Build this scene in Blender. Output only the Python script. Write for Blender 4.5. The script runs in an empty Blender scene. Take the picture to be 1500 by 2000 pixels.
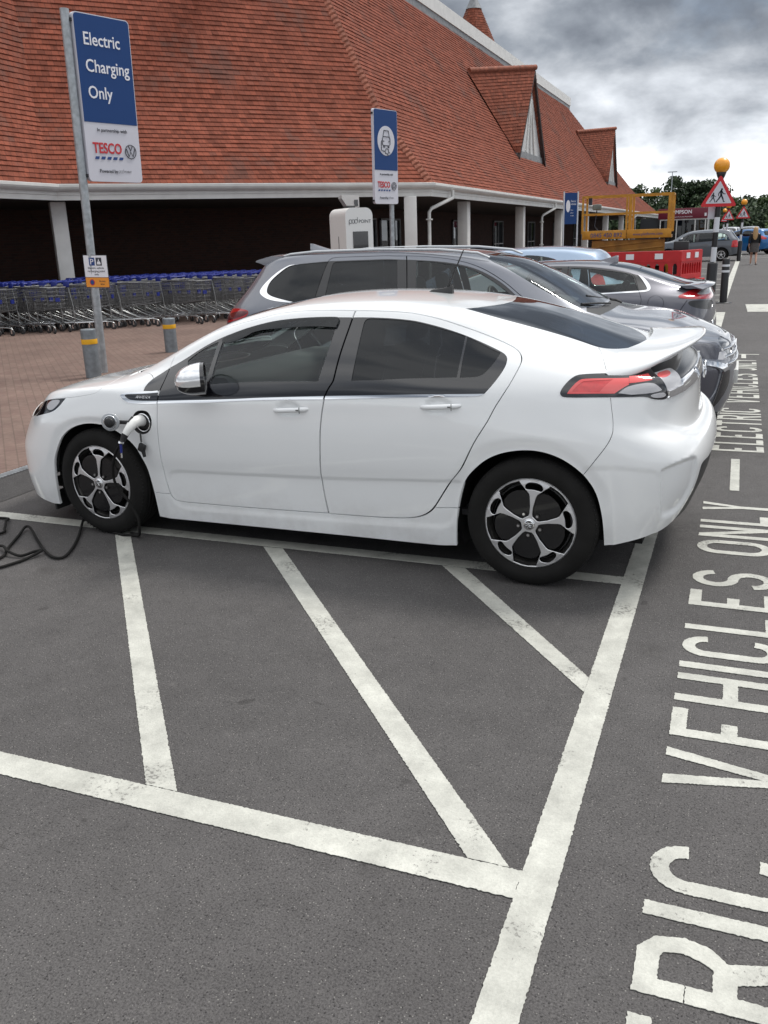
import bpy, bmesh, math, random
import numpy as np
from mathutils import Vector, Matrix, geometry
from mathutils.bvhtree import BVHTree
R = math.radians
scene = bpy.context.scene
COL = scene.collection

# ------------------------------------------------------------------ objects
def tag(o, label=None, cat=None, group=None, kind=None):
    if label: o['label'] = label
    if cat: o['category'] = cat
    if group: o['group'] = group
    if kind: o['kind'] = kind
    return o

def thing(name, loc, label, cat, rz=0.0, group=None):
    o = bpy.data.objects.new(name, None)
    COL.objects.link(o)
    o.empty_display_size = 0.2
    o.location = loc
    o.rotation_euler = (0, 0, rz)
    return tag(o, label, cat, group)

def copy_tree(o, parent=None):
    c = o.copy()
    COL.objects.link(c)
    c.parent = parent
    for ch in list(o.children):
        copy_tree(ch, c)
    return c

class MB:
    """collects faces and links them as ONE mesh object"""
    def __init__(s):
        s.v = []; s.f = []; s.m = []; s.mats = []; s.sm = []
    def mi(s, m):
        if m not in s.mats: s.mats.append(m)
        return s.mats.index(m)
    def add(s, verts, faces, mat=None, smooth=False, M=None):
        b = len(s.v)
        for p in verts:
            s.v.append(tuple(M @ Vector(p)) if M is not None else tuple(p))
        k = s.mi(mat) if mat is not None else 0
        for f in faces:
            s.f.append([b + i for i in f]); s.m.append(k); s.sm.append(smooth)
        return s
    def box(s, a, b, mat=None, M=None, bev=0.0):
        x0, y0, z0 = [min(a[i], b[i]) for i in range(3)]
        x1, y1, z1 = [max(a[i], b[i]) for i in range(3)]
        if bev <= 0:
            v = [(x0,y0,z0),(x1,y0,z0),(x1,y1,z0),(x0,y1,z0),(x0,y0,z1),(x1,y0,z1),(x1,y1,z1),(x0,y1,z1)]
            f = [(0,3,2,1),(4,5,6,7),(0,1,5,4),(1,2,6,5),(2,3,7,6),(3,0,4,7)]
            return s.add(v, f, mat, False, M)
        bm = bmesh.new()
        bmesh.ops.create_cube(bm, size=1)
        for vv in bm.verts:
            vv.co = Vector(((x0+x1)/2 + vv.co.x*(x1-x0), (y0+y1)/2 + vv.co.y*(y1-y0), (z0+z1)/2 + vv.co.z*(z1-z0)))
        bmesh.ops.bevel(bm, geom=bm.edges[:], offset=min(bev, .49*min(x1-x0, y1-y0, z1-z0)), segments=2, affect='EDGES', profile=.5)
        s.bm(bm, mat, True, M)
        return s
    def bm(s, bm, mat=None, smooth=False, M=None):
        bm.verts.ensure_lookup_table(); bm.verts.index_update()
        s.add([v.co.copy() for v in bm.verts], [[v.index for v in f.verts] for f in bm.faces], mat, smooth, M)
        bm.free()
        return s
    def prism(s, poly, d, mat=None, M=None, cap=True, smooth=False):
        """poly in xy, extruded from z=0 to z=d"""
        n = len(poly)
        v = [(p[0], p[1], 0) for p in poly] + [(p[0], p[1], d) for p in poly]
        f = [(i, (i+1) % n, n+(i+1) % n, n+i) for i in range(n)]
        s.add(v, f, mat, smooth, M)
        if cap:
            tris = geometry.tessellate_polygon([[Vector((p[0], p[1], 0)) for p in poly]])
            s.add([(p[0], p[1], 0) for p in poly], [t[::-1] for t in tris], mat, False, M)
            s.add([(p[0], p[1], d) for p in poly], [t for t in tris], mat, False, M)
        return s
    def tube(s, pts, r, mat=None, n=10, M=None, cap=True, smooth=True):
        pts = [Vector(p) for p in pts]
        rs = r if isinstance(r, (list, tuple)) else [r]*len(pts)
        rings = []
        up = None
        for i, p in enumerate(pts):
            a = pts[max(i-1, 0)]; b = pts[min(i+1, len(pts)-1)]
            t = (b-a).normalized()
            if up is None:
                up = Vector((0, 0, 1)) if abs(t.z) < .9 else Vector((1, 0, 0))
            x = up.cross(t)
            if x.length < 1e-4: x = Vector((1, 0, 0)).cross(t)
            x.normalize(); y = t.cross(x); up = y
            rings.append([p + (x*math.cos(2*math.pi*k/n) + y*math.sin(2*math.pi*k/n))*rs[i] for k in range(n)])
        v = [q for ring in rings for q in ring]
        f = []
        for i in range(len(pts)-1):
            for k in range(n):
                f.append((i*n+k, i*n+(k+1) % n, (i+1)*n+(k+1) % n, (i+1)*n+k))
        s.add(v, f, mat, smooth, M)
        if cap:
            s.add(rings[0], [list(range(n))[::-1]], mat, False, M)
            s.add(rings[-1], [list(range(n))], mat, False, M)
        return s
    def lathe(s, prof, mat=None, n=32, M=None, smooth=True, close=False):
        """prof: (r, z) list around z"""
        v = []; f = []
        for (r, z) in prof:
            for k in range(n):
                a = 2*math.pi*k/n
                v.append((r*math.cos(a), r*math.sin(a), z))
        m = len(prof)
        for i in range(m-1 if not close else m):
            j = (i+1) % m
            for k in range(n):
                f.append((i*n+k, i*n+(k+1) % n, j*n+(k+1) % n, j*n+k))
        return s.add(v, f, mat, smooth, M)
    def sheet(s, P, mat=None, smooth=True, M=None):
        """P: grid of points rows x cols"""
        nr, nc = len(P), len(P[0])
        v = [p for row in P for p in row]
        f = [(i*nc+j, i*nc+j+1, (i+1)*nc+j+1, (i+1)*nc+j) for i in range(nr-1) for j in range(nc-1)]
        return s.add(v, f, mat, smooth, M)
    def build(s, name, mat=None, parent=None, weld=False, autosmooth=None):
        me = bpy.data.meshes.new(name)
        me.from_pydata([tuple(p) for p in s.v], [], s.f)
        mats = s.mats if s.mats else []
        if mats:
            for m in mats: me.materials.append(m)
            me.polygons.foreach_set('material_index', s.m)
        elif mat is not None:
            me.materials.append(mat)
        me.polygons.foreach_set('use_smooth', s.sm)
        if weld or autosmooth:
            bm = bmesh.new(); bm.from_mesh(me)
            bmesh.ops.remove_doubles(bm, verts=bm.verts[:], dist=1e-5)
            if autosmooth:
                for e in bm.edges:
                    if len(e.link_faces) == 2 and e.calc_face_angle(0) > R(autosmooth): e.smooth = False
                for ff in bm.faces: ff.smooth = True
            bm.to_mesh(me); bm.free()
        me.update()
        o = bpy.data.objects.new(name, me)
        COL.objects.link(o)
        if parent is not None: o.parent = parent
        return o

def Mx(loc=(0, 0, 0), rx=0, ry=0, rz=0):
    return Matrix.Translation(Vector(loc)) @ Matrix.Rotation(rz, 4, 'Z') @ Matrix.Rotation(ry, 4, 'Y') @ Matrix.Rotation(rx, 4, 'X')

def frame(o, ex, ey, ez):
    m = Matrix.Identity(4)
    for i, e in enumerate((ex, ey, ez)):
        for k in range(3): m[k][i] = e[k]
    for k in range(3): m[k][3] = o[k]
    return m

# ------------------------------------------------------------------ materials
def _n(nt, typ, **kw):
    n = nt.nodes.new(typ)
    for k, v in kw.items(): setattr(n, k, v)
    return n

def mat(name, col, rough=.5, metal=0.0, coat=0.0, spec=None, noise=None, bump=None, emit=None, alpha=None, trans=0.0, ior=None, coat_rough=.03):
    """noise=(scale, amount): mottled colour; bump=(scale, distance)"""
    m = bpy.data.materials.new(name); m.use_nodes = True
    nt = m.node_tree; b = nt.nodes['Principled BSDF']
    b.inputs['Base Color'].default_value = (*col, 1)
    b.inputs['Roughness'].default_value = rough
    b.inputs['Metallic'].default_value = metal
    b.inputs['Coat Weight'].default_value = coat
    b.inputs['Coat Roughness'].default_value = coat_rough
    if spec is not None: b.inputs['Specular IOR Level'].default_value = spec
    if trans: b.inputs['Transmission Weight'].default_value = trans
    if ior: b.inputs['IOR'].default_value = ior
    if alpha is not None: b.inputs['Alpha'].default_value = alpha
    if emit: b.inputs['Emission Color'].default_value = (*emit[0], 1); b.inputs['Emission Strength'].default_value = emit[1]
    tc = None
    if noise or bump:
        tc = _n(nt, 'ShaderNodeTexCoord')
    if noise:
        nz = _n(nt, 'ShaderNodeTexNoise'); nz.inputs['Scale'].default_value = noise[0]; nz.inputs['Detail'].default_value = 5
        nt.links.new(tc.outputs['Object'], nz.inputs['Vector'])
        r = _n(nt, 'ShaderNodeMapRange'); r.inputs['From Min'].default_value = .3; r.inputs['From Max'].default_value = .7
        r.inputs['To Min'].default_value = 1-noise[1]; r.inputs['To Max'].default_value = 1+noise[1]
        nt.links.new(nz.outputs['Fac'], r.inputs['Value'])
        mx = _n(nt, 'ShaderNodeVectorMath', operation='SCALE'); mx.inputs[0].default_value = col
        nt.links.new(r.outputs['Result'], mx.inputs['Scale'])
        nt.links.new(mx.outputs['Vector'], b.inputs['Base Color'])
    if bump:
        nb = _n(nt, 'ShaderNodeTexNoise'); nb.inputs['Scale'].default_value = bump[0]; nb.inputs['Detail'].default_value = 4
        nt.links.new(tc.outputs['Object'], nb.inputs['Vector'])
        bp = _n(nt, 'ShaderNodeBump'); bp.inputs['Distance'].default_value = bump[1]
        nt.links.new(nb.outputs['Fac'], bp.inputs['Height']); nt.links.new(bp.outputs['Normal'], b.inputs['Normal'])
    return m

def glass_mat(name, tint, opacity, rough=.0):
    """window pane: tinted see-through body under a glossy reflection"""
    m = bpy.data.materials.new(name); m.use_nodes = True
    nt = m.node_tree; nt.nodes.clear()
    out = _n(nt, 'ShaderNodeOutputMaterial')
    tr = _n(nt, 'ShaderNodeBsdfTransparent'); tr.inputs['Color'].default_value = (*tint, 1)
    df = _n(nt, 'ShaderNodeBsdfDiffuse'); df.inputs['Color'].default_value = (.006, .007, .008, 1)
    gl = _n(nt, 'ShaderNodeBsdfGlossy'); gl.inputs['Roughness'].default_value = rough
    gl.inputs['Color'].default_value = (.95, .97, 1, 1)
    m1 = _n(nt, 'ShaderNodeMixShader'); m1.inputs['Fac'].default_value = opacity
    nt.links.new(tr.outputs[0], m1.inputs[1]); nt.links.new(df.outputs[0], m1.inputs[2])
    fr = _n(nt, 'ShaderNodeFresnel'); fr.inputs['IOR'].default_value = 1.48
    m2 = _n(nt, 'ShaderNodeMixShader')
    nt.links.new(fr.outputs[0], m2.inputs['Fac']); nt.links.new(m1.outputs[0], m2.inputs[1]); nt.links.new(gl.outputs[0], m2.inputs[2])
    nt.links.new(m2.outputs[0], out.inputs['Surface'])
    return m

M = {}
M['white_paint'] = mat('white_paint', (.86, .875, .88), .30, coat=1.0)
def road_film(m):
    nt = m.node_tree; b = nt.nodes['Principled BSDF']; tc = _n(nt, 'ShaderNodeTexCoord'); sp = _n(nt, 'ShaderNodeSeparateXYZ'); nt.links.new(tc.outputs['Object'], sp.inputs[0])
    r = _n(nt, 'ShaderNodeMapRange'); r.inputs['From Min'].default_value = .15; r.inputs['From Max'].default_value = .46; r.inputs['To Min'].default_value = .32; r.inputs['To Max'].default_value = 0; nt.links.new(sp.outputs['Z'], r.inputs['Value'])
    n = _n(nt, 'ShaderNodeTexNoise'); n.inputs['Scale'].default_value = 5; n.inputs['Detail'].default_value = 7; n.inputs['Roughness'].default_value = .7; nt.links.new(tc.outputs['Object'], n.inputs['Vector'])
    r2 = _n(nt, 'ShaderNodeMapRange'); r2.inputs['From Min'].default_value = .40; r2.inputs['From Max'].default_value = .75; nt.links.new(n.outputs['Fac'], r2.inputs['Value'])
    mu = _n(nt, 'ShaderNodeMath', operation='MULTIPLY'); nt.links.new(r.outputs[0], mu.inputs[0]); nt.links.new(r2.outputs[0], mu.inputs[1])
    mx = _n(nt, 'ShaderNodeMix', data_type='RGBA'); mx.inputs['A'].default_value = b.inputs['Base Color'].default_value; mx.inputs['B'].default_value = (.33, .29, .25, 1)
    nt.links.new(mu.outputs[0], mx.inputs['Factor']); nt.links.new(mx.outputs['Result'], b.inputs['Base Color'])
road_film(M['white_paint'])
M['black_gloss'] = mat('black_gloss', (.007, .007, .010), .12, coat=1.0)
M['black_plastic'] = mat('black_plastic', (.018, .018, .019), .55, bump=(300, .0003))
M['dark_liner'] = mat('dark_liner', (.008, .008, .008), .9)
M['dark_grey'] = mat('dark_grey', (.045, .045, .047), .6)
M['rubber'] = mat('rubber', (.012, .0115, .011), .9, spec=.25, noise=(9, .25), bump=(120, .0006))
M['chrome'] = mat('chrome', (.85, .86, .88), .07, metal=1)
M['alloy'] = mat('alloy', (.66, .66, .67), .38, metal=.7, coat=.6)
M['alloy_black'] = mat('alloy_black', (.006, .006, .007), .25, coat=.35)
M['mirror_shell'] = mat('mirror_shell', (.86, .87, .88), .16, metal=.55, coat=1)
M['charge_flap'] = mat('charge_flap', (.42, .44, .46), .3, coat=.6)
M['steel_dark'] = mat('steel_dark', (.10, .095, .09), .5, metal=.8, noise=(30, .3))
M['galv'] = mat('galvanised_steel', (.40, .43, .45), .45, metal=.55, noise=(14, .22), bump=(60, .0006))
M['glass_side'] = glass_mat('glass_side', (.78, .87, .83), .04)
M['glass_dark'] = glass_mat('glass_dark', (.14, .15, .16), .50)
M['glass_screen'] = glass_mat('glass_screen', (.78, .87, .85), .04)
M['glass_lamp'] = glass_mat('glass_lamp', (.92, .93, .95), .02)
M['white_plastic'] = mat('white_plastic', (.78, .78, .76), .35)
M['red_lens'] = mat('red_lens', (.62, .03, .035), .18, coat=1.0, noise=(40, .15))
M['pink_lens'] = mat('pink_lens', (.75, .085, .085), .14, coat=1.0)
M['clear_lens'] = mat('clear_lens', (.50, .50, .52), .15, coat=1.0, bump=(180, .002))
M['seat_cloth'] = mat('seat_cloth', (.06, .06, .063), .85)
M['cabin_light'] = mat('cabin_light', (.35, .36, .35), .8)
M['plate_yellow'] = mat('plate_yellow', (.75, .50, .02), .4)
M['plate_white'] = mat('plate_white', (.75, .75, .72), .4)
# ------------------------------------------------------------------ smooth body patch: a B-spline net cut into panels
def _ext(P, sym0, sym1, ax):
    """add one phantom row at each end; sym: mirror in y, else linear"""
    P = np.moveaxis(P, ax, 0)
    def ph(a, b, sym):
        if sym:
            q = b.copy(); q[..., 1] *= -1; return q
        return 2*a - b
    P = np.concatenate([ph(P[0], P[1], sym0)[None], P, ph(P[-1], P[-2], sym1)[None]], 0)
    return np.moveaxis(P, 0, ax)

def _fair(P, sym0, sym1, ax, lam):
    E = _ext(P, sym0, sym1, ax)
    E = np.moveaxis(E, ax, 0)
    S = (E[:-2] + 4*E[1:-1] + E[2:])/6
    S = np.moveaxis(S, 0, ax)
    return P + lam*(P - S)

class Patch:
    """net[line][station] -> (x, y, z) with y >= 0 (mirrored to the near side, y < 0, when used).
    line 0 = lower edge, last line = roof centre; station 0 / last = nose / tail centre"""
    def __init__(s, net, lam=.9, nose=True, tail=True):
        P = np.array(net, float)              # V x U x 3
        s.nv, s.nu = P.shape[:2]
        Q = P
        for _ in range(2):
            Q1 = Q
            E = _ext(_ext(Q, nose, tail, 1), False, True, 0)
            S = (E[:, :-2] + 4*E[:, 1:-1] + E[:, 2:])/6
            S = (S[:-2] + 4*S[1:-1] + S[2:])/6
            Q = Q + lam*(P - S)
        s.E = _ext(_ext(Q, nose, tail, 1), False, True, 0)
        # dense grid for ray casts
        a, b = 8, 8
        s.ga = np.linspace(0, s.nu-1, (s.nu-1)*a+1); s.gb = np.linspace(0, s.nv-1, (s.nv-1)*b+1)
        U, V = np.meshgrid(s.ga, s.gb)
        G = s.ev(U.ravel(), V.ravel())
        s.nx = len(s.ga); s.ny = len(s.gb)
        s.G = G
        faces = []
        for j in range(s.ny-1):
            for i in range(s.nx-1):
                q = j*s.nx+i
                faces.append((q, q+1, q+s.nx+1, q+s.nx))
        tri = []
        s.map = []
        for k, (p, q, r, t) in enumerate(faces):
            tri.append((p, q, r)); tri.append((p, r, t))
        s.tri = tri
        # the near side (y < 0) is what gets traced
        H = G.copy(); H[:, 1] *= -1
        s.H = H
        s.bvh = BVHTree.FromPolygons([tuple(p) for p in H], tri)
    def _w(s, t):
        return np.stack([(1-t)**3/6, (3*t**3-6*t**2+4)/6, (-3*t**3+3*t**2+3*t+1)/6, t**3/6])
    dents = ()
    def ev(s, u, v):
        P = s.ev0(u, v)
        if not s.dents: return P
        u = np.asarray(u, float); v = np.asarray(v, float)
        e = 2e-3
        du = s.ev0(np.minimum(u+e, s.nu-1), v) - s.ev0(np.maximum(u-e, 0), v)
        dv = s.ev0(u, np.minimum(v+e, s.nv-1)) - s.ev0(u, np.maximum(v-e, 0))
        n = np.cross(dv, du); L = np.linalg.norm(n, axis=1, keepdims=True); L[L < 1e-12] = 1; n = n/L
        d = np.zeros(len(u))
        for poly, depth, soft, mode in s.dents:
            q = np.array(poly)*[.3, .1]
            x = u*.3; y = v*.1
            near = (x > q[:, 0].min()-.15) & (x < q[:, 0].max()+.15) & (y > q[:, 1].min()-.15) & (y < q[:, 1].max()+.15)
            if not near.any(): continue
            xs, ys = x[near], y[near]
            best = np.full(xs.shape, 9.0)
            A = q; B = np.roll(q, -1, 0)
            for a, b in zip(A, B):
                ab = b-a; L2 = ab@ab
                if L2 < 1e-12: continue
                t = np.clip(((xs-a[0])*ab[0]+(ys-a[1])*ab[1])/L2, 0, 1)
                best = np.minimum(best, np.hypot(xs-a[0]-t*ab[0], ys-a[1]-t*ab[1]))
            ins = inside(q, xs, ys)
            sd = np.where(ins, best, -best)
            if mode == 'in': t = np.clip(sd/soft+.5, 0, 1)
            else: t = np.clip(1+sd/soft, 0, 1)
            d[near] += depth*(t*t*(3-2*t))
        return P + n*d[:, None]
    def ev0(s, u, v):
        u = np.clip(np.asarray(u, float), 0, s.nu-1-1e-9); v = np.clip(np.asarray(v, float), 0, s.nv-1-1e-9)
        i = np.floor(u).astype(int); j = np.floor(v).astype(int)
        wu = s._w(u-i); wv = s._w(v-j)
        out = np.zeros((len(u), 3))
        for a in range(4):
            for b in range(4):
                out += (wu[a]*wv[b])[:, None]*s.E[j+b, i+a]
        return out
    def frame(s, u, v):
        e = 1e-3
        du = s.ev(np.minimum(u+e, s.nu-1), v) - s.ev(np.maximum(u-e, 0), v)
        dv = s.ev(u, np.minimum(v+e, s.nv-1)) - s.ev(u, np.maximum(v-e, 0))
        n = np.cross(dv, du)
        L = np.linalg.norm(n, axis=1, keepdims=True); L[L < 1e-12] = 1
        return n/L
    def cast(s, o, d):
        loc, nor, idx, dist = s.bvh.ray_cast(Vector(o), Vector(d))
        if idx is None:
            loc, nor, idx, dist = s.bvh.find_nearest(Vector(o) + Vector(d)*s.near)
        t = s.tri[idx]
        A, B, Cc = [s.H[k] for k in t]
        # barycentric
        v0 = B-A; v1 = Cc-A; v2 = np.array(loc)-A
        d00 = v0@v0; d01 = v0@v1; d11 = v1@v1; d20 = v2@v0; d21 = v2@v1
        den = d00*d11-d01*d01
        if abs(den) < 1e-18: w1 = w2 = 0
        else: w1 = (d11*d20-d01*d21)/den; w2 = (d00*d21-d01*d20)/den
        def uv(k): return np.array([s.ga[k % s.nx], s.gb[k // s.nx]])
        return uv(t[0])*(1-w1-w2) + uv(t[1])*w1 + uv(t[2])*w2
    near = 3.0
    def side(s, pts):       # (x, z)
        s.near = 4.1
        return [s.cast((x, -5, z), (0, 1, 0)) for x, z in pts]
    def top(s, pts):        # (x, y)
        s.near = 3.8
        return [s.cast((x, y, 5), (0, 0, -1)) for x, y in pts]
    def rear(s, pts):       # (y, z)
        s.near = 4.0
        return [s.cast((8, y, z), (-1, 0, 0)) for y, z in pts]
    def front(s, pts):
        s.near = 7.0
        return [s.cast((-8, y, z), (1, 0, 0)) for y, z in pts]

def chaikin(P, it=3, closed=True):
    """round a polygon; points with a third element are kept sharp"""
    P = [(p[0], p[1], len(p) > 2) for p in P]
    for _ in range(it):
        Q = []; n = len(P)
        for i in range(n):
            p = P[i]
            if p[2]: Q.append(p); continue
            if not closed and i in (0, n-1): Q.append(p); continue
            a = P[i-1]; b = P[(i+1) % n]
            ka = .25 if not a[2] else .5
            kb = .25 if not b[2] else .5
            Q.append((p[0]+(a[0]-p[0])*.25, p[1]+(a[1]-p[1])*.25, False))
            Q.append((p[0]+(b[0]-p[0])*.25, p[1]+(b[1]-p[1])*.25, False))
        P = Q
    return [(p[0], p[1]) for p in P]

def densify(P, d, closed=True):
    out = []; n = len(P)
    for i in range(n if closed else n-1):
        a = P[i]; b = P[(i+1) % n]
        L = math.hypot(b[0]-a[0], b[1]-a[1])
        if L < 1e-5: continue
        k = max(1, int(math.ceil(L/d)))
        for t in range(k): out.append((a[0]+(b[0]-a[0])*t/k, a[1]+(b[1]-a[1])*t/k))
    if not closed: out.append(P[-1])
    return out

def area2(P):
    return sum(P[i-1][0]*P[i][1]-P[i][0]*P[i-1][1] for i in range(len(P)))/2

def offset(P, d):
    """inward offset by d (outward when negative) of a closed polygon"""
    if area2(P) < 0: P = P[::-1]
    n = len(P); out = []
    for i in range(n):
        a = P[i-1]; p = P[i]; b = P[(i+1) % n]
        t1 = (p[0]-a[0], p[1]-a[1]); t2 = (b[0]-p[0], b[1]-p[1])
        l1 = math.hypot(*t1) or 1e-9; l2 = math.hypot(*t2) or 1e-9
        n1 = (-t1[1]/l1, t1[0]/l1); n2 = (-t2[1]/l2, t2[0]/l2)
        m = (n1[0]+n2[0], n1[1]+n2[1]); L = math.hypot(*m)
        if L < .3: m = n2; k = 1
        else:
            m = (m[0]/L, m[1]/L); k = min(1/max(.3, m[0]*n1[0]+m[1]*n1[1]), 2.5)
        out.append((p[0]+m[0]*d*k, p[1]+m[1]*d*k))
    return out

def inside(P, x, y):
    """vectorised point in polygon"""
    P = np.array(P); x = np.asarray(x); y = np.asarray(y)
    c = np.zeros(x.shape, bool)
    xj, yj = P[-1]
    for xi, yi in P:
        if yi != yj:
            m = ((yi > y) != (yj > y)) & (x < (xj-xi)*(y-yi)/(yj-yi)+xi)
            c ^= m
        xj, yj = xi, yi
    return c

def carve(patch, regions, su=.30, sv=.13, gu=10, gv=5, umax=None):
    """regions: ordered list of dicts(name, uv polygon(s)); first match wins, so later = larger.
    returns {name: (uvs, tris)} triangulated on one constrained Delaunay mesh"""
    pts = []; edges = []; 
    def addpoly(uv):
        b = len(pts); n = len(uv)
        for p in uv: pts.append(Vector((float(p[0])*su, float(p[1])*sv)))
        for i in range(n): edges.append((b+i, b+(i+1) % n))
    for r in regions:
        for uv in r['edges']: addpoly(uv)
    NU, NV = patch.nu-1, patch.nv-1
    bu = [(u, 0) for u in np.linspace(0, NU, NU*gu+1)] + [(NU, v) for v in np.linspace(0, NV, NV*gv+1)[1:]] \
        + [(u, NV) for u in np.linspace(NU, 0, NU*gu+1)[1:]] + [(0, v) for v in np.linspace(NV, 0, NV*gv+1)[1:-1]]
    addpoly(bu)
    for i in range(1, NU*gu):
        for j in range(1, NV*gv):
            o = .5/gv if i % 2 else 0
            pts.append(Vector((i/gu*su, min(NV-.05, (j/gv+o*0))*sv)))
    vo, eo, fo, _, _, _ = geometry.delaunay_2d_cdt(pts, edges, [], 0, 1e-6)
    V = np.array([(p.x/su, p.y/sv) for p in vo])
    F = np.array([f for f in fo if len(f) == 3])
    cen = V[F].mean(1)
    # drop slivers
    a = V[F[:, 1]]-V[F[:, 0]]; b = V[F[:, 2]]-V[F[:, 0]]
    ar = np.abs(a[:, 0]*b[:, 1]-a[:, 1]*b[:, 0])
    F = F[ar > 1e-10]; cen = cen[ar > 1e-10]
    ok = (cen[:, 0] > 0) & (cen[:, 0] < NU) & (cen[:, 1] > 0) & (cen[:, 1] < NV)
    F = F[ok]; cen = cen[ok]
    left = np.ones(len(F), bool); res = {}
    for r in regions:
        mk = inside(r['test'], cen[:, 0], cen[:, 1]) & left
        if 'minus' in r: mk &= ~inside(r['minus'], cen[:, 0], cen[:, 1])
        left &= ~mk
        if r['name'] is None: continue
        res.setdefault(r['name'], []).append(F[mk])
    res.setdefault('body', []).append(F[left])
    return V, {k: np.concatenate(v) for k, v in res.items()}

def panel_mesh(name, patch, V, F, mat_, parent, mirror=False, both=False, lift=0.0, skirt=.018):
    """turn a set of uv triangles into a mesh on the near side (y<0), the far side, or both"""
    used = np.unique(F)
    idx = -np.ones(len(V), int); idx[used] = np.arange(len(used))
    f = idx[F]
    u, v = V[used, 0], V[used, 1]
    P = patch.ev(u, v); N = patch.frame(u, v)
    # consistent outward normal
    P = P + N*lift
    sides = [1, -1] if both else ([1] if mirror else [-1])
    verts = []; faces = []; norms = []
    # boundary edges
    ed = {}
    for t in f:
        for a, b in ((t[0], t[1]), (t[1], t[2]), (t[2], t[0])):
            k = (min(a, b), max(a, b))
            if k in ed: ed[k] = None
            else: ed[k] = (a, b)
    bd = [e for e in ed.values() if e is not None]
    bd = [e for e in bd if not ((abs(P[e[0], 1]) < 1e-4) and (abs(P[e[1], 1]) < 1e-4))]
    for sgn in sides:
        S = np.array([1, sgn, 1.0])
        p = P*S; n = N*S
        base = len(verts)
        verts += [tuple(q) for q in p]; norms += [tuple(q) for q in n]
        # orientation check with first faces
        t = f[len(f)//2]
        fn = np.cross(p[t[1]]-p[t[0]], p[t[2]]-p[t[0]])
        flip = (fn @ n[t[0]]) < 0
        for t in f:
            faces.append((base+t[0], base+t[2], base+t[1]) if flip else (base+t[0], base+t[1], base+t[2]))
        if skirt > 0:
            for a, b in bd:
                q0, q1 = p[a], p[b]
                r0, r1 = q0-n[a]*skirt, q1-n[b]*skirt
                e = q1-q0; sn = np.cross(e, n[a]); L = np.linalg.norm(sn)
                if L < 1e-9: continue
                sn = sn/L
                if flip: sn = sn
                k = len(verts)
                verts += [tuple(q0), tuple(q1), tuple(r1), tuple(r0)]
                # mix so the edge reads as slightly rounded
                na = n[a]*.45+sn*.9*(1 if not flip else -1); na /= np.linalg.norm(na)
                norms += [tuple(na)]*2 + [tuple(sn*(1 if not flip else -1))]*2
                faces.append((k, k+1, k+2, k+3) if flip else (k+3, k+2, k+1, k))
    me = bpy.data.meshes.new(name)
    me.from_pydata(verts, [], faces)
    me.materials.append(mat_)
    me.polygons.foreach_set('use_smooth', [True]*len(me.polygons))
    me.update()
    me.normals_split_custom_set_from_vertices(norms)
    o = bpy.data.objects.new(name, me); COL.objects.link(o); o.parent = parent
    return o
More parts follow.
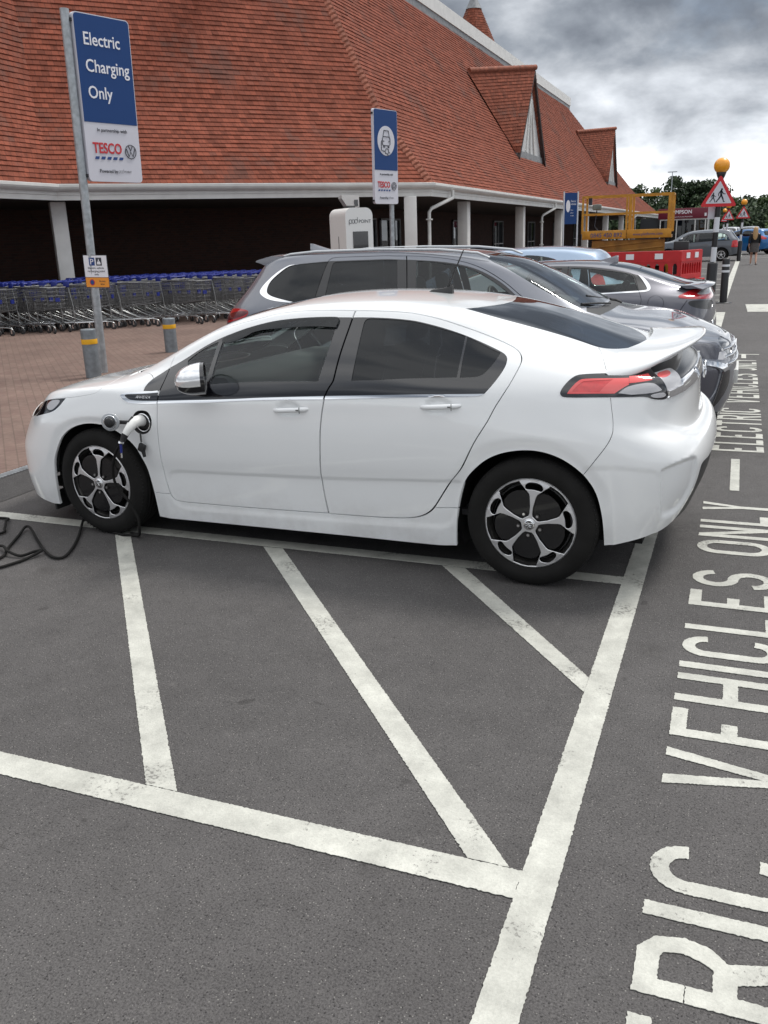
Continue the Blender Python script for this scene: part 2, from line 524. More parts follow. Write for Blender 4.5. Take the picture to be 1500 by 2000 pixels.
# ------------------------------------------------------------------ the white hatchback (its own frame: x back from the front axle, y to its far side)
HERO_NET = [
 [(-.89,0,.20),(-.865,.35,.20),(-.785,.62,.19),(-.62,.775,.17),(-.42,.825,.145),(-.2,.835,.14),(.1,.83,.135),(.45,.825,.135),(.85,.825,.14),(1.3,.825,.145),(1.8,.825,.15),(2.25,.83,.155),(2.6,.84,.18),(2.9,.84,.20),(3.12,.81,.24),(3.27,.70,.27),(3.35,.42,.25),(3.37,0,.24)],
 [(-.93,0,.32),(-.90,.35,.32),(-.81,.62,.31),(-.64,.795,.30),(-.42,.852,.28),(-.2,.858,.27),(.1,.856,.27),(.45,.848,.27),(.85,.846,.275),(1.3,.846,.28),(1.8,.848,.29),(2.25,.856,.30),(2.6,.872,.32),(2.9,.872,.34),(3.12,.845,.38),(3.31,.73,.40),(3.40,.44,.39),(3.425,0,.38)],
 [(-.95,0,.45),(-.92,.35,.45),(-.82,.62,.45),(-.64,.793,.44),(-.43,.866,.43),(-.2,.878,.43),(.1,.876,.43),(.45,.862,.432),(.85,.862,.445),(1.3,.862,.458),(1.8,.864,.475),(2.25,.872,.495),(2.6,.888,.50),(2.9,.886,.51),(3.14,.86,.52),(3.34,.74,.51),(3.435,.45,.49),(3.46,0,.48)],
 [(-.95,0,.53),(-.92,.35,.53),(-.812,.62,.53),(-.63,.79,.52),(-.43,.870,.52),(-.2,.888,.52),(.1,.888,.52),(.45,.882,.522),(.85,.880,.535),(1.3,.880,.548),(1.8,.881,.565),(2.25,.886,.585),(2.6,.897,.59),(2.9,.892,.60),(3.15,.866,.61),(3.355,.742,.60),(3.45,.45,.58),(3.475,0,.57)],
 [(-.93,0,.62),(-.90,.35,.62),(-.775,.60,.63),(-.595,.775,.63),(-.42,.868,.64),(-.2,.892,.65),(.1,.893,.66),(.45,.891,.67),(.85,.890,.68),(1.3,.890,.69),(1.8,.891,.70),(2.25,.893,.71),(2.6,.899,.71),(2.9,.892,.71),(3.15,.862,.70),(3.36,.737,.68),(3.45,.45,.66),(3.475,0,.65)],
 [(-.90,0,.67),(-.87,.345,.675),(-.745,.59,.69),(-.57,.76,.70),(-.41,.86,.71),(-.2,.884,.725),(.1,.890,.74),(.45,.891,.745),(.85,.891,.755),(1.3,.890,.77),(1.8,.890,.785),(2.25,.892,.80),(2.6,.894,.80),(2.9,.884,.80),(3.14,.848,.785),(3.325,.705,.775),(3.415,.43,.745),(3.438,0,.735)],
 [(-.86,0,.715),(-.835,.34,.72),(-.71,.57,.735),(-.54,.735,.75),(-.40,.835,.78),(-.2,.870,.79),(.1,.883,.80),(.45,.886,.815),(.85,.886,.83),(1.3,.886,.845),(1.8,.885,.865),(2.25,.884,.88),(2.6,.880,.885),(2.9,.864,.885),(3.12,.822,.86),(3.275,.685,.82),(3.358,.43,.775),(3.382,0,.765)],
 [(-.83,0,.755),(-.80,.32,.76),(-.67,.52,.775),(-.53,.68,.800),(-.40,.785,.85),(-.2,.83,.88),(.1,.855,.90),(.45,.872,.895),(.85,.872,.925),(1.3,.872,.95),(1.8,.870,.972),(2.25,.864,.985),(2.6,.855,.995),(2.9,.832,1.0),(3.10,.795,.995),(3.262,.695,.985),(3.345,.44,.98),(3.372,0,.975)],
 [(-.79,0,.785),(-.77,.28,.79),(-.65,.47,.803),(-.52,.62,.832),(-.40,.72,.868),(-.2,.775,.900),(.1,.815,.93),(.45,.812,.97),(.85,.80,1.075),(1.3,.790,1.125),(1.8,.785,1.145),(2.25,.780,1.125),(2.6,.785,1.105),(2.9,.775,1.075),(3.10,.75,1.055),(3.23,.67,1.05),(3.30,.43,1.05),(3.32,0,1.05)],
 [(-.775,0,.793),(-.75,.25,.80),(-.64,.40,.812),(-.53,.50,.840),(-.40,.62,.880),(-.2,.66,.915),(.1,.70,.952),(.45,.745,1.035),(.85,.70,1.19),(1.3,.665,1.295),(1.8,.655,1.315),(2.25,.665,1.25),(2.6,.685,1.185),(2.9,.695,1.12),(3.08,.68,1.09),(3.19,.61,1.08),(3.26,.38,1.08),(3.28,0,1.08)],
 [(-.77,0,.80),(-.74,.2,.806),(-.64,.31,.82),(-.54,.38,.848),(-.41,.48,.888),(-.2,.50,.925),(.1,.55,.97),(.45,.67,1.09),(.85,.62,1.275),(1.3,.585,1.365),(1.8,.58,1.380),(2.25,.575,1.335),(2.6,.56,1.258),(2.9,.57,1.168),(3.06,.57,1.12),(3.16,.52,1.10),(3.22,.33,1.10),(3.24,0,1.10)],
 [(-.765,0,.803),(-.735,.11,.81),(-.65,.17,.825),(-.55,.21,.853),(-.42,.25,.893),(-.2,.25,.93),(.1,.29,.98),(.45,.35,1.125),(.85,.33,1.310),(1.3,.32,1.400),(1.8,.32,1.403),(2.25,.32,1.355),(2.6,.30,1.272),(2.9,.30,1.175),(3.05,.30,1.135),(3.13,.28,1.12),(3.18,.18,1.115),(3.20,0,1.115)],
 [(-.76,0,.805),(-.73,0,.812),(-.65,0,.828),(-.55,0,.856),(-.42,0,.895),(-.2,0,.932),(.1,0,.985),(.45,0,1.135),(.85,0,1.320),(1.3,0,1.410),(1.8,0,1.411),(2.25,0,1.362),(2.6,0,1.28),(2.9,0,1.185),(3.04,0,1.145),(3.11,0,1.125),(3.15,0,1.12),(3.17,0,1.12)],
]
HERO_CTRL = {
 'front_door': ('c', [(9.73,9.378,1),(9.717,9.042),(9.702,8.596),(9.683,8.214),(9.664,7.802),(9.649,7.336),(9.637,7.231),(9.591,7.02),(9.563,6.773),(9.55,6.549),(9.523,5.888),(9.503,5.021),(9.484,3.811),(9.46,2.917),(9.451,1.965),(9.468,1.4),(9.494,0.906,1),(9.23,0.887),(8.823,0.873),(8.377,0.854),(7.855,0.853),(7.281,0.855),(7.173,0.938),(7.117,1.174),(7.077,1.861),(7.082,3.283),(7.105,4.663),(7.131,6.428),(7.147,7.086),(7.164,7.387),(7.195,7.849),(7.2,8.63),(7.197,8.854),(7.207,9.224),(7.239,9.64),(7.38,9.859),(7.567,9.941),(7.74,9.91),(8.086,9.71),(8.538,9.592),(8.736,9.686),(9.01,9.616),(9.398,9.452)]),
 'rear_door': ('c', [(9.73,9.378,1),(10.001,9.407),(10.36,9.491),(10.485,9.469),(10.744,9.4),(11.021,9.27),(11.317,9.144),(11.635,8.98),(11.838,8.822),(11.949,8.636),(12.004,8.355),(12.001,8.011),(11.921,7.366),(11.796,6.764),(11.68,6.178),(11.59,5.427),(11.345,3.801),(11.087,2.285),(10.837,1.372),(10.718,1.134),(10.582,1.004),(10.407,0.939),(10.068,0.901),(9.781,0.895),(9.492,0.89,1),(9.468,1.4),(9.451,1.965),(9.46,2.917),(9.484,3.811),(9.503,5.021),(9.523,5.888),(9.55,6.549),(9.563,6.773),(9.591,7.02),(9.637,7.231),(9.649,7.336),(9.664,7.802),(9.683,8.214),(9.702,8.596),(9.717,9.042)]),
 'front_glass': ('c', [(8.001,7.301,1),(8.027,7.842),(8.028,8.497),(8.039,8.99),(8.053,9.009),(8.289,9.077),(8.575,9.099),(8.78,9.124),(9.047,9.077),(9.424,9.017),(9.51,9.01),(9.553,8.997),(9.558,8.855),(9.548,8.645),(9.523,8.038),(9.467,7.267,1),(9.092,7.284),(8.685,7.308),(8.355,7.294)]),
 'deflector': ('c', [(8.046,8.833),(8.034,9.06),(8.284,9.144),(8.57,9.164),(8.777,9.172),(9.044,9.119),(9.422,9.052),(9.52,9.04),(9.564,9.013),(9.573,8.854),(9.556,8.672,1),(9.327,8.734),(9.074,8.763),(8.806,8.814),(8.52,8.906),(8.393,8.742),(8.164,8.659)]),
 'front_quarter_glass': ('c', [(7.515,8.625,1),(7.651,8.875),(7.837,8.982),(7.969,8.997,1),(7.961,8.673),(7.964,7.981),(7.925,7.329,1),(7.633,7.418,1)]),
 'front_black': ('c', [(7.2,8.63,1),(7.454,8.806),(7.642,8.998),(7.828,9.11),(8.011,9.174),(8.281,9.19),(8.567,9.208),(8.775,9.189),(9.043,9.129),(9.421,9.061),(9.724,9.042,1),(9.702,8.596),(9.683,8.214),(9.664,7.802),(9.649,7.336),(9.637,7.231),(9.591,7.02),(9.563,6.761,1),(9.151,6.735),(8.704,6.704),(8.489,6.661),(8.029,6.624),(7.595,6.63),(7.121,6.621,1),(7.147,7.086),(7.164,7.387),(7.195,7.849)]),
 'corner_black': ('c', [(6.841,7.262,1),(6.843,7.593),(6.913,8.113),(7.056,8.387),(7.2,8.63,1),(7.195,7.849),(7.164,7.387),(7.14,7.199,1)]),
 'rear_glass': ('c', [(9.853,7.279,1),(9.863,7.957),(9.859,8.692),(9.862,8.931),(9.903,9.023),(10.022,9.031),(10.383,9.079),(10.509,9.063),(10.77,8.988),(11.048,8.904),(11.113,8.879,1),(11.126,8.063),(11.12,7.441,1),(10.753,7.394),(10.408,7.352),(10.171,7.301)]),
 'rear_quarter_glass': ('c', [(11.143,8.855,1),(11.354,8.709),(11.518,8.564),(11.667,8.457,1),(11.612,8.032),(11.521,7.672),(11.445,7.501),(11.317,7.456),(11.163,7.434,1),(11.153,8.07)]),
 'rear_black': ('c', [(9.724,9.042,1),(9.901,9.058),(10.381,9.117),(10.506,9.105),(10.767,9.038),(11.045,8.941),(11.348,8.766),(11.677,8.516),(11.759,8.384),(11.796,8.194),(11.782,7.828),(11.68,7.332),(11.537,6.856,1),(11.141,6.841),(10.774,6.824),(10.43,6.808),(10.138,6.789),(9.851,6.773),(9.563,6.761,1),(9.591,7.02),(9.637,7.231),(9.649,7.336),(9.664,7.802),(9.683,8.214),(9.702,8.596)]),
 'door_chrome': ('c', [(11.542,6.86,1),(11.143,6.845),(10.775,6.828),(10.43,6.812),(10.138,6.793),(9.851,6.777),(9.563,6.765,1),(9.151,6.739),(8.704,6.709),(8.378,6.665),(8.029,6.624),(7.595,6.63),(7.121,6.621,1),(7.121,6.42,1),(7.595,6.458),(8.029,6.48),(8.378,6.538),(8.704,6.593),(9.147,6.609),(9.556,6.621,1),(9.847,6.642),(10.137,6.665),(10.432,6.691),(10.755,6.711),(11.098,6.732),(11.467,6.753)]),
 'badge_chrome': ('c', [(7.122,7.24,1),(6.535,7.123),(6.368,6.922),(6.419,6.676),(6.553,6.404),(6.722,6.371),(7.138,6.407,1)]),
 'badge_black': ('c', [(7.133,7.126,1),(6.542,6.996),(6.461,6.92),(6.529,6.696),(6.638,6.568),(7.14,6.601,1)]),
 'gap_pillar': ('o', [(4.888,11.937),(6.782,8.935),(6.95,8.135)]),
 'gap_sill_front': ('o', [(6.821,1.142),(7.116,1.166)]),
 'gap_sill_rear': ('o', [(10.825,1.337),(11.143,1.352)]),
 'arch_front': ('c', [(4.065,-0.8,1),(4.065,0.05),(4.065,0.216),(4.166,1.114),(4.281,1.866),(4.464,2.833),(4.69,3.542),(4.974,4.034),(5.266,4.419),(5.598,4.632),(5.917,4.541),(6.141,4.267),(6.307,3.99),(6.503,3.657),(6.642,3.28),(6.726,2.612),(6.778,1.601),(6.803,0.998),(6.797,0.272),(6.797,0.05),(6.797,-0.8,1)]),
 'arch_rear': ('c', [(11.092,-0.8,1),(11.092,0.05),(11.092,0.176),(11.115,0.962),(11.141,1.443),(11.214,2.038),(11.352,2.911),(11.55,3.494),(11.8,3.84),(12.087,4.023),(12.328,4.055),(12.574,3.945),(12.847,3.671),(13.134,3.149),(13.343,2.316),(13.508,1.614),(13.604,1.057),(13.633,0.527),(13.633,0.05),(13.633,-0.8,1)]),
 'gap_bumper': ('o', [(13.665,6.78),(13.695,6.313),(13.712,5.953),(13.695,5.538),(13.689,5.361),(13.629,4.891),(13.528,4.389),(13.377,3.816),(13.157,3.014)]),
 'gap_hatch': ('o', [(13.134,10.26),(13.314,9.79),(13.43,9.118),(13.518,8.201)]),
 'lamp_black': ('c', [(12.687,6.82),(12.686,6.992),(12.769,7.377),(12.89,7.76),(12.989,7.895),(13.489,8.205),(14.182,8.561),(14.99,8.915,1),(14.964,8.354),(15.186,7.002),(15.174,6.792),(14.742,6.791),(14.517,6.894),(14.153,6.856),(13.382,6.775),(12.76,6.717)]),
 'lamp_red': ('c', [(12.794,6.887),(12.969,7.522),(13.074,7.628),(13.525,7.772),(14.078,7.93,1),(14.087,7.404,1),(13.971,7.257),(13.75,6.95,1),(13.242,6.901),(12.815,6.868)]),
 'lamp_red_inner': ('c', [(12.881,6.986),(13.03,7.428),(13.071,7.487),(13.67,7.706,1),(13.413,6.986,1),(12.893,6.952)]),
 'lamp_red_b': ('c', [(14.087,8.096,1),(14.739,8.383,1),(14.765,7.728,1),(14.091,7.497,1)]),
 'lamp_clear': ('c', [(13.84,6.971,1),(14.094,7.367),(14.71,7.592),(14.947,7.204),(15.009,7.071),(14.154,6.936,1)]),
 'lamp_reverse': ('c', [(14.599,6.946),(15.047,7.043),(15.135,6.873),(14.744,6.829)]),
 'hatch_lamp_red': ('c', [(15.007,8.337),(15.596,8.409),(15.564,7.843),(15.036,7.731)]),
 'hatch_lamp': ('c', [(14.975,8.393,1),(15.701,8.604),(15.817,7.903),(15.787,7.14,1),(15.149,7.052,1)]),
 'pocket': ('c', [(15.03,0.88),(14.93,1.0),(14.737,1.884),(14.618,3.172),(14.65,3.426),(15.127,3.813),(15.572,3.91),(15.627,3.501),(15.68,2.2),(15.60,1.25),(15.42,0.95),(15.2,0.88)]),
 'hood': ('o', [(1.928,6.453,1),(4.967,6.626),(5.338,6.681),(5.718,6.851),(5.886,7.063),(5.977,8.23),(5.937,9.407),(5.842,9.785)]),
 'headlight': ('c', [(2.584,4.877,1),(1.928,6.428,1),(4.308,6.565),(4.969,6.606,1),(4.732,5.997),(4.446,5.586),(3.814,5.355)]),
 'headlight_clear': ('c', [(4.074,6.063),(4.265,6.48),(4.804,6.545),(4.642,6.063),(4.386,5.71)]),
 'port': ('c', [(6.82,5.93),(6.939,5.857),(7,5.391),(7.008,4.736),(6.952,4.163),(6.834,3.985),(6.715,4.026),(6.633,4.285),(6.607,4.851),(6.638,5.442),(6.717,5.843)]),
 'backlight_edge': ('o', [(10.941,10.389),(11.359,10.155),(11.828,10.111),(12.296,10.188),(12.72,10.258),(13.175,10.237),(13.627,10.733),(14.154,11.27),(14.638,11.938)]),
 'roof_seam': ('o', [(10.611,10.447),(10.548,10.99),(10.505,11.541),(10.531,11.924)]),
 'bumper_low': ('o', [(13.64,0.107),(14.21,0.124),(14.62,0.14),(14.9,0.19),(15.3,0.33),(15.58,0.62),(15.72,1.15),(15.80,1.935),(15.832,2.806),(15.882,3.384),(16.308,3.36)]),
 'spoiler_low': ('o', [(13.518,8.201),(14.188,8.629),(14.556,9.424),(15.199,10.08),(16.208,9.891),(16.989,8.953)]),
 'chromebar': ('o', [(15.132,7.091),(15.686,7.2),(16.425,7.307),(16.297,6.949),(15.474,6.85),(15.175,6.81)]),
 'crease': ('c', [(7.099,2.158),(7.685,2.145),(8.217,2.131),(8.667,2.142),(9.077,2.152),(9.457,2.156),(9.864,2.18),(10.271,2.194),(10.578,2.215),(10.9,2.244),(11.244,2.296),(11.161,1.635),(11.048,0.778),(10.629,0.759),(10.237,0.729),(9.857,0.695),(9.477,0.662),(9.088,0.656),(8.667,0.647),(8.205,0.634),(7.7,0.623),(7.145,0.612)]),
 'bumper_ridge': ('c', [(13.096,3.365),(13.521,3.434),(13.901,3.443),(14.23,3.35),(14.588,3.289),(14.669,2.166),(14.849,0.92),(14.895,0.405),(14.964,-0),(14.485,0),(13.626,0),(13.236,0.492),(13.149,1.265),(13.054,1.978)]),
 'shelf': ('o', [(15.49,5.912),(16.686,5.923),(16.79,6.423)]),
 'handle_f': ('o', [(8.959,6.065),(9.403,6.078)]),
}
def smooth_uv(c, it=3, step=.012):
    """outline control points on the surface -> rounded, evenly split outline (metric: .30 per station, .12 per line)"""
    kind, P = c
    Q = [(p[0]*.3, p[1]*.12)+tuple(p[2:]) for p in P]
    Q = densify(chaikin(Q, it, kind == 'c'), step, kind == 'c')
    return [(a/.3, b/.12) for a, b in Q]

def metric_offset(P, d):
    Q = offset([(a*.3, b*.12) for a, b in P], d)
    return [(a/.3, b/.12) for a, b in Q]

def band_uv(P, w):
    Q = [(a*.3, b*.12) for a, b in P]; L = []; Rr = []
    for i, p in enumerate(Q):
        a = Q[max(0, i-1)]; b = Q[min(len(Q)-1, i+1)]; t = (b[0]-a[0], b[1]-a[1]); l = math.hypot(*t) or 1
        L.append(((p[0]-t[1]/l*w/2)/.3, (p[1]+t[0]/l*w/2)/.12)); Rr.append(((p[0]+t[1]/l*w/2)/.3, (p[1]-t[0]/l*w/2)/.12))
    return L+Rr[::-1]

HERO_UV = {k: smooth_uv(v) for k, v in HERO_CTRL.items()}
for k in ('front_door', 'rear_door'):
    HERO_UV[k+'_in'] = metric_offset(HERO_UV[k], .0028); HERO_UV[k+'_out'] = metric_offset(HERO_UV[k], -.0028)
for k, w in (('gap_pillar', .0036), ('gap_sill_front', .004), ('gap_sill_rear', .004), ('gap_bumper', .004), ('gap_hatch', .008)):
    HERO_UV[k] = band_uv(HERO_UV[k], w)
# ------------------------------------------------------------------ wheels (axis = y, outer face towards -y)
def polar(pts, a0):
    return [(r*math.cos(R(a0+a)), r*math.sin(R(a0+a))) for r, a in pts]

def plate_with_holes(outer, holes, hfun, depth, mat_face, mat_wall, chamf=.002, grid=.012, ybase=0.0):
    """flat plate in the xz plane (outer face to -y) with real holes; outer, holes: xy lists"""
    mb = MB()
    pts = []; ed = []
    def addp(P):
        b = len(pts); n = len(P)
        for p in P: pts.append(Vector((p[0], p[1])))
        for i in range(n): ed.append((b+i, b+(i+1) % n))
    if area2(outer) < 0: outer = outer[::-1]
    holes = [h if area2(h) > 0 else h[::-1] for h in holes]
    o_in = offset(outer, chamf); h_out = [offset(h, -chamf) for h in holes]
    addp(o_in)
    for h in h_out: addp(h)
    xs = [p[0] for p in outer]; ys = [p[1] for p in outer]
    x = min(xs)
    while x < max(xs):
        y = min(ys)
        while y < max(ys):
            pts.append(Vector((x, y))); y += grid
        x += grid
    vo, eo, fo, _, _, _ = geometry.delaunay_2d_cdt(pts, ed, [], 0, 1e-7)
    F = np.array([f for f in fo if len(f) == 3]); V = np.array([(p.x, p.y) for p in vo])
    c = V[F].mean(1)
    ok = inside(o_in, c[:, 0], c[:, 1])
    for h in h_out: ok &= ~inside(h, c[:, 0], c[:, 1])
    a = V[F[:, 1]]-V[F[:, 0]]; b = V[F[:, 2]]-V[F[:, 0]]
    ok &= np.abs(a[:, 0]*b[:, 1]-a[:, 1]*b[:, 0]) > 1e-9
    F = F[ok]
    def P(x, y, d=0): return (x, ybase-hfun(math.hypot(x, y))+d, y)
    mb.add([P(*p) for p in V], [tuple(f) for f in F], mat_face, True)
    def wall(A, B, inn):
        n = len(A)
        v = [P(*p) for p in A]+[P(p[0], p[1], chamf) for p in B]+[P(p[0], p[1], depth) for p in B]
        f1 = []; f2 = []
        for i in range(n):
            j = (i+1) % n
            q1 = (i, j, n+j, n+i); q2 = (n+i, n+j, 2*n+j, 2*n+i)
            if inn: q1 = q1[::-1]; q2 = q2[::-1]
            f1.append(q1); f2.append(q2)
        mb.add(v, f1, mat_face, False); mb.add(v, f2, mat_wall, True)
    wall(o_in, outer, False)
    for A, B in zip(h_out, holes): wall(A, B, True)
    return mb

def tyre_mb(ro, ri, w, mat_):
    h = w/2
    pr = [(ri-.012, -h*.80), (ri, -h*.86), (ri+.012, -h*.93), (ri+(ro-ri)*.35, -h*1.03), (ri+(ro-ri)*.6, -h*1.02),
          (ro-.028, -h*.94), (ro-.014, -h*.86), (ro-.004, -h*.74), (ro-.001, -h*.62), (ro, -h*.50)]
    g = []
    for c in (-.42, -.14, .14, .42):
        c *= h
        g += [(ro, c-.0045), (ro-.007, c-.004), (ro-.007, c+.004), (ro, c+.0045)]
    pr = pr + g + [(r, -z) for r, z in pr[::-1]]
    m = MB(); m.lathe(pr, mat_, 72, Mx(rx=R(-90)))
    # shallow tread cuts: transverse sipes on the shoulder
    return m

def y_wheel(parent, ro=.334, rr=.230, w=.215):
    """five fork-shaped spokes with black infill plates"""
    t = tyre_mb(ro, rr-.004, w, M['rubber'])
    n = 84
    for k in range(n):
        a = 2*math.pi*k/n
        for sgn in (-1, 1):
            mx = Matrix.Rotation(a, 4, 'Y')
            y0, y1 = sgn*w*.5*.55, sgn*w*.5*.86
            t.box((-.0022, y0, ro-.010), (.0022, y1, ro-.0005-(.0055)), M['dark_liner'], mx)
    tyre = t.build('tyre', None, parent)
    hf = lambda r: .103 + .008*(1-min(1, (r/.224))**2) - (.003 if r > .217 else 0)
    circ = [(rr*math.cos(2*math.pi*k/120), rr*math.sin(2*math.pi*k/120)) for k in range(120)]
    holes = []
    a_sp = 84.2
    inserts = []
    for k in range(5):
        am = a_sp + 72*k + 36
        s = rr/.224
        P = [(.2172*s, -15.2), (.2182*s, -4), (.2182*s, 4), (.2172*s, 15.2), (.152*s, 28.4), (.138*s, 29.6), (.09*s, 31), (.055*s, 28.6), (.043*s, 22), (.040*s, 8), (.040*s, -8), (.043*s, -22), (.055*s, -28.6), (.09*s, -31), (.138*s, -29.6), (.152*s, -28.4)]
        holes.append(densify(polar(P, am), .006))
        inserts.append(polar([(.170*s, -19.5), (.176*s, -9), (.177*s, 0), (.176*s, 9), (.170*s, 19.5), (.150*s, 27.0), (.138*s, 28.6), (.09*s, 29), (.055*s, 26.8), (.040*s, 8), (.040*s, -8), (.055*s, -26.8), (.09*s, -29), (.138*s, -28.6), (.150*s, -27.0)], am))
        e = []
        for q in range(28):
            b = 2*math.pi*q/28
            cx, cy = .045*abs(math.cos(b))**.75*math.copysign(1, math.cos(b)), .0185*abs(math.sin(b))**.8*math.copysign(1, math.sin(b))
            r = .1925 + cy - .008*(cx/.045)**2; e.append((r*s, math.degrees(cx/.19)))
        holes.append(polar(e, a_sp+72*k))
    rim = plate_with_holes(circ, holes, hf, .022, M['alloy'], M['alloy_black'], .0022, .011).build('rim', None, parent, autosmooth=None)
    b = MB()
    b.lathe([(rr-.001, -.088), (rr-.012, -.080), (rr-.020, -.06), (rr-.026, .0), (rr-.012, .09)], M['steel_dark'], 64, Mx(rx=R(-90)))
    b.lathe([(rr+.001, -.100), (rr+.0045, -.096), (rr+.003, -.088)], M['alloy'], 64, Mx(rx=R(-90)))
    b.lathe([(.001, -.02), (.15, -.02), (.15, .0), (.02, .0)], M['steel_dark'], 48, Mx(rx=R(-90)))
    b.lathe([(.001, .06), (rr-.02, .06)], M['dark_liner'], 48, Mx(rx=R(-90)))
    bright = M['alloy']
    b.lathe([(rr-.034, -.060), (rr-.027, -.045), (rr-.027, -.02)], bright, 64, Mx(rx=R(-90)))
    b.build('rim_barrel', None, parent)
    ins = MB()
    for P in inserts:
        Mp = Matrix.Rotation(R(90), 4, 'X')
        ins.prism(P, .004, M['alloy_black'], Mx((0, -.094, 0)) @ Mp)
    for k in range(5):
        a = R(a_sp+36+72*k)
        ins.tube([(.058*math.cos(a), -.094, .058*math.sin(a)), (.058*math.cos(a), -.108, .058*math.sin(a))], .0092, M['steel_dark'], 12)
        ins.tube([(.058*math.cos(a), -.108, .058*math.sin(a)), (.058*math.cos(a), -.1115, .058*math.sin(a))], .0065, M['chrome'], 12)
    ins.build('wheel_insert', None, parent)
    cap = MB()
    cap.lathe([(.0005, -.118), (.020, -.1175), (.024, -.116), (.026, -.113), (.029, -.1155), (.031, -.112), (.031, -.09)], M['chrome'], 32, Mx(rx=R(-90)))
    cap.lathe([(.0005, -.1184), (.0205, -.118)], M['steel_dark'], 32, Mx(rx=R(-90)))
    for pts in ([(-.018, .004), (-.006, .010), (.004, .006), (.012, .011), (.018, .006)], [(-.016, -.006), (-.004, .001), (.008, -.002), (.002, -.012), (.012, -.012)], [(-.008, -.016), (.0, -.006), (.014, -.002)]):
        cap.tube([(x, -.1190, z) for x, z in pts], .0021, M['chrome'], 6)
    cap.build('wheel_cap', None, parent)

def spoke_wheel(parent, ro, rr, w, spokes=5, wid=.030, twin=False, detail=True):
    t = tyre_mb(ro, rr-.004, w, M['rubber']); t.build('tyre', None, parent)
    if not detail:
        pass
    circ = [(rr*math.cos(2*math.pi*k/64), rr*math.sin(2*math.pi*k/64)) for k in range(64)]
    holes = []
    st = 360/spokes
    for k in range(spokes):
        am = 90+st*k+st/2
        def half(r): return st/2 - math.degrees(wid*(.6+.7*r/rr)/r/2*1.0)
        P = []
        for r in (rr*.90, rr*.70, rr*.45, rr*.32):
            P.append((r, max(2, half(r))))
        Q = P + [(r, -a) for r, a in P[::-1]]
        holes.append(densify(polar(Q, am), .02))
        if twin:
            holes.append(polar([(rr*.88, 3.4), (rr*.45, 1.6), (rr*.45, -1.6), (rr*.88, -3.4)], am-st/2))
    plate_with_holes(circ, holes, lambda r: w*.42, .02, M['alloy'], M['alloy_black'], .002, .03).build('rim', None, parent)
    b = MB()
    b.lathe([(rr-.001, -w*.41), (rr-.012, -w*.36), (rr-.024, .0), (rr-.012, w*.4)], M['steel_dark'], 40, Mx(rx=R(-90)))
    b.lathe([(.001, -.02), (rr*.7, -.02), (rr*.7, .0)], M['steel_dark'], 32, Mx(rx=R(-90)))
    b.lathe([(.001, .03), (rr-.02, .03)], M['dark_liner'], 32, Mx(rx=R(-90)))
    b.lathe([(.001, -w*.42-.004), (.028, -w*.42-.002), (.03, -w*.3)], M['chrome'], 20, Mx(rx=R(-90)))
    b.build('rim_barrel', None, parent)
def sub_empty(name, parent, loc, rz=0.0):
    o = bpy.data.objects.new(name, None); COL.objects.link(o); o.empty_display_size = .1
    o.parent = parent; o.location = loc; o.rotation_euler = (0, 0, rz)
    return o

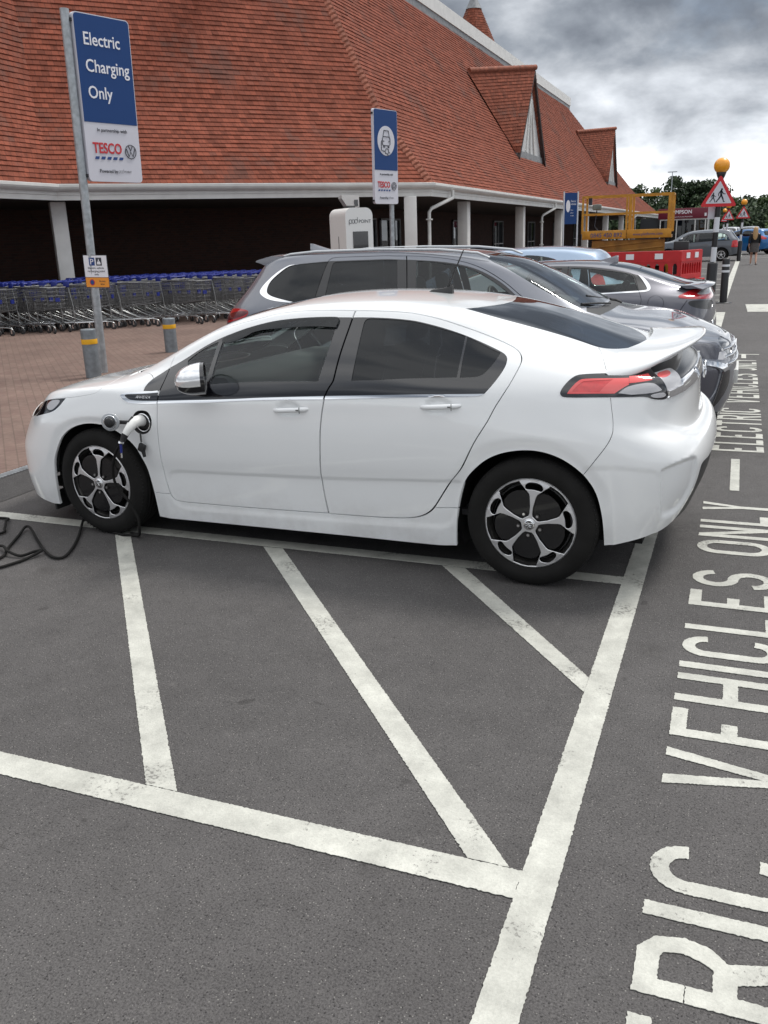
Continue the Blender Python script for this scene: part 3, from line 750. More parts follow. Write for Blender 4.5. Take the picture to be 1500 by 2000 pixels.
def build_hero():
    root = thing('parked_car', (-3.533, 5.064, 0), 'white electric hatchback with its charging plug in the front wing, nearest car', 'car', rz=math.atan2(-.0318, .9995))
    pt = Patch(HERO_NET)
    H = HERO_UV
    cup = lambda x, z: [tuple(map(float, q)) for q in pt.side([(x+.062*math.cos(a), z+.036*math.sin(a)) for a in np.linspace(0, 2*math.pi, 15)[:-1]])]
    pt.dents = [(H['pocket'], -.017, .030, 'in'), (H['crease'], -.006, .026, 'in'), (H['bumper_ridge'], -.0045, .034, 'in'),
                (cup(1.362, .857), -.010, .026, 'in'), (cup(2.212, .910), -.010, .026, 'in'),
                (H['arch_rear'], -.010, .075, 'out'), (H['arch_front'], -.010, .075, 'out')]
    NU, NV = pt.nu-1, pt.nv-1
    ring = lambda k: {'name': None, 'ring': (H[k+'_out'], H[k+'_in'])}
    def reg(name, key=None, uv=None):
        uv = uv or H[key or name]
        return {'name': name, 'edges': [uv], 'test': uv}
    t = lambda P: [tuple(float(c) for c in q) for q in pt.top(P)]
    rr_ = lambda P: [tuple(float(c) for c in q) for q in pt.rear(P)]
    be = H['backlight_edge']
    bl = be + [(be[-1][0], NV+.5)] + t([(2.33, -.001)])[:1]
    bl[-1] = (bl[-1][0], NV+.5)
    bl += t([(2.325, -.10), (2.30, -.25), (2.265, -.40)])
    ho = H['hood']
    fr = t([(.15, -.66), (.13, -.5), (.12, -.3), (.115, -.001)])
    lead = [(.0, NV+.5), (.0, NV-3.2)] + [(1, NV-3.6), (1.6, NV-4.0), (2.2, NV-4.7), (2.7, NV-5.2)]
    hood = ho + fr[:-1] + [(fr[-1][0], NV+.5)] + lead
    def inner(P, d):      # offset in the metric of the surface (uv scaled)
        Q = offset([(a*.3, b*.12) for a, b in P], d)
        return [(a/.3, b/.12) for a, b in Q]
    cowl = t([(.16, -.69), (.27, -.70), (.36, -.675), (.33, -.50), (.30, -.25)]) ; cowl += [(t([(.29, -.001)])[0][0], NV+.5), (fr[-1][0]+.03, NV+.5)] + t([(.125, -.25), (.14, -.5)])
    ws = t([(.37, -.668), (.55, -.640), (.75, -.610), (.95, -.575), (1.10, -.545), (1.20, -.50), (1.25, -.38), (1.275, -.2)])
    ws += [(t([(1.28, -.001)])[0][0], NV+.5), (t([(.30, -.001)])[0][0], NV+.5)] + t([(.31, -.25), (.34, -.50)])
    bl_low = H['bumper_low']
    k0 = 0
    for i, q in enumerate(bl_low):
        if pt.ev([q[0]], [q[1]])[0][0] > 3.335: k0 = i; break
    under = bl_low[:k0+1] + [(bl_low[k0][0], -.5), (bl_low[0][0]-.3, -.5), (bl_low[0][0]-.3, bl_low[0][1]-.03)]
    vt = bl_low[-1][1]
    diff = bl_low[k0:] + [(NU+.5, vt+.05), (NU+.5, .35), (bl_low[k0][0], .35)]
    diff_under = [(bl_low[k0][0], .35), (NU+.5, .35), (NU+.5, -.5), (bl_low[k0][0], -.5)]
    # rear face below the spoiler: smoked panel, chrome bar, number plate recess
    sl = H['spoiler_low']
    hl = H['hatch_lamp']
    cb = H['chromebar']
    cbz = [pt.ev([q[0]], [q[1]])[0] for q in cb]
    bar = rr_([(-.715, 1.000), (-.66, 1.006), (-.60, 1.012), (-.5, 1.018), (-.3, 1.022), (-.02, 1.024)]) + rr_([(-.02, .965), (-.3, .964), (-.5, .960), (-.62, .956), (-.70, .952), (-.73, .955)])
    bar[5] = (NU+.5, bar[5][1]); bar[6] = (NU+.5, bar[6][1])
    dark = rr_([(-.70, 1.04), (-.66, 1.066), (-.60, 1.082), (-.50, 1.088), (-.30, 1.088), (-.02, 1.085)]) + rr_([(-.02, 1.024), (-.3, 1.022), (-.5, 1.018), (-.60, 1.012), (-.70, 1.002)])
    dark[5] = (NU+.5, dark[5][1]); dark[6] = (NU+.5, dark[6][1])
    guides = [metric_offset(H[k], q) for k, q in (('crease', .013), ('crease', -.013), ('pocket', .014), ('pocket', -.014), ('bumper_ridge', .014), ('bumper_ridge', -.014))]
    regs = [
        {'name': None, 'edges': guides, 'test': [(-9, -9), (-9, -8), (-8, -8)]},
        {'name': None, 'edges': [H['arch_front']], 'test': H['arch_front']},
        {'name': None, 'edges': [H['arch_rear']], 'test': H['arch_rear']},
        {'name': None, 'edges': [under, diff_under], 'test': under}, {'name': None, 'edges': [], 'test': diff_under},
    ]
    ring_regs = ['front_door', 'rear_door']
    for k in ring_regs:
        regs.append({'name': None, 'edges': [H[k+'_out'], H[k+'_in']], 'test': H[k+'_out'], 'minus': H[k+'_in']})
    for k in ('gap_pillar', 'gap_sill_front', 'gap_sill_rear', 'gap_bumper', 'gap_hatch'):
        regs.append(reg(None, uv=H[k]))
    hg = inner(hood, -.0018)
    regs.append({'name': None, 'edges': [hg], 'test': hg, 'minus': inner(hood, .0018)})
    regs += [reg('port', uv=H['port']),
        reg('deflector'), reg('front_quarter_glass'), reg('front_glass'), reg('rear_glass'), reg('rear_quarter_glass'),
        reg('badge_black'), reg('badge_chrome'), reg('corner_black'), reg('front_black'), reg('rear_black'), reg('door_chrome'),
        reg('front_door', uv=H['front_door_in']), reg('rear_door', uv=H['rear_door_in']),
        reg('lamp_red_inner'), reg('lamp_red'), reg('lamp_red_b'), reg('lamp_clear'), reg('lamp_reverse'),
        reg('lamp_black'), reg('hatch_lamp_red'), reg('hatch_lamp'), reg('bar', uv=bar), reg('dark', uv=dark), reg('diffuser', uv=diff),
        reg('headlight_clear'), reg('headlight'), reg('hood', uv=inner(hood, .0018)), reg('cowl', uv=cowl), reg('windscreen', uv=ws), reg('backlight', uv=bl)]
    V, T = carve(pt, regs, gu=18, gv=9)
    mk = lambda nm, key, m, par, **kw: panel_mesh(nm, pt, V, T[key], m, par, **kw)
    body = mk('body', 'body', M['white_paint'], root, both=True)
    mk('bonnet', 'hood', M['white_paint'], root, both=True)
    mk('cowl', 'cowl', M['black_plastic'], root, both=True, lift=-.012)
    mk('windscreen', 'windscreen', M['glass_screen'], root, both=True, lift=-.003, skirt=.004)
    mk('rear_window', 'backlight', M['glass_dark'], root, both=True, lift=-.002, skirt=.006)
    for mir in (False, True):
        fd = mk('front_door', 'front_door', M['white_paint'], root, mirror=mir)
        rd = mk('rear_door', 'rear_door', M['white_paint'], root, mirror=mir)
        mk('door_trim', 'front_black', M['black_gloss'], fd, mirror=mir, lift=-.001)
        mk('door_trim', 'rear_black', M['black_gloss'], rd, mirror=mir, lift=-.001)
        mk('window', 'front_glass', M['glass_side'], fd, mirror=mir, lift=-.005, skirt=.004)
        mk('window', 'front_quarter_glass', M['glass_side'], fd, mirror=mir, lift=-.004, skirt=.004)
        mk('wind_deflector', 'deflector', M['glass_dark'], fd, mirror=mir, lift=.010, skirt=.006)
        mk('window', 'rear_glass', M['glass_dark'], rd, mirror=mir, lift=-.005, skirt=.004)
        mk('window', 'rear_quarter_glass', M['glass_dark'], rd, mirror=mir, lift=-.004, skirt=.004)
        mk('chrome_strip', 'door_chrome', M['chrome'], root, mirror=mir, lift=.003, skirt=.005)
        bd = mk('wing_badge', 'badge_black', M['black_gloss'], root, mirror=mir, lift=.0)
        mk('badge_surround', 'badge_chrome', M['chrome'], bd, mirror=mir, lift=.003)
        mk('pillar_trim', 'corner_black', M['black_gloss'], root, mirror=mir, lift=-.001)
        lp = mk('tail_light', 'lamp_black', M['black_gloss'], root, mirror=mir, lift=.003)
        mk('red_lens', 'lamp_red', M['pink_lens'], lp, mirror=mir, lift=.004)
        mk('red_lens', 'lamp_red_inner', M['red_lens'], lp, mirror=mir, lift=.002)
        mk('red_lens', 'lamp_red_b', M['pink_lens'], lp, mirror=mir, lift=.004)
        mk('clear_lens', 'lamp_clear', M['clear_lens'], lp, mirror=mir, lift=.004)
        mk('reversing_lens', 'lamp_reverse', M['clear_lens'], lp, mirror=mir, lift=.004)
        hp = mk('hatch_light', 'hatch_lamp', M['clear_lens'], root, mirror=mir, lift=.004)
        mk('red_lens', 'hatch_lamp_red', M['pink_lens'], hp, mirror=mir, lift=.004)
        hd = mk('headlight', 'headlight', M['black_gloss'], root, mirror=mir, lift=-.001)
        mk('lamp_lens', 'headlight_clear', M['clear_lens'], hd, mirror=mir, lift=.0)
    mk('chrome_bar', 'bar', M['chrome'], root, both=True, lift=.012)
    mk('smoked_panel', 'dark', mat('smoked_panel', (.010, .010, .012), .14, spec=.25), root, both=True, lift=.0)
    mk('diffuser', 'diffuser', M['black_plastic'], root, both=True, lift=-.01, skirt=.05)
    if False:
        mk('charge_port', 'port', M['black_plastic'], root)
    mk('wing_filler', 'port', M['white_paint'], root, mirror=True)
    # ---------------- underbody, arches, cabin
    ub = MB()
    ub.box((-.62, -.62, .20), (3.20, .62, .26), M['dark_liner'])
    ub.box((.42, -.80, .19), (2.25, .80, .30), M['dark_liner'])
    ub.box((-.70, -.45, .26), (-.45, .45, .60), M['dark_liner'])
    ub.box((3.02, -.58, .26), (3.18, .58, .78), M['dark_liner'])
    ub.box((-.45, -.55, .26), (.42, .55, .84), M['dark_liner'])
    ub.box((2.22, -.55, .26), (3.02, .55, .86), M['dark_liner'])
    ub.build('underbody', None, root)
    for cx in (0, 2.685):
        for sg in (-1, 1):
            a = MB()
            n = 28; pr = []
            for k in range(n+1):
                th = R(-25 + 230*k/n)
                pr.append((cx+.405*math.cos(th), .335+.41*math.sin(th)))
            P = [[(x, sg*.785, z) for x, z in pr], [(x, sg*.55, z) for x, z in pr]]
            a.sheet(P, M['dark_liner'])
            ctr = [(cx, sg*.55, .335)]+[(x, sg*.55, z) for x, z in pr]
            a.add(ctr, [(0, i+1, i+2) for i in range(len(pr)-1)], M['dark_liner'])
            a.build('wheel_arch', None, root)
    # wheels
    for cx, sg, st in ((0, -1, -3), (2.685, -1, 0), (0, 1, -3), (2.685, 1, 0)):
        w = sub_empty('wheel', root, (cx, sg*.772, .334), (R(st) if sg < 0 else math.pi+R(st)))
        y_wheel(w)
        w.rotation_euler[1] = 0
    cabin(root, dash_x=.78, seat_x=1.35, rear_x=2.15, floor=.30, belt=.93, w=.72, top=1.33)
    # ---------------- door handles
    for (hx, hz, dr) in ((1.375, .852, 0), (2.225, .905, 1)):
        for sg in (-1, 1):
            c = pt.side([(hx, hz)])[0]; p = pt.ev([c[0]], [c[1]])[0]
            y = sg*p[1]
            hb = MB()
            L = .11
            n = 14; rows = []
            for i in range(n+1):
                s_ = -1+2*i/n
                xx = hx+s_*L; yy = abs(y)+.006+.026*(1-abs(s_)**4)
                hh = .0135*(1-.35*abs(s_)**6)
                rows.append([(xx, sg*(yy-.010), hz+hh+s_*.008), (xx, sg*(yy+.002), hz+hh*.75+s_*.008), (xx, sg*(yy+.004), hz+s_*.008), (xx, sg*(yy+.001), hz-hh*.75+s_*.008), (xx, sg*(yy-.010), hz-hh+s_*.008)])
            if sg < 0: rows = [r_[::-1] for r_ in rows]
            hb.sheet(rows, M['white_paint'])
            hb.box((hx+.045, sg*(abs(y)+.036), hz+.002), (hx+.060, sg*(abs(y)+.0375), hz+.007), M['black_plastic'])
            hb.box((hx+.0640, sg*(abs(y)+.030), hz-.014), (hx+.0652, sg*(abs(y)+.0365), hz+.020), M['dark_liner'])
            ho_ = hb.build('handle', None, root)
            cu = MB(); rows = []
            # shallow cup behind the grip
            for j in range(9):
                rr2 = .062*j/8; row = []
                for k in range(29):
                    a = 2*math.pi*k/28
                    x_ = hx-.005+rr2*math.cos(a)*1.05; z_ = hz+.003+rr2*math.sin(a)*.66
                    q = pt.side([(x_, z_)])[0]; yy = pt.ev([q[0]], [q[1]])[0][1]
                    row.append((x_, sg*(yy+.0012-.0*(1-(j/8)**2)), z_))
                rows.append(row)
            #cu.sheet(rows, M['white_paint']).build('handle_cup', None, root)
    # ---------------- door mirrors
    for sg in (-1, 1):
        mirror_unit(root, sg)
    # ---------------- spoiler on the hatch
    sp = MB(); top = []; bot = []
    # y, x of the trailing edge, z of it, x where it leaves the hatch, z there
    st = [(.765, 3.03, 1.052, 2.985, 1.062), (.735, 3.12, 1.080, 3.00, 1.085), (.69, 3.20, 1.112, 3.01, 1.118), (.62, 3.265, 1.148, 3.03, 1.133), (.50, 3.325, 1.172, 3.06, 1.142), (.32, 3.365, 1.185, 3.09, 1.141), (.15, 3.38, 1.19, 3.10, 1.139), (0, 3.385, 1.191, 3.105, 1.138)]
    full = [(-y, *r_) for y, *r_ in st] + [(y, *r_) for y, *r_ in st[::-1][1:]]
    rows = []
    for (y, xt, zt, xa, za) in full:
        if abs(y) > .65: xa += .016
        lipz = zt-.020
        w = [0, .25, .5, .75, 1]
        row = []
        for s_ in w:
            row.append((xa+(xt-xa)*s_, y, za+.012*(1-s_)+.006+(zt-za)*(s_**1.6)))
        row += [(xt+.006, y, zt-.008), (xt-.002, y, lipz-.004)]
        thick = .030
        xb = max(xa, xt-.16)
        row += [(xt-.07, y, zt-.050), (xb, y, min(za, zt)-.062), (xa+.01, y, za-.05)]
        rows.append(row)
    sp.sheet([list(r_) for r_ in zip(*rows)], M['white_paint'])
    s_o = sp.build('spoiler', None, root)
    sub = s_o.modifiers.new('s', 'SUBSURF'); sub.levels = 2; sub.render_levels = 2
    # ---------------- roof aerial
    q = pt.top([(1.93, -.02)])[0]; z0 = pt.ev([q[0]], [q[1]])[0][2]
    ae = MB()
    rows = []
    for s_, wd, hh in ((0, .004, .002), (.15, .014, .016), (.4, .02, .022), (.7, .022, .030), (.9, .022, .040), (1, .018, .042)):
        x_ = 1.84+.155*s_
        rows.append([(x_, -wd, z0-.004), (x_, -wd*.6, z0+hh*.8), (x_, 0, z0+hh), (x_, wd*.6, z0+hh*.8), (x_, wd, z0-.004)])
    ae.sheet(rows, M['black_plastic'])
    ae.add(rows[-1], [(0, 1, 2, 3, 4)], M['black_plastic'])
    ae.build('aerial_base', None, root)
    rod = MB(); rod.tube([(1.965, 0, z0+.03), (1.99, 0, z0+.085), (2.06, 0, z0+.235)], [.008, .0055, .003], M['black_plastic'], 8)
    rod.build('aerial', None, root)
    # roof seam ahead of the hatch
    # wipers
    wp = MB()
    wp.tube([(.20, -.45, 1.005), (.32, -.18, 1.062), (.40, .10, 1.098)], .007, M['black_plastic'], 6)
    wp.tube([(.20, -.62, .985), (.23, -.40, 1.01), (.28, -.05, 1.045)], .006, M['black_plastic'], 6)
    wp.build('wiper', None, root)
    # number plate in the diffuser
    pl = MB(); q = pt.rear([(-.02, .52)])[0]; xx = pt.ev([q[0]], [q[1]])[0][0]
    pl.box((xx-.050, -.26, .45), (xx-.036, .26, .56), M['plate_yellow'], bev=.003)
    pl.build('number_plate', None, root)
    em = MB(); em.lathe([(.001, 0), (.035, .0), (.041, -.004), (.046, 0), (.048, .006), (.04, .01)], M['chrome'], 28, Mx((3.395, 0, 1.0), ry=R(90)))
    em.build('hatch_emblem', None, root)
    # model script on the wing badge
    lettering(root, pt)
    charge_port(root, pt)
    # tow line: mud flap ahead of the front wheel
    for sg in (-1, 1):
        fl = MB(); fl.box((-.47, sg*.80, .10), (-.455, sg*.56, .22), M['black_plastic']); fl.build('air_deflector', None, root)
    return root, pt

def lettering(root, pt):
    """AMPERA in slanted chrome strokes on the black wing badge"""
    G = {'A': [[(0, 0), (.5, 1), (.9, 1), (.95, 0)], [(.35, .35), (.92, .35)]], 'M': [[(0, 0), (.25, 1), (.5, .2), (.85, 1), (1, 0)]],
         'P': [[(0, 0), (.15, 1), (.9, 1), (.9, .45), (.1, .45)]], 'E': [[(.9, 0), (0, 0), (.1, 1), (1, 1)], [(.05, .5), (.8, .5)]],
         'R': [[(0, 0), (.15, 1), (.9, 1), (.9, .5), (.1, .5)], [(.5, .5), (.9, 0)]]}
    for sg in (-1, 1):
        mb = MB()
        x0, z0 = .343, .874
        for i, ch in enumerate('AMPERA'):
            for st in G[ch]:
                pts = []
                for (a, b) in st:
                    lx = (a+i*1.22)*.0145 + b*.004; x = (x0+lx) if sg < 0 else (x0+.105-lx)
                    z = z0+.013*b+(x-x0)*.02
                    q = pt.side([(x, z)])[0]; y = pt.ev([q[0]], [q[1]])[0][1]
                    pts.append((x, sg*(y+.0025), z))
                mb.tube(pts, .0015, M['chrome'], 5)
        mb.build('badge_lettering', None, root)

def cabin(root, dash_x, seat_x, rear_x, floor, belt, w, top, rhd=True, light=True):
    """seats, wheel and dashboard seen through the glass"""
    fl = MB(); fl.box((dash_x-.2, -w, floor), (rear_x+.55, w, floor+.03), M['seat_cloth']); 
    fl.box((rear_x+.45, -w*.95, floor), (rear_x+.52, w*.95, belt-.02), M['seat_cloth'])
    fl.build('cabin_floor', None, root)
    d = MB(); rows = []
    for y in np.linspace(-w, w, 9):
        e = .04*(abs(y)/w)**2
        rows.append([(dash_x-.30+e, y, belt+.02), (dash_x-.12+e, y, belt+.06), (dash_x+.05+e, y, belt+.05), (dash_x+.10+e, y, belt-.02), (dash_x+.04, y, belt-.30)])
    d.sheet(rows, M['seat_cloth']); 
    d.build('dashboard', None, root)
    for sg in (-1, 1):
        y = sg*w*.50
        s_ = MB()
        s_.box((seat_x-.42, y-.23, floor+.12), (seat_x+.06, y+.23, floor+.30), M['seat_cloth'], bev=.05)
        s_.box((-.07, -.22, 0), (.07, .22, .58), M['seat_cloth'], Mx((seat_x+.06, y, floor+.22), ry=R(18)), bev=.06)
        s_.box((-.045, -.12, 0), (.045, .12, .17), M['seat_cloth'], Mx((seat_x+.265, y, min(floor+.80, top-.24)), ry=R(12)), bev=.045)
        s_.tube([(seat_x+.25, y-.05, floor+.7), (seat_x+.27, y-.05, min(floor+.86, top-.2))], .006, M['chrome'], 6)
        s_.build('seat', None, root)
        r_ = MB()
        r_.box((rear_x-.40, y-.26, floor+.12), (rear_x+.06, y+.26, floor+.30), M['seat_cloth'], bev=.05)
        r_.box((-.06, -.25, 0), (.06, .25, .50), M['seat_cloth'], Mx((rear_x+.10, y, floor+.24), ry=R(22)), bev=.05)
        r_.box((-.04, -.12, 0), (.04, .12, .13), M['seat_cloth'], Mx((rear_x+.30, y, floor+.73), ry=R(12)), bev=.04)
        r_.build('rear_seat', None, root)
    wy = w*.5 if rhd else -w*.5
    st = MB()
    m = Mx((dash_x+.26, wy, belt+.02), ry=R(-68))
    ring = [(.18*math.cos(a), .18*math.sin(a), 0) for a in np.linspace(0, 2*math.pi, 33)]
    st.tube(ring, .014, M['black_plastic'], 8, m, cap=False)
    st.tube([(-.17, 0, 0), (-.05, 0, -.03), (.05, 0, -.03), (.17, 0, 0)], .016, M['black_plastic'], 8, m)
    st.tube([(0, -.17, 0), (0, -.03, -.03)], .014, M['black_plastic'], 8, m)
    st.tube([(0, 0, -.02), (0, 0, -.30)], .025, M['black_plastic'], 8, m)
    st.build('steering_wheel', None, root)

def mirror_unit(root, sg, x=.80, z=.985, y=.985, s=1.0, cap=None, base=True, turn=R(30)):
    """shell, glass, lower half and foot of a door mirror"""
    cap = cap or M['mirror_shell']
    sh = MB(); lo = MB()
    n, m = 14, 18
    def pt_(i, j):
        a = math.pi/2*i/n                         # 0 = leading point, n = rim at the glass side
        th = 2*math.pi*j/m
        r = math.sin(a)**.75
        X = .125*(1-math.cos(a))*1.0
        yy = .098*r*math.cos(th)
        zz = .088*r*math.sin(th) + .016*math.cos(a)
        X = (X-.06)*1.15
        ca, sa = math.cos(turn), math.sin(turn)
        return (x+(X*ca+yy*sa*1.0)*s, sg*(y+(yy*ca-X*sa)*s), z+(zz+.03*(1-math.cos(a)))*s)
    up = []; dn = []
    for i in range(n+1):
        up.append([pt_(i, j) for j in range(-1, m//2+2)])
        dn.append([pt_(i, j) for j in range(m//2+1, m)])
    if sg > 0: up = [r_[::-1] for r_ in up]; dn = [r_[::-1] for r_ in dn]
    sh.sheet(up, cap); u = sh.build('door_mirror', None, root)
    lo.sheet(dn, M['black_gloss'])
    rim = [pt_(n, j) for j in range(m)]
    cx = rim[0][0]
    back = [(p[0]+.020*s*math.cos(turn), p[1]-sg*.020*s*math.sin(turn), p[2]) for p in rim]
    lo.add(rim+back, [((j, (j+1) % m, m+(j+1) % m, m+j)) for j in range(m)], M['black_gloss'], True)
    lo.add([(p[0]-.002, (p[1]-sg*y)*.93+sg*y, (p[2]-z-.03*s)*.93+z+.03*s) for p in back], [tuple(range(m))], M['chrome'])
    # indicator strip
    ind = [pt_(i, j) for i in (5, 9, 12) for j in ((m//2+0),)]
    # foot
    if base:
        lo.tube([(x+.01*s, sg*(y-.03), z-.025*s), (x+.0*s, sg*(y-.07*s), z-.048*s), (x-.03*s, sg*(y-.125*s), z-.052*s)], [.034*s, .028*s, .034*s], M['black_gloss'], 10)
    lo.build('mirror_housing', None, u)
    ip = MB(); pts = [pt_(i, m//2+.55) for i in np.linspace(3.5, 13, 6)]
    ip.tube(pts, .0085*s, M['clear_lens'], 6); ip.build('indicator', None, u)

def charge_port(root, pt):
    """black recess in the near front wing, flap, plug, pilot cap"""
    q = pt.side([(.335, .745)])
    uv = HERO_UV['port']
    P = pt.ev([a for a, b in uv], [b for a, b in uv]); P[:, 1] *= -1
    c = P.mean(0)
    mb = MB(); n = len(P)
    back = [(c[0]+(p[0]-c[0])*.80, p[1]+.05, c[2]+(p[2]-c[2])*.80) for p in P]
    lip = [(c[0]+(p[0]-c[0])*.90, p[1]+.004, c[2]+(p[2]-c[2])*.90) for p in P]
    mb.add([tuple(p) for p in P]+lip+back, [(i, (i+1) % n, n+(i+1) % n, n+i) for i in range(n)]+[(n+i, n+(i+1) % n, 2*n+(i+1) % n, 2*n+i) for i in range(n)], M['black_plastic'], True)
    mb.add(back, [tuple(range(n))[::-1]], M['black_plastic'])
    po = mb.build('charge_port', None, root)
    ring = MB()
    ring.tube([(c[0]+.012+.048*math.cos(a), c[1]-.004, c[2]-.004+.052*math.sin(a)) for a in np.linspace(0, 2*math.pi, 33)], .004, M['chrome'], 8, cap=False)
    ring.lathe([(.001, .02), (.040, .02), (.044, .0), (.047, 0)], M['black_plastic'], 28, Mx((c[0]+.012, c[1]+.02, c[2]-.004), rx=R(90)))
    ring.build('socket_ring', None, po)
    fl = MB()
    # round flap swung open to the front
    fc = Vector((c[0]-.165, c[1]-.075, c[2]+.005))
    mxf = frame(fc, (.93, .36, 0), (0, 0, 1), (.36, -.93, 0))
    fl.lathe([(.001, .004), (.048, .004), (.054, .001), (.054, -.004), (.048, -.006), (.001, -.006)], M['charge_flap'], 32, mxf)
    fl.tube([mxf @ Vector((.036*math.cos(a), .038*math.sin(a), .006)) for a in np.linspace(0, 2*math.pi, 25)], .004, M['chrome'], 6, cap=False)
    fl.lathe([(.001, .03), (.024, .03), (.028, .024), (.028, .004)], M['black_plastic'], 20, mxf)
    fl.box((c[0]-.14, c[1]-.045, c[2]-.012), (c[0]-.045, c[1]-.028, c[2]+.010), M['black_plastic'], bev=.005)
    fl.build('charge_flap', None, root)
# ------------------------------------------------------------------ camera, daylight
def make_camera():
    cd = bpy.data.cameras.new('camera'); co = bpy.data.objects.new('camera', cd); COL.objects.link(co)
    r = Vector((.9306777, .3643886, -.0325553)); u = Vector((-.0795084, .2883235, .9542264)); f = Vector((-.3570957, .8854888, -.2973082))
    m = Matrix.Identity(4)
    for k in range(3): m[k][0] = r[k]; m[k][1] = u[k]; m[k][2] = -f[k]
    m[2][3] = 1.71
    co.matrix_world = m
    cd.sensor_fit = 'VERTICAL'; cd.sensor_height = 24; cd.lens = 24*1711.5/2000
    cd.clip_start = .05; cd.clip_end = 5000
    scene.camera = co

SUN_EL, SUN_AZ = 58, 35      # azimuth from +Y towards +X
def make_world():
    w = bpy.data.worlds.new('World'); scene.world = w; w.use_nodes = True
    nt = w.node_tree; nt.nodes.clear()
    out = _n(nt, 'ShaderNodeOutputWorld'); bg = _n(nt, 'ShaderNodeBackground'); bg.inputs['Strength'].default_value = .10
    sky = _n(nt, 'ShaderNodeTexSky', sky_type='NISHITA'); sky.sun_disc = False
    sky.sun_elevation = R(SUN_EL); sky.sun_rotation = R(SUN_AZ)
    tc = _n(nt, 'ShaderNodeTexCoord')
    sep = _n(nt, 'ShaderNodeSeparateXYZ'); nt.links.new(tc.outputs['Generated'], sep.inputs[0])
    # project the direction onto a cloud deck
    mz = _n(nt, 'ShaderNodeMath', operation='ADD'); mz.inputs[1].default_value = .46; nt.links.new(sep.outputs['Z'], mz.inputs[0])
    mx = _n(nt, 'ShaderNodeMath', operation='MAXIMUM'); mx.inputs[1].default_value = .08; nt.links.new(mz.outputs[0], mx.inputs[0])
    dv = _n(nt, 'ShaderNodeVectorMath', operation='DIVIDE'); nt.links.new(tc.outputs['Generated'], dv.inputs[0])
    cb = _n(nt, 'ShaderNodeCombineXYZ')
    for i in range(3): nt.links.new(mx.outputs[0], cb.inputs[i])
    nt.links.new(cb.outputs[0], dv.inputs[1])
    off = _n(nt, 'ShaderNodeVectorMath', operation='ADD'); off.inputs[1].default_value = (CLOUD_OFF[0], CLOUD_OFF[1], 0); nt.links.new(dv.outputs[0], off.inputs[0])
    fl = _n(nt, 'ShaderNodeVectorMath', operation='MULTIPLY'); fl.inputs[1].default_value = (1, 1, 0); nt.links.new(off.outputs[0], fl.inputs[0])
    def noise(s, d, rough, dist=0.0):
        n = _n(nt, 'ShaderNodeTexNoise'); n.inputs['Scale'].default_value = s; n.inputs['Detail'].default_value = d; n.inputs['Roughness'].default_value = rough
        n.inputs['Distortion'].default_value = dist
        nt.links.new(fl.outputs[0], n.inputs['Vector']); return n
    n1 = noise(1.5, 9, .52, .12); n2 = noise(4.6, 8, .55, .15)
    mixn = _n(nt, 'ShaderNodeMath', operation='MULTIPLY_ADD'); mixn.inputs[1].default_value = .58
    nt.links.new(n2.outputs['Fac'], mixn.inputs[0]); 
    m2 = _n(nt, 'ShaderNodeMath', operation='MULTIPLY'); m2.inputs[1].default_value = .48; nt.links.new(n1.outputs['Fac'], m2.inputs[0])
    nt.links.new(m2.outputs[0], mixn.inputs[2])
    # darker bases overhead, bright near the horizon
    elv = _n(nt, 'ShaderNodeMapRange'); elv.inputs['From Min'].default_value = .02; elv.inputs['From Max'].default_value = .24
    elv.inputs['To Min'].default_value = .115; elv.inputs['To Max'].default_value = -.10; nt.links.new(sep.outputs['Z'], elv.inputs['Value'])
    hi = _n(nt, 'ShaderNodeMapRange'); hi.inputs['From Min'].default_value = .30; hi.inputs['From Max'].default_value = .60
    hi.inputs['To Min'].default_value = 0; hi.inputs['To Max'].default_value = .28; nt.links.new(sep.outputs['Z'], hi.inputs['Value'])
    ad0 = _n(nt, 'ShaderNodeMath', operation='ADD'); nt.links.new(mixn.outputs[0], ad0.inputs[0]); nt.links.new(elv.outputs[0], ad0.inputs[1])
    ad = _n(nt, 'ShaderNodeMath', operation='ADD'); nt.links.new(ad0.outputs[0], ad.inputs[0]); nt.links.new(hi.outputs[0], ad.inputs[1])
    cr = _n(nt, 'ShaderNodeValToRGB'); nt.links.new(ad.outputs[0], cr.inputs['Fac'])
    e = cr.color_ramp.elements
    e[0].position = .38; e[0].color = (.115, .130, .155, 1)
    e[1].position = .45; e[1].color = (.19, .21, .24, 1)
    for p, c in ((.51, (.30, .32, .35)), (.59, (.46, .485, .52)), (.71, (.76, .77, .78))):
        q = cr.color_ramp.elements.new(p); q.color = (*c, 1)
    sc = _n(nt, 'ShaderNodeVectorMath', operation='SCALE'); sc.inputs['Scale'].default_value = 10; nt.links.new(cr.outputs['Color'], sc.inputs[0])
    # thin gaps of blue
    gp = _n(nt, 'ShaderNodeMapRange'); gp.inputs['From Min'].default_value = .30; gp.inputs['From Max'].default_value = .42
    gp.inputs['To Min'].default_value = .62; gp.inputs['To Max'].default_value = 1; nt.links.new(n1.outputs['Fac'], gp.inputs['Value'])
    mix = _n(nt, 'ShaderNodeMix', data_type='RGBA')
    nt.links.new(gp.outputs[0], mix.inputs['Factor']); nt.links.new(sky.outputs[0], mix.inputs['A']); nt.links.new(sc.outputs[0], mix.inputs['B'])
    nt.links.new(mix.outputs['Result'], bg.inputs['Color']); nt.links.new(bg.outputs[0], out.inputs['Surface'])
    ld = bpy.data.lights.new('sun', 'SUN'); ld.energy = 1.3; ld.angle = R(14); ld.color = (1, .965, .91)
    lo = bpy.data.objects.new('sun', ld); COL.objects.link(lo)
    az = R(SUN_AZ); el = R(SUN_EL)
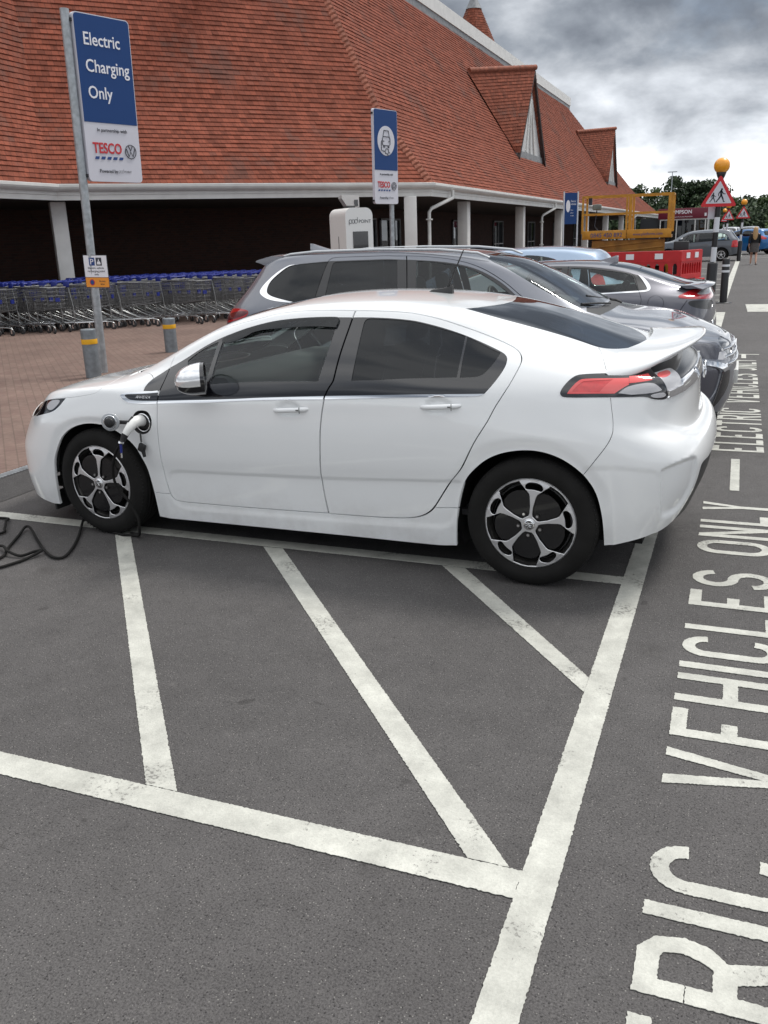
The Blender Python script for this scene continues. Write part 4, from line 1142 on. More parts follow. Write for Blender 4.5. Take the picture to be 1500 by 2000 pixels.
    d = Vector((math.sin(az)*math.cos(el), math.cos(az)*math.cos(el), math.sin(el)))
    lo.rotation_euler = d.to_track_quat('Z', 'Y').to_euler(); lo.location = (0, 0, 30)
    scene.view_settings.view_transform = 'Standard'; scene.view_settings.look = 'None'
    scene.view_settings.gamma = 1; scene.view_settings.exposure = EXPOSURE
CLOUD_OFF = (3.1, 1.7)
EXPOSURE = .86

# ------------------------------------------------------------------ ground
def ground_mats():
    def base(name):
        m = bpy.data.materials.new(name); m.use_nodes = True
        nt = m.node_tree; b = nt.nodes['Principled BSDF']; tc = _n(nt, 'ShaderNodeTexCoord')
        return m, nt, b, tc
    def noise(nt, tc, s, d=4, r=.5, out='Object'):
        n = _n(nt, 'ShaderNodeTexNoise'); n.inputs['Scale'].default_value = s; n.inputs['Detail'].default_value = d; n.inputs['Roughness'].default_value = r
        nt.links.new(tc.outputs[out], n.inputs['Vector']); return n
    def rng(nt, src, a, b_, c, d):
        r = _n(nt, 'ShaderNodeMapRange'); r.inputs['From Min'].default_value = a; r.inputs['From Max'].default_value = b_; r.inputs['To Min'].default_value = c; r.inputs['To Max'].default_value = d
        nt.links.new(src, r.inputs['Value']); return r
    def mul(nt, a, b_):
        m = _n(nt, 'ShaderNodeMath', operation='MULTIPLY'); nt.links.new(a, m.inputs[0]); nt.links.new(b_, m.inputs[1]); return m
    def mixc(nt, f, a, b_, blend='MIX'):
        m = _n(nt, 'ShaderNodeMix', data_type='RGBA'); m.blend_type = blend
        if isinstance(f, float): m.inputs['Factor'].default_value = f
        else: nt.links.new(f, m.inputs['Factor'])
        for k, v in (('A', a), ('B', b_)):
            if isinstance(v, tuple): m.inputs[k].default_value = (*v, 1)
            else: nt.links.new(v, m.inputs[k])
        return m
    def asphalt(name, col, chip=1.0):
        m, nt, b, tc = base(name)
        big = noise(nt, tc, .55, 5, .6); mid = noise(nt, tc, 6, 5, .65); grain = noise(nt, tc, 170, 3, .75)
        f = mul(nt, rng(nt, big.outputs['Fac'], .3, .7, .86, 1.14).outputs[0], rng(nt, mid.outputs['Fac'], .3, .7, .88, 1.12).outputs[0])
        f2 = mul(nt, f.outputs[0], rng(nt, grain.outputs['Fac'], .28, .72, .42, 1.62).outputs[0])
        sc = _n(nt, 'ShaderNodeVectorMath', operation='SCALE'); sc.inputs[0].default_value = col; nt.links.new(f2.outputs[0], sc.inputs['Scale'])
        vo = _n(nt, 'ShaderNodeTexVoronoi'); vo.inputs['Scale'].default_value = 120; nt.links.new(tc.outputs['Object'], vo.inputs['Vector'])
        # pale stone chips: only some cells
        cs = _n(nt, 'ShaderNodeSeparateColor'); nt.links.new(vo.outputs['Color'], cs.inputs[0])
        on = rng(nt, cs.outputs[0], .74, .84, 0, 1); near = rng(nt, vo.outputs['Distance'], .22, .34, 1, 0)
        chipf = mul(nt, on.outputs[0], near.outputs[0])
        cf = _n(nt, 'ShaderNodeMath', operation='MULTIPLY'); cf.inputs[1].default_value = .55*chip; nt.links.new(chipf.outputs[0], cf.inputs[0])
        c1 = mixc(nt, cf.outputs[0], sc.outputs[0], (.34, .325, .305))
        on2 = rng(nt, cs.outputs[1], .82, .86, 0, .75); ch2 = mul(nt, on2.outputs[0], near.outputs[0])
        c2 = mixc(nt, ch2.outputs[0], c1.outputs['Result'], (.022, .021, .021))
        # drips and old stains, plus a few hairline cracks
        st = noise(nt, tc, 1.9, 3, .45); stf = rng(nt, st.outputs['Fac'], .66, .72, 0, .42)
        dr = noise(nt, tc, 7.5, 2, .4); drf = rng(nt, dr.outputs['Fac'], .735, .76, 0, .55)
        c3 = mixc(nt, stf.outputs[0], c2.outputs['Result'], (.045, .042, .040)); c4 = mixc(nt, drf.outputs[0], c3.outputs['Result'], (.032, .030, .029))
        wv = noise(nt, tc, 2.6, 5, .7); ck = _n(nt, 'ShaderNodeTexVoronoi', feature='DISTANCE_TO_EDGE'); ck.inputs['Scale'].default_value = .55
        wa = _n(nt, 'ShaderNodeVectorMath', operation='SCALE'); wa.inputs['Scale'].default_value = .5; nt.links.new(wv.outputs['Color'], wa.inputs[0])
        wb_ = _n(nt, 'ShaderNodeVectorMath', operation='ADD'); nt.links.new(tc.outputs['Object'], wb_.inputs[0]); nt.links.new(wa.outputs[0], wb_.inputs[1]); nt.links.new(wb_.outputs[0], ck.inputs['Vector'])
        gate = noise(nt, tc, .35, 2, .5); ckf = mul(nt, rng(nt, ck.outputs['Distance'], .002, .005, 1, 0).outputs[0], rng(nt, gate.outputs['Fac'], .56, .62, 0, .6).outputs[0])
        c5 = mixc(nt, ckf.outputs[0], c4.outputs['Result'], (.02, .019, .018))
        lit = noise(nt, tc, 22, 6, .75); c6 = mixc(nt, rng(nt, lit.outputs['Fac'], .58, .72, 0, .34).outputs[0], c5.outputs['Result'], (.20, .19, .18))
        nt.links.new(c6.outputs['Result'], b.inputs['Base Color'])
        b.inputs['Roughness'].default_value = .78; b.inputs['Specular IOR Level'].default_value = .35
        bp = _n(nt, 'ShaderNodeBump'); bp.inputs['Distance'].default_value = .0035; bp.inputs['Strength'].default_value = .8
        ab = _n(nt, 'ShaderNodeMath', operation='ADD'); nt.links.new(grain.outputs['Fac'], ab.inputs[0]); nt.links.new(near.outputs[0], ab.inputs[1])
        nt.links.new(ab.outputs[0], bp.inputs['Height']); nt.links.new(bp.outputs['Normal'], b.inputs['Normal'])
        return m
    M['asphalt'] = asphalt('asphalt', (.083, .0785, .0775))
    M['asphalt_dark'] = asphalt('asphalt_dark', (.052, .050, .050), .6)
    # worn thermoplastic
    m, nt, b, tc = base('marking_paint'); M['paint'] = m
    mid = noise(nt, tc, 9, 6, .62); grain = noise(nt, tc, 150, 3, .7); big = noise(nt, tc, 1.3, 4, .6)
    f = mul(nt, rng(nt, mid.outputs['Fac'], .3, .7, .76, 1.12).outputs[0], rng(nt, grain.outputs['Fac'], .25, .75, .84, 1.12).outputs[0])
    f = mul(nt, f.outputs[0], rng(nt, big.outputs['Fac'], .35, .65, .90, 1.05).outputs[0])
    sc = _n(nt, 'ShaderNodeVectorMath', operation='SCALE'); sc.inputs[0].default_value = (.525, .525, .475); nt.links.new(f.outputs[0], sc.inputs['Scale'])
    pits = noise(nt, tc, 75, 4, .8); pm = noise(nt, tc, 3.1, 4, .6)
    th = _n(nt, 'ShaderNodeMath', operation='ADD'); nt.links.new(pits.outputs['Fac'], th.inputs[0]); nt.links.new(rng(nt, pm.outputs['Fac'], .40, .68, -.12, .17).outputs[0], th.inputs[1])
    pf = rng(nt, th.outputs[0], .64, .72, 0, .85)
    c = mixc(nt, pf.outputs[0], sc.outputs[0], (.13, .125, .115))
    nt.links.new(c.outputs['Result'], b.inputs['Base Color']); b.inputs['Roughness'].default_value = .6
    bp = _n(nt, 'ShaderNodeBump'); bp.inputs['Distance'].default_value = .002; nt.links.new(grain.outputs['Fac'], bp.inputs['Height']); nt.links.new(bp.outputs['Normal'], b.inputs['Normal'])
    # faded brick paving
    m, nt, b, tc = base('brick_paving'); M['paving'] = m
    br = _n(nt, 'ShaderNodeTexBrick'); br.inputs['Scale'].default_value = 1.0
    mp = _n(nt, 'ShaderNodeMapping'); mp.inputs['Rotation'].default_value = (0, 0, R(45)); nt.links.new(tc.outputs['Object'], mp.inputs['Vector'])
    nt.links.new(mp.outputs[0], br.inputs['Vector'])
    br.inputs['Brick Width'].default_value = .2; br.inputs['Row Height'].default_value = .1; br.inputs['Mortar Size'].default_value = .006
    br.inputs['Color1'].default_value = (.172, .116, .094, 1); br.inputs['Color2'].default_value = (.148, .094, .077, 1); br.inputs['Mortar'].default_value = (.115, .078, .062, 1)
    big = noise(nt, tc, .8, 6, .65); mid = noise(nt, tc, 14, 4, .6)
    f = mul(nt, rng(nt, big.outputs['Fac'], .3, .7, .80, 1.22).outputs[0], rng(nt, mid.outputs['Fac'], .3, .7, .86, 1.14).outputs[0])
    sc = _n(nt, 'ShaderNodeVectorMath', operation='SCALE'); nt.links.new(br.outputs['Color'], sc.inputs[0]); nt.links.new(f.outputs[0], sc.inputs['Scale'])
    spots = noise(nt, tc, 5.2, 3, .5); sf = rng(nt, spots.outputs['Fac'], .69, .74, 0, .5)
    c = mixc(nt, sf.outputs[0], sc.outputs[0], (.10, .075, .065))
    nt.links.new(c.outputs['Result'], b.inputs['Base Color']); b.inputs['Roughness'].default_value = .85

def quad_sheet(name, pts, z, m, kind='structure', lab=None, cat=None):
    mb = MB(); mb.add([(x, y, z) for x, y in pts], [tuple(range(len(pts)))], m)
    o = mb.build(name); tag(o, lab, cat, None, kind); return o

def ragged(P, rnd, step=.012, amp=.0022):
    Q = densify(P, step); n = len(Q); out = []
    for i, p in enumerate(Q):
        a = Q[i-1]; b = Q[(i+1) % n]; t = (b[0]-a[0], b[1]-a[1]); L = math.hypot(*t) or 1
        d = rnd.gauss(0, amp)
        out.append((p[0]-t[1]/L*d, p[1]+t[0]/L*d))
    return out

def marking(name, polys, z=.002, th=.0016, step=.006, amp=.0011, seed=1, lab=None):
    rnd = random.Random(seed); mb = MB()
    for P in polys:
        if area2(P) < 0: P = P[::-1]
        mb.prism(ragged(P, rnd, step, amp), th, M['paint'], Mx((0, 0, z)))
    o = mb.build(name); o['kind'] = 'structure'
    return o

def stroke(pts, w, caps=True):
    """polyline -> outline of constant width"""
    L = []; Rr = []; n = len(pts)
    for i, p in enumerate(pts):
        if i == 0: d = (pts[1][0]-p[0], pts[1][1]-p[1])
        elif i == n-1: d = (p[0]-pts[i-1][0], p[1]-pts[i-1][1])
        else: d = (pts[i+1][0]-pts[i-1][0], pts[i+1][1]-pts[i-1][1])
        l = math.hypot(*d); nx, ny = -d[1]/l*w/2, d[0]/l*w/2
        L.append((p[0]+nx, p[1]+ny)); Rr.append((p[0]-nx, p[1]-ny))
    return L+Rr[::-1]

def road_letter(ch, w):
    """outline pieces of a letter; a runs along the word (0..w), h up the letter (0..1 -> .39 m)"""
    s = .052; H = .39
    def arc(cx, cy, rx, ry, a0, a1, n=12): return [(cx+rx*math.cos(R(a0+(a1-a0)*k/n)), cy+ry*math.sin(R(a0+(a1-a0)*k/n))) for k in range(n+1)]
    h = s/2
    if ch == 'E': return [[(0,0),(w,0),(w,s*1.05),(s,s*1.05),(s,H*.42),(w*.62,H*.42),(w*.62,H*.56),(s,H*.56),(s,H-s*1.05),(w,H-s*1.05),(w,H),(0,H)]]
    if ch == 'L': return [[(0,0),(w,0),(w,s*1.05),(s,s*1.05),(s,H),(0,H)]]
    if ch == 'I': return [[(0,0),(s,0),(s,H),(0,H)]]
    if ch == 'T': return [[(w/2-h,0),(w/2+h,0),(w/2+h,H-s*1.05),(w,H-s*1.05),(w,H),(0,H),(0,H-s*1.05),(w/2-h,H-s*1.05)]]
    if ch == 'H': return [[(0,0),(s,0),(s,H*.42),(w-s,H*.42),(w-s,0),(w,0),(w,H),(w-s,H),(w-s,H*.56),(s,H*.56),(s,H),(0,H)]]
    if ch == 'V': return [[(w/2-h*.8,0),(w/2+h*.8,0),(w,H),(w-s,H),(w/2,H*.22),(s,H),(0,H)]]
    if ch == 'N': return [[(0,0),(s,0),(s,H*.68),(w-s,0),(w,0),(w,H),(w-s,H),(w-s,H*.32),(s,H),(0,H)]]
    if ch == 'Y': return [[(w/2-h,0),(w/2+h,0),(w/2+h,H*.42),(w,H),(w-s*1.05,H),(w/2,H*.55),(s*1.05,H),(0,H),(w/2-h,H*.42)]]
    if ch == 'O':
        o = stroke(arc(w/2,H-w/2,w/2-h,w/2-h,0,180)+arc(w/2,w/2,w/2-h,w/2-h,180,358)+[(w-h, w/2), (w-h, H-w/2-.001)], s)
        return [o]
    if ch == 'C': return [stroke([(w-h*1.0,H*.74)]+arc(w/2,H-w/2,w/2-h,w/2-h,8,180)+arc(w/2,w/2,w/2-h,w/2-h,180,352)+[(w-h,H*.26)], s)]
    if ch == 'S':
        r = w/2-h; ry = (H-s)/4
        return [stroke(arc(w/2,H-h-ry,r,ry,5,180,10)+arc(w/2,H-h-ry,r,ry,180,262,6)[1:]+arc(w/2,h+ry,r,ry,82,0,6)+arc(w/2,h+ry,r,ry,0,-175,10)[1:], s)]
    if ch == 'R':
        cy = H*.72; ry = H*.28-h
        return [[(0,0),(s,0),(s,H*.40),(w*.45,H*.40),(w-s*1.05,0),(w,0),(w*.74,H*.455),(w*.93,H*.56),(w,H*.72),(w*.93,H*.90),(w*.70,H),(0,H),(0,H*.70),(s,H*.70),(s,H-s*1.05),(w*.60,H-s*1.05),(w-s*1.2,H*.84),(w-s*1.02,H*.72),(w-s*1.3,H*.60),(w*.60,H*.54),(s,H*.54),(s,H*.695),(0,H*.695)]]
WORDS = [('E',.42,.61),('L',.68,.86),('E',.93,1.12),('C',1.18,1.38),('T',1.43,1.652),('R',1.717,1.922),('I',1.978,2.03),('C',2.085,2.285),('V',2.587,2.808),('E',2.893,3.092),('H',3.15,3.379),('I',3.434,3.49),('C',3.555,3.75),
         ('L',3.82,4.01),('E',4.10,4.30),('S',4.37,4.59),('O',4.865,5.092),('N',5.15,5.357),('L',5.42,5.60),('Y',5.683,5.868)]

def make_ground():
    ground_mats()
    g = MB(); n = 30
    g.add([(-300, -60, 0), (500, -60, 0), (500, 900, 0), (-300, 900, 0)], [(0, 1, 2, 3)], M['asphalt'])
    tag(g.build('ground'), kind='structure')
    quad_sheet('paved_path', [(-60, -20), (-5.42, -20), (-5.42, 24), (-7.0, 24.5), (-7.0, 96), (-60, 96)], .004, M['paving'])
    quad_sheet('road_repair', [(-5.30, -20), (-4.80, -20), (-4.80, 22), (-5.30, 22)], .003, M['asphalt_dark'])
    # drain channel with slotted cast cover
    d = MB(); d.box((-5.42, -4, -.02), (-5.30, 22, .006), M['dark_grey'])
    y = 2.0
    while y < 9:
        d.box((-5.405, y, .006), (-5.315, y+.018, .010), M['galv']); y += .034
    tag(d.build('drain_channel', None), kind='structure')
    # bay lines
    marking('bay_line', [[(-9, 4.272), (-.435, 4.262), (-.435, 4.364), (-4.8, 4.386), (-4.8, 4.30), (-5.2, 4.30), (-5.2, 4.272)][0:4] + [(-5.25, 4.386), (-5.25, 4.272)]] if False else [[(-5.25, 4.272), (-.437, 4.262), (-.437, 4.364), (-5.25, 4.388)]], z=.0024, seed=3)
    marking('bay_line', [[(-5.25, 1.925), (-.437, 1.918), (-.437, 2.03), (-5.25, 2.03)]], z=.0024, seed=4)
    marking('bay_edge_line', [[(-.435, -3), (-.335, -3), (-.333, 5.2), (-.331, 9.6), (-.326, 13.3), (-.43, 13.3), (-.435, 9.6), (-.438, 5.2)]], z=.002, step=.007, seed=5)
    marking('hatch_line', [[(-3.567, 4.268), (-3.45, 4.268), (-1.585, 2.034), (-1.708, 2.034)]], z=.002, seed=6)
    marking('hatch_line', [[(-2.491, 4.258), (-2.362, 4.258), (-.475, 2.034), (-.598, 2.034)]], z=.002, seed=7)
    marking('hatch_line', [[(-1.385, 4.258), (-1.258, 4.258), (-.437, 3.222), (-.437, 3.098)]], z=.002, seed=8)
    # road lettering, read from the carriageway
    for dy, amp, st, sd in ((0, .0010, .006, 11), (6.93, .0012, .03, 12)):
        polys = []
        for ch, y0, y1 in WORDS:
            for P in road_letter(ch, y1-y0):
                polys.append([(.283-b+ (0.002 if dy else 0), y0+a+dy) for a, b in P])
        marking('road_lettering', polys, z=.002, step=st, amp=amp, seed=sd)
    marking('centre_dash', [[(.048, 6.175), (.108, 6.175), (.108, 7.085), (.046, 7.085)]], z=.002, seed=13)
    marking('centre_dash', [[(.10, 12.95), (.16, 12.95), (.16, 13.33), (.10, 13.33)]], z=.002, seed=14, step=.05)
    marking('bay_end_line', [[(-.02, 13.335), (.33, 13.335), (.33, 13.385), (-.02, 13.385)]], z=.002, seed=15, step=.05)
    marking('bay_edge_line', [[(-.42, 16.6), (-.25, 16.6), (-.235, 20.2), (-.41, 20.2)]], z=.002, seed=16, step=.08)
    marking('bay_line', [[(-5.2, 20.1), (-.42, 20.1), (-.42, 20.2), (-5.2, 20.2)]], z=.0025, seed=17, step=.1)
    marking('bay_edge_line', [[(-.44, 22.9), (-.27, 22.9), (.0, 66), (-.22, 66)]], z=.002, seed=18, step=.3)
    marking('crossing_bar', [[(.20, 20.3), (3.4, 20.3), (3.4, 22.3), (.16, 22.3)]], z=.002, seed=19, step=.1)
    marking('crossing_bar', [[(6.2, 20.3), (9.4, 20.3), (9.4, 22.3), (6.2, 22.3)]], z=.002, seed=29, step=.1)
    for i, y in enumerate((23.6, 25.4, 27.6, 30.2, 33.4, 37.4, 42.5)):
        marking('bay_line', [[(-4.6, y), (-.42, y), (-.42, y+.12), (-4.6, y+.12)]], z=.0025, seed=30+i, step=.4)
    for i, y in enumerate((56, 59, 62, 74, 88)):
        marking('bay_line', [[(-.1, y), (5, y), (5, y+.14), (-.1, y+.14)]], z=.0025, seed=40+i, step=.5)

def cable_pts():
    pass
# ------------------------------------------------------------------ the other cars: sparse tables over the 18 stations of the same net
def spec_net(sp):
    i = np.arange(18)
    g = {k: np.interp(i, [a for a, b in v], [b for a, b in v]) for k, v in sp.items()}
    net = []
    def row(x, y, z): net.append([tuple(map(float, q)) for q in zip(x, y, z)])
    zb, zm, zs, zr, zt = g['zb'], g['zm'], g['zs'], g['zr'], g['zt']
    xm, xs, xr, xt = g['xm'], g['xs'], g['xr'], g['xt']
    ym, ys, yr = g['ym'], g['ys'], g['yr']
    inb = np.interp(i, [0, 1, 4, 13, 16, 17], [.07, .065, 0, 0, -.05, -.06])
    row(xm+inb, ym*.94, zb)
    row(xm+inb*.4, ym*.965, zb+(zm-zb)*.28)
    row(xm+inb*.1, ym*.985, zb+(zm-zb)*.58)
    row(xm, ym*.995, zb+(zm-zb)*.80)
    row(xm, ym, zm)
    row(xm*.75+xs*.25, ym*.80+ys*.20, zm+(zs-zm)*.38)
    row(xm*.4+xs*.6, ym*.45+ys*.55, zm+(zs-zm)*.72)
    row(xs, ys, zs)
    row(xs*.5+xr*.5, ys*.56+yr*.44+np.interp(i, [6, 7, 12, 14], [0, .018, .018, 0]), zs+(zr-zs)*.45)
    row(xr, yr, zr)
    row(xr*.5+xt*.5, yr*.88, zr+(zt-zr)*.62)
    row(xr*.2+xt*.8, yr*.5, zr+(zt-zr)*.93)
    row(xt, yr*0, zt)
    return net

SUV_SPEC = dict(
 xm=[(0,-.94),(1,-.92),(2,-.84),(3,-.68),(4,-.45),(5,-.2),(6,.12),(7,.42),(8,.78),(9,1.15),(10,1.8),(11,2.35),(12,2.75),(13,3.1),(14,3.35),(15,3.52),(16,3.64),(17,3.68)],
 xs=[(0,-.88),(1,-.86),(2,-.78),(3,-.64),(4,-.44),(5,-.2),(6,.12),(7,.42),(8,.78),(9,1.15),(10,1.8),(11,2.35),(12,2.75),(13,3.08),(14,3.30),(15,3.45),(16,3.55),(17,3.58)],
 xr=[(0,-.82),(1,-.80),(2,-.72),(3,-.59),(4,-.43),(5,-.2),(6,.12),(7,.42),(8,.78),(9,1.15),(10,1.8),(11,2.35),(12,2.72),(13,2.96),(14,3.08),(15,3.16),(16,3.24),(17,3.27)],
 xt=[(0,-.78),(1,-.77),(2,-.70),(3,-.58),(4,-.42),(5,-.2),(6,.12),(7,.42),(8,.78),(9,1.15),(10,1.8),(11,2.35),(12,2.70),(13,2.92),(14,3.02),(15,3.08),(16,3.13),(17,3.15)],
 zb=[(0,.30),(3,.27),(5,.23),(12,.24),(15,.36),(17,.38)], zm=[(0,.62),(4,.70),(8,.76),(13,.80),(17,.76)],
 zs=[(0,.84),(1,.845),(2,.865),(3,.90),(4,.955),(5,1.0),(6,1.03),(7,1.05),(8,1.08),(10,1.12),(12,1.15),(14,1.14),(15,1.12),(17,1.10)],
 zr=[(0,.875),(1,.88),(2,.90),(3,.94),(4,.995),(5,1.03),(6,1.07),(7,1.20),(8,1.37),(9,1.49),(10,1.56),(12,1.555),(13,1.535),(14,1.50),(15,1.48),(17,1.47)],
 zt=[(0,.89),(1,.90),(2,.925),(3,.965),(4,1.02),(5,1.055),(6,1.10),(7,1.27),(8,1.455),(9,1.57),(10,1.625),(11,1.635),(12,1.63),(13,1.615),(14,1.60),(15,1.585),(17,1.58)],
 ym=[(0,0),(1,.38),(2,.66),(3,.83),(4,.885),(5,.90),(13,.895),(14,.865),(15,.76),(16,.45),(17,0)],
 ys=[(0,0),(1,.35),(2,.60),(3,.76),(4,.83),(5,.85),(8,.868),(12,.865),(13,.85),(14,.815),(15,.71),(16,.42),(17,0)],
 yr=[(0,0),(1,.28),(2,.45),(3,.58),(4,.66),(5,.70),(6,.74),(7,.73),(8,.69),(9,.665),(10,.66),(12,.66),(13,.65),(14,.63),(15,.58),(16,.36),(17,0)])
IONIQ_SPEC = dict(
 xm=[(0,-.87),(1,-.85),(2,-.76),(3,-.60),(4,-.42),(5,-.2),(6,.1),(7,.45),(8,.85),(9,1.3),(10,1.8),(11,2.25),(12,2.6),(13,2.9),(14,3.15),(15,3.37),(16,3.50),(17,3.54)],
 xs=[(0,-.82),(1,-.80),(2,-.71),(3,-.56),(4,-.42),(5,-.2),(6,.1),(7,.45),(8,.85),(9,1.3),(10,1.8),(11,2.25),(12,2.6),(13,2.9),(14,3.15),(15,3.36),(16,3.47),(17,3.50)],
 xr=[(0,-.77),(1,-.75),(2,-.67),(3,-.53),(4,-.41),(5,-.2),(6,.1),(7,.45),(8,.85),(9,1.3),(10,1.8),(11,2.25),(12,2.6),(13,2.9),(14,3.13),(15,3.32),(16,3.43),(17,3.46)],
 xt=[(0,-.74),(1,-.73),(2,-.65),(3,-.52),(4,-.41),(5,-.2),(6,.1),(7,.45),(8,.85),(9,1.3),(10,1.8),(11,2.25),(12,2.6),(13,2.9),(14,3.12),(15,3.30),(16,3.39),(17,3.42)],
 zb=[(0,.22),(5,.16),(12,.18),(15,.30),(17,.32)], zm=[(0,.55),(4,.64),(13,.74),(17,.72)],
 zs=[(0,.70),(2,.73),(3,.765),(4,.83),(5,.88),(6,.915),(7,.94),(8,.97),(10,1.01),(12,1.035),(14,1.04),(15,1.03),(17,1.02)],
 zr=[(0,.735),(2,.77),(3,.80),(4,.86),(5,.90),(6,.95),(7,1.03),(8,1.18),(9,1.29),(10,1.325),(11,1.31),(12,1.25),(13,1.18),(14,1.125),(15,1.10),(17,1.10)],
 zt=[(0,.755),(2,.79),(3,.82),(4,.875),(5,.915),(6,.975),(7,1.12),(8,1.285),(9,1.385),(10,1.41),(11,1.40),(12,1.355),(13,1.265),(14,1.19),(15,1.15),(17,1.135)],
 ym=[(0,0),(1,.38),(2,.64),(3,.80),(4,.87),(5,.89),(12,.90),(13,.89),(14,.86),(15,.76),(16,.46),(17,0)],
 ys=[(0,0),(1,.34),(2,.57),(3,.72),(4,.81),(5,.84),(8,.865),(12,.86),(13,.835),(14,.79),(15,.70),(16,.43),(17,0)],
 yr=[(0,0),(1,.26),(2,.42),(3,.53),(4,.63),(5,.67),(6,.71),(7,.74),(8,.69),(9,.655),(10,.645),(11,.65),(12,.66),(13,.665),(14,.64),(15,.58),(16,.36),(17,0)])
HATCH_SPEC = dict(
 xm=[(0,-.80),(1,-.78),(2,-.70),(3,-.56),(4,-.40),(5,-.2),(6,.08),(7,.38),(8,.72),(9,1.1),(10,1.6),(11,2.0),(12,2.35),(13,2.65),(14,2.86),(15,3.0),(16,3.09),(17,3.12)],
 xs=[(0,-.74),(2,-.65),(3,-.52),(4,-.39),(5,-.2),(6,.08),(7,.38),(8,.72),(9,1.1),(10,1.6),(11,2.0),(12,2.35),(13,2.64),(14,2.83),(15,2.96),(16,3.03),(17,3.05)],
 xr=[(0,-.68),(2,-.60),(3,-.49),(4,-.38),(5,-.2),(6,.08),(7,.38),(8,.72),(9,1.1),(10,1.6),(11,2.0),(12,2.32),(13,2.54),(14,2.66),(15,2.73),(16,2.79),(17,2.81)],
 xt=[(0,-.66),(2,-.58),(3,-.48),(4,-.38),(5,-.2),(6,.08),(7,.38),(8,.72),(9,1.1),(10,1.6),(11,2.0),(12,2.28),(13,2.45),(14,2.55),(15,2.60),(16,2.64),(17,2.66)],
 zb=[(0,.22),(5,.17),(12,.18),(15,.30),(17,.32)], zm=[(0,.55),(4,.66),(13,.74),(17,.72)],
 zs=[(0,.72),(2,.75),(3,.80),(4,.86),(5,.90),(6,.93),(8,.97),(12,1.02),(14,1.02),(17,1.0)],
 zr=[(0,.75),(2,.79),(3,.83),(4,.89),(5,.93),(6,.98),(7,1.10),(8,1.26),(9,1.37),(10,1.41),(12,1.39),(13,1.36),(14,1.34),(17,1.33)],
 zt=[(0,.77),(2,.81),(3,.85),(4,.91),(5,.95),(6,1.02),(7,1.19),(8,1.36),(9,1.46),(10,1.495),(11,1.50),(12,1.485),(13,1.465),(14,1.45),(17,1.435)],
 ym=[(0,0),(1,.36),(2,.62),(3,.78),(4,.84),(5,.86),(12,.865),(13,.85),(14,.81),(15,.70),(16,.42),(17,0)],
 ys=[(0,0),(1,.32),(2,.54),(3,.70),(4,.78),(5,.81),(8,.83),(12,.83),(13,.81),(14,.76),(15,.66),(16,.40),(17,0)],
 yr=[(0,0),(1,.25),(2,.40),(3,.51),(4,.60),(5,.64),(6,.68),(7,.69),(8,.66),(9,.64),(10,.63),(12,.63),(13,.62),(14,.60),(15,.54),(16,.33),(17,0)])

def scaled(sp, kx, kz, ky=1.0):
    return {k: [(a, b*(kx if k[0] == 'x' else kz if k[0] == 'z' else ky)) for a, b in v] for k, v in sp.items()}

def arch_poly(cx, r, cz=.34, n=26):
    return [(cx+r*math.cos(R(a)), cz+r*math.sin(R(a))) for a in np.linspace(-40, 220, n)]+[(cx-r*.8, -.1), (cx+r*.8, -.1)]

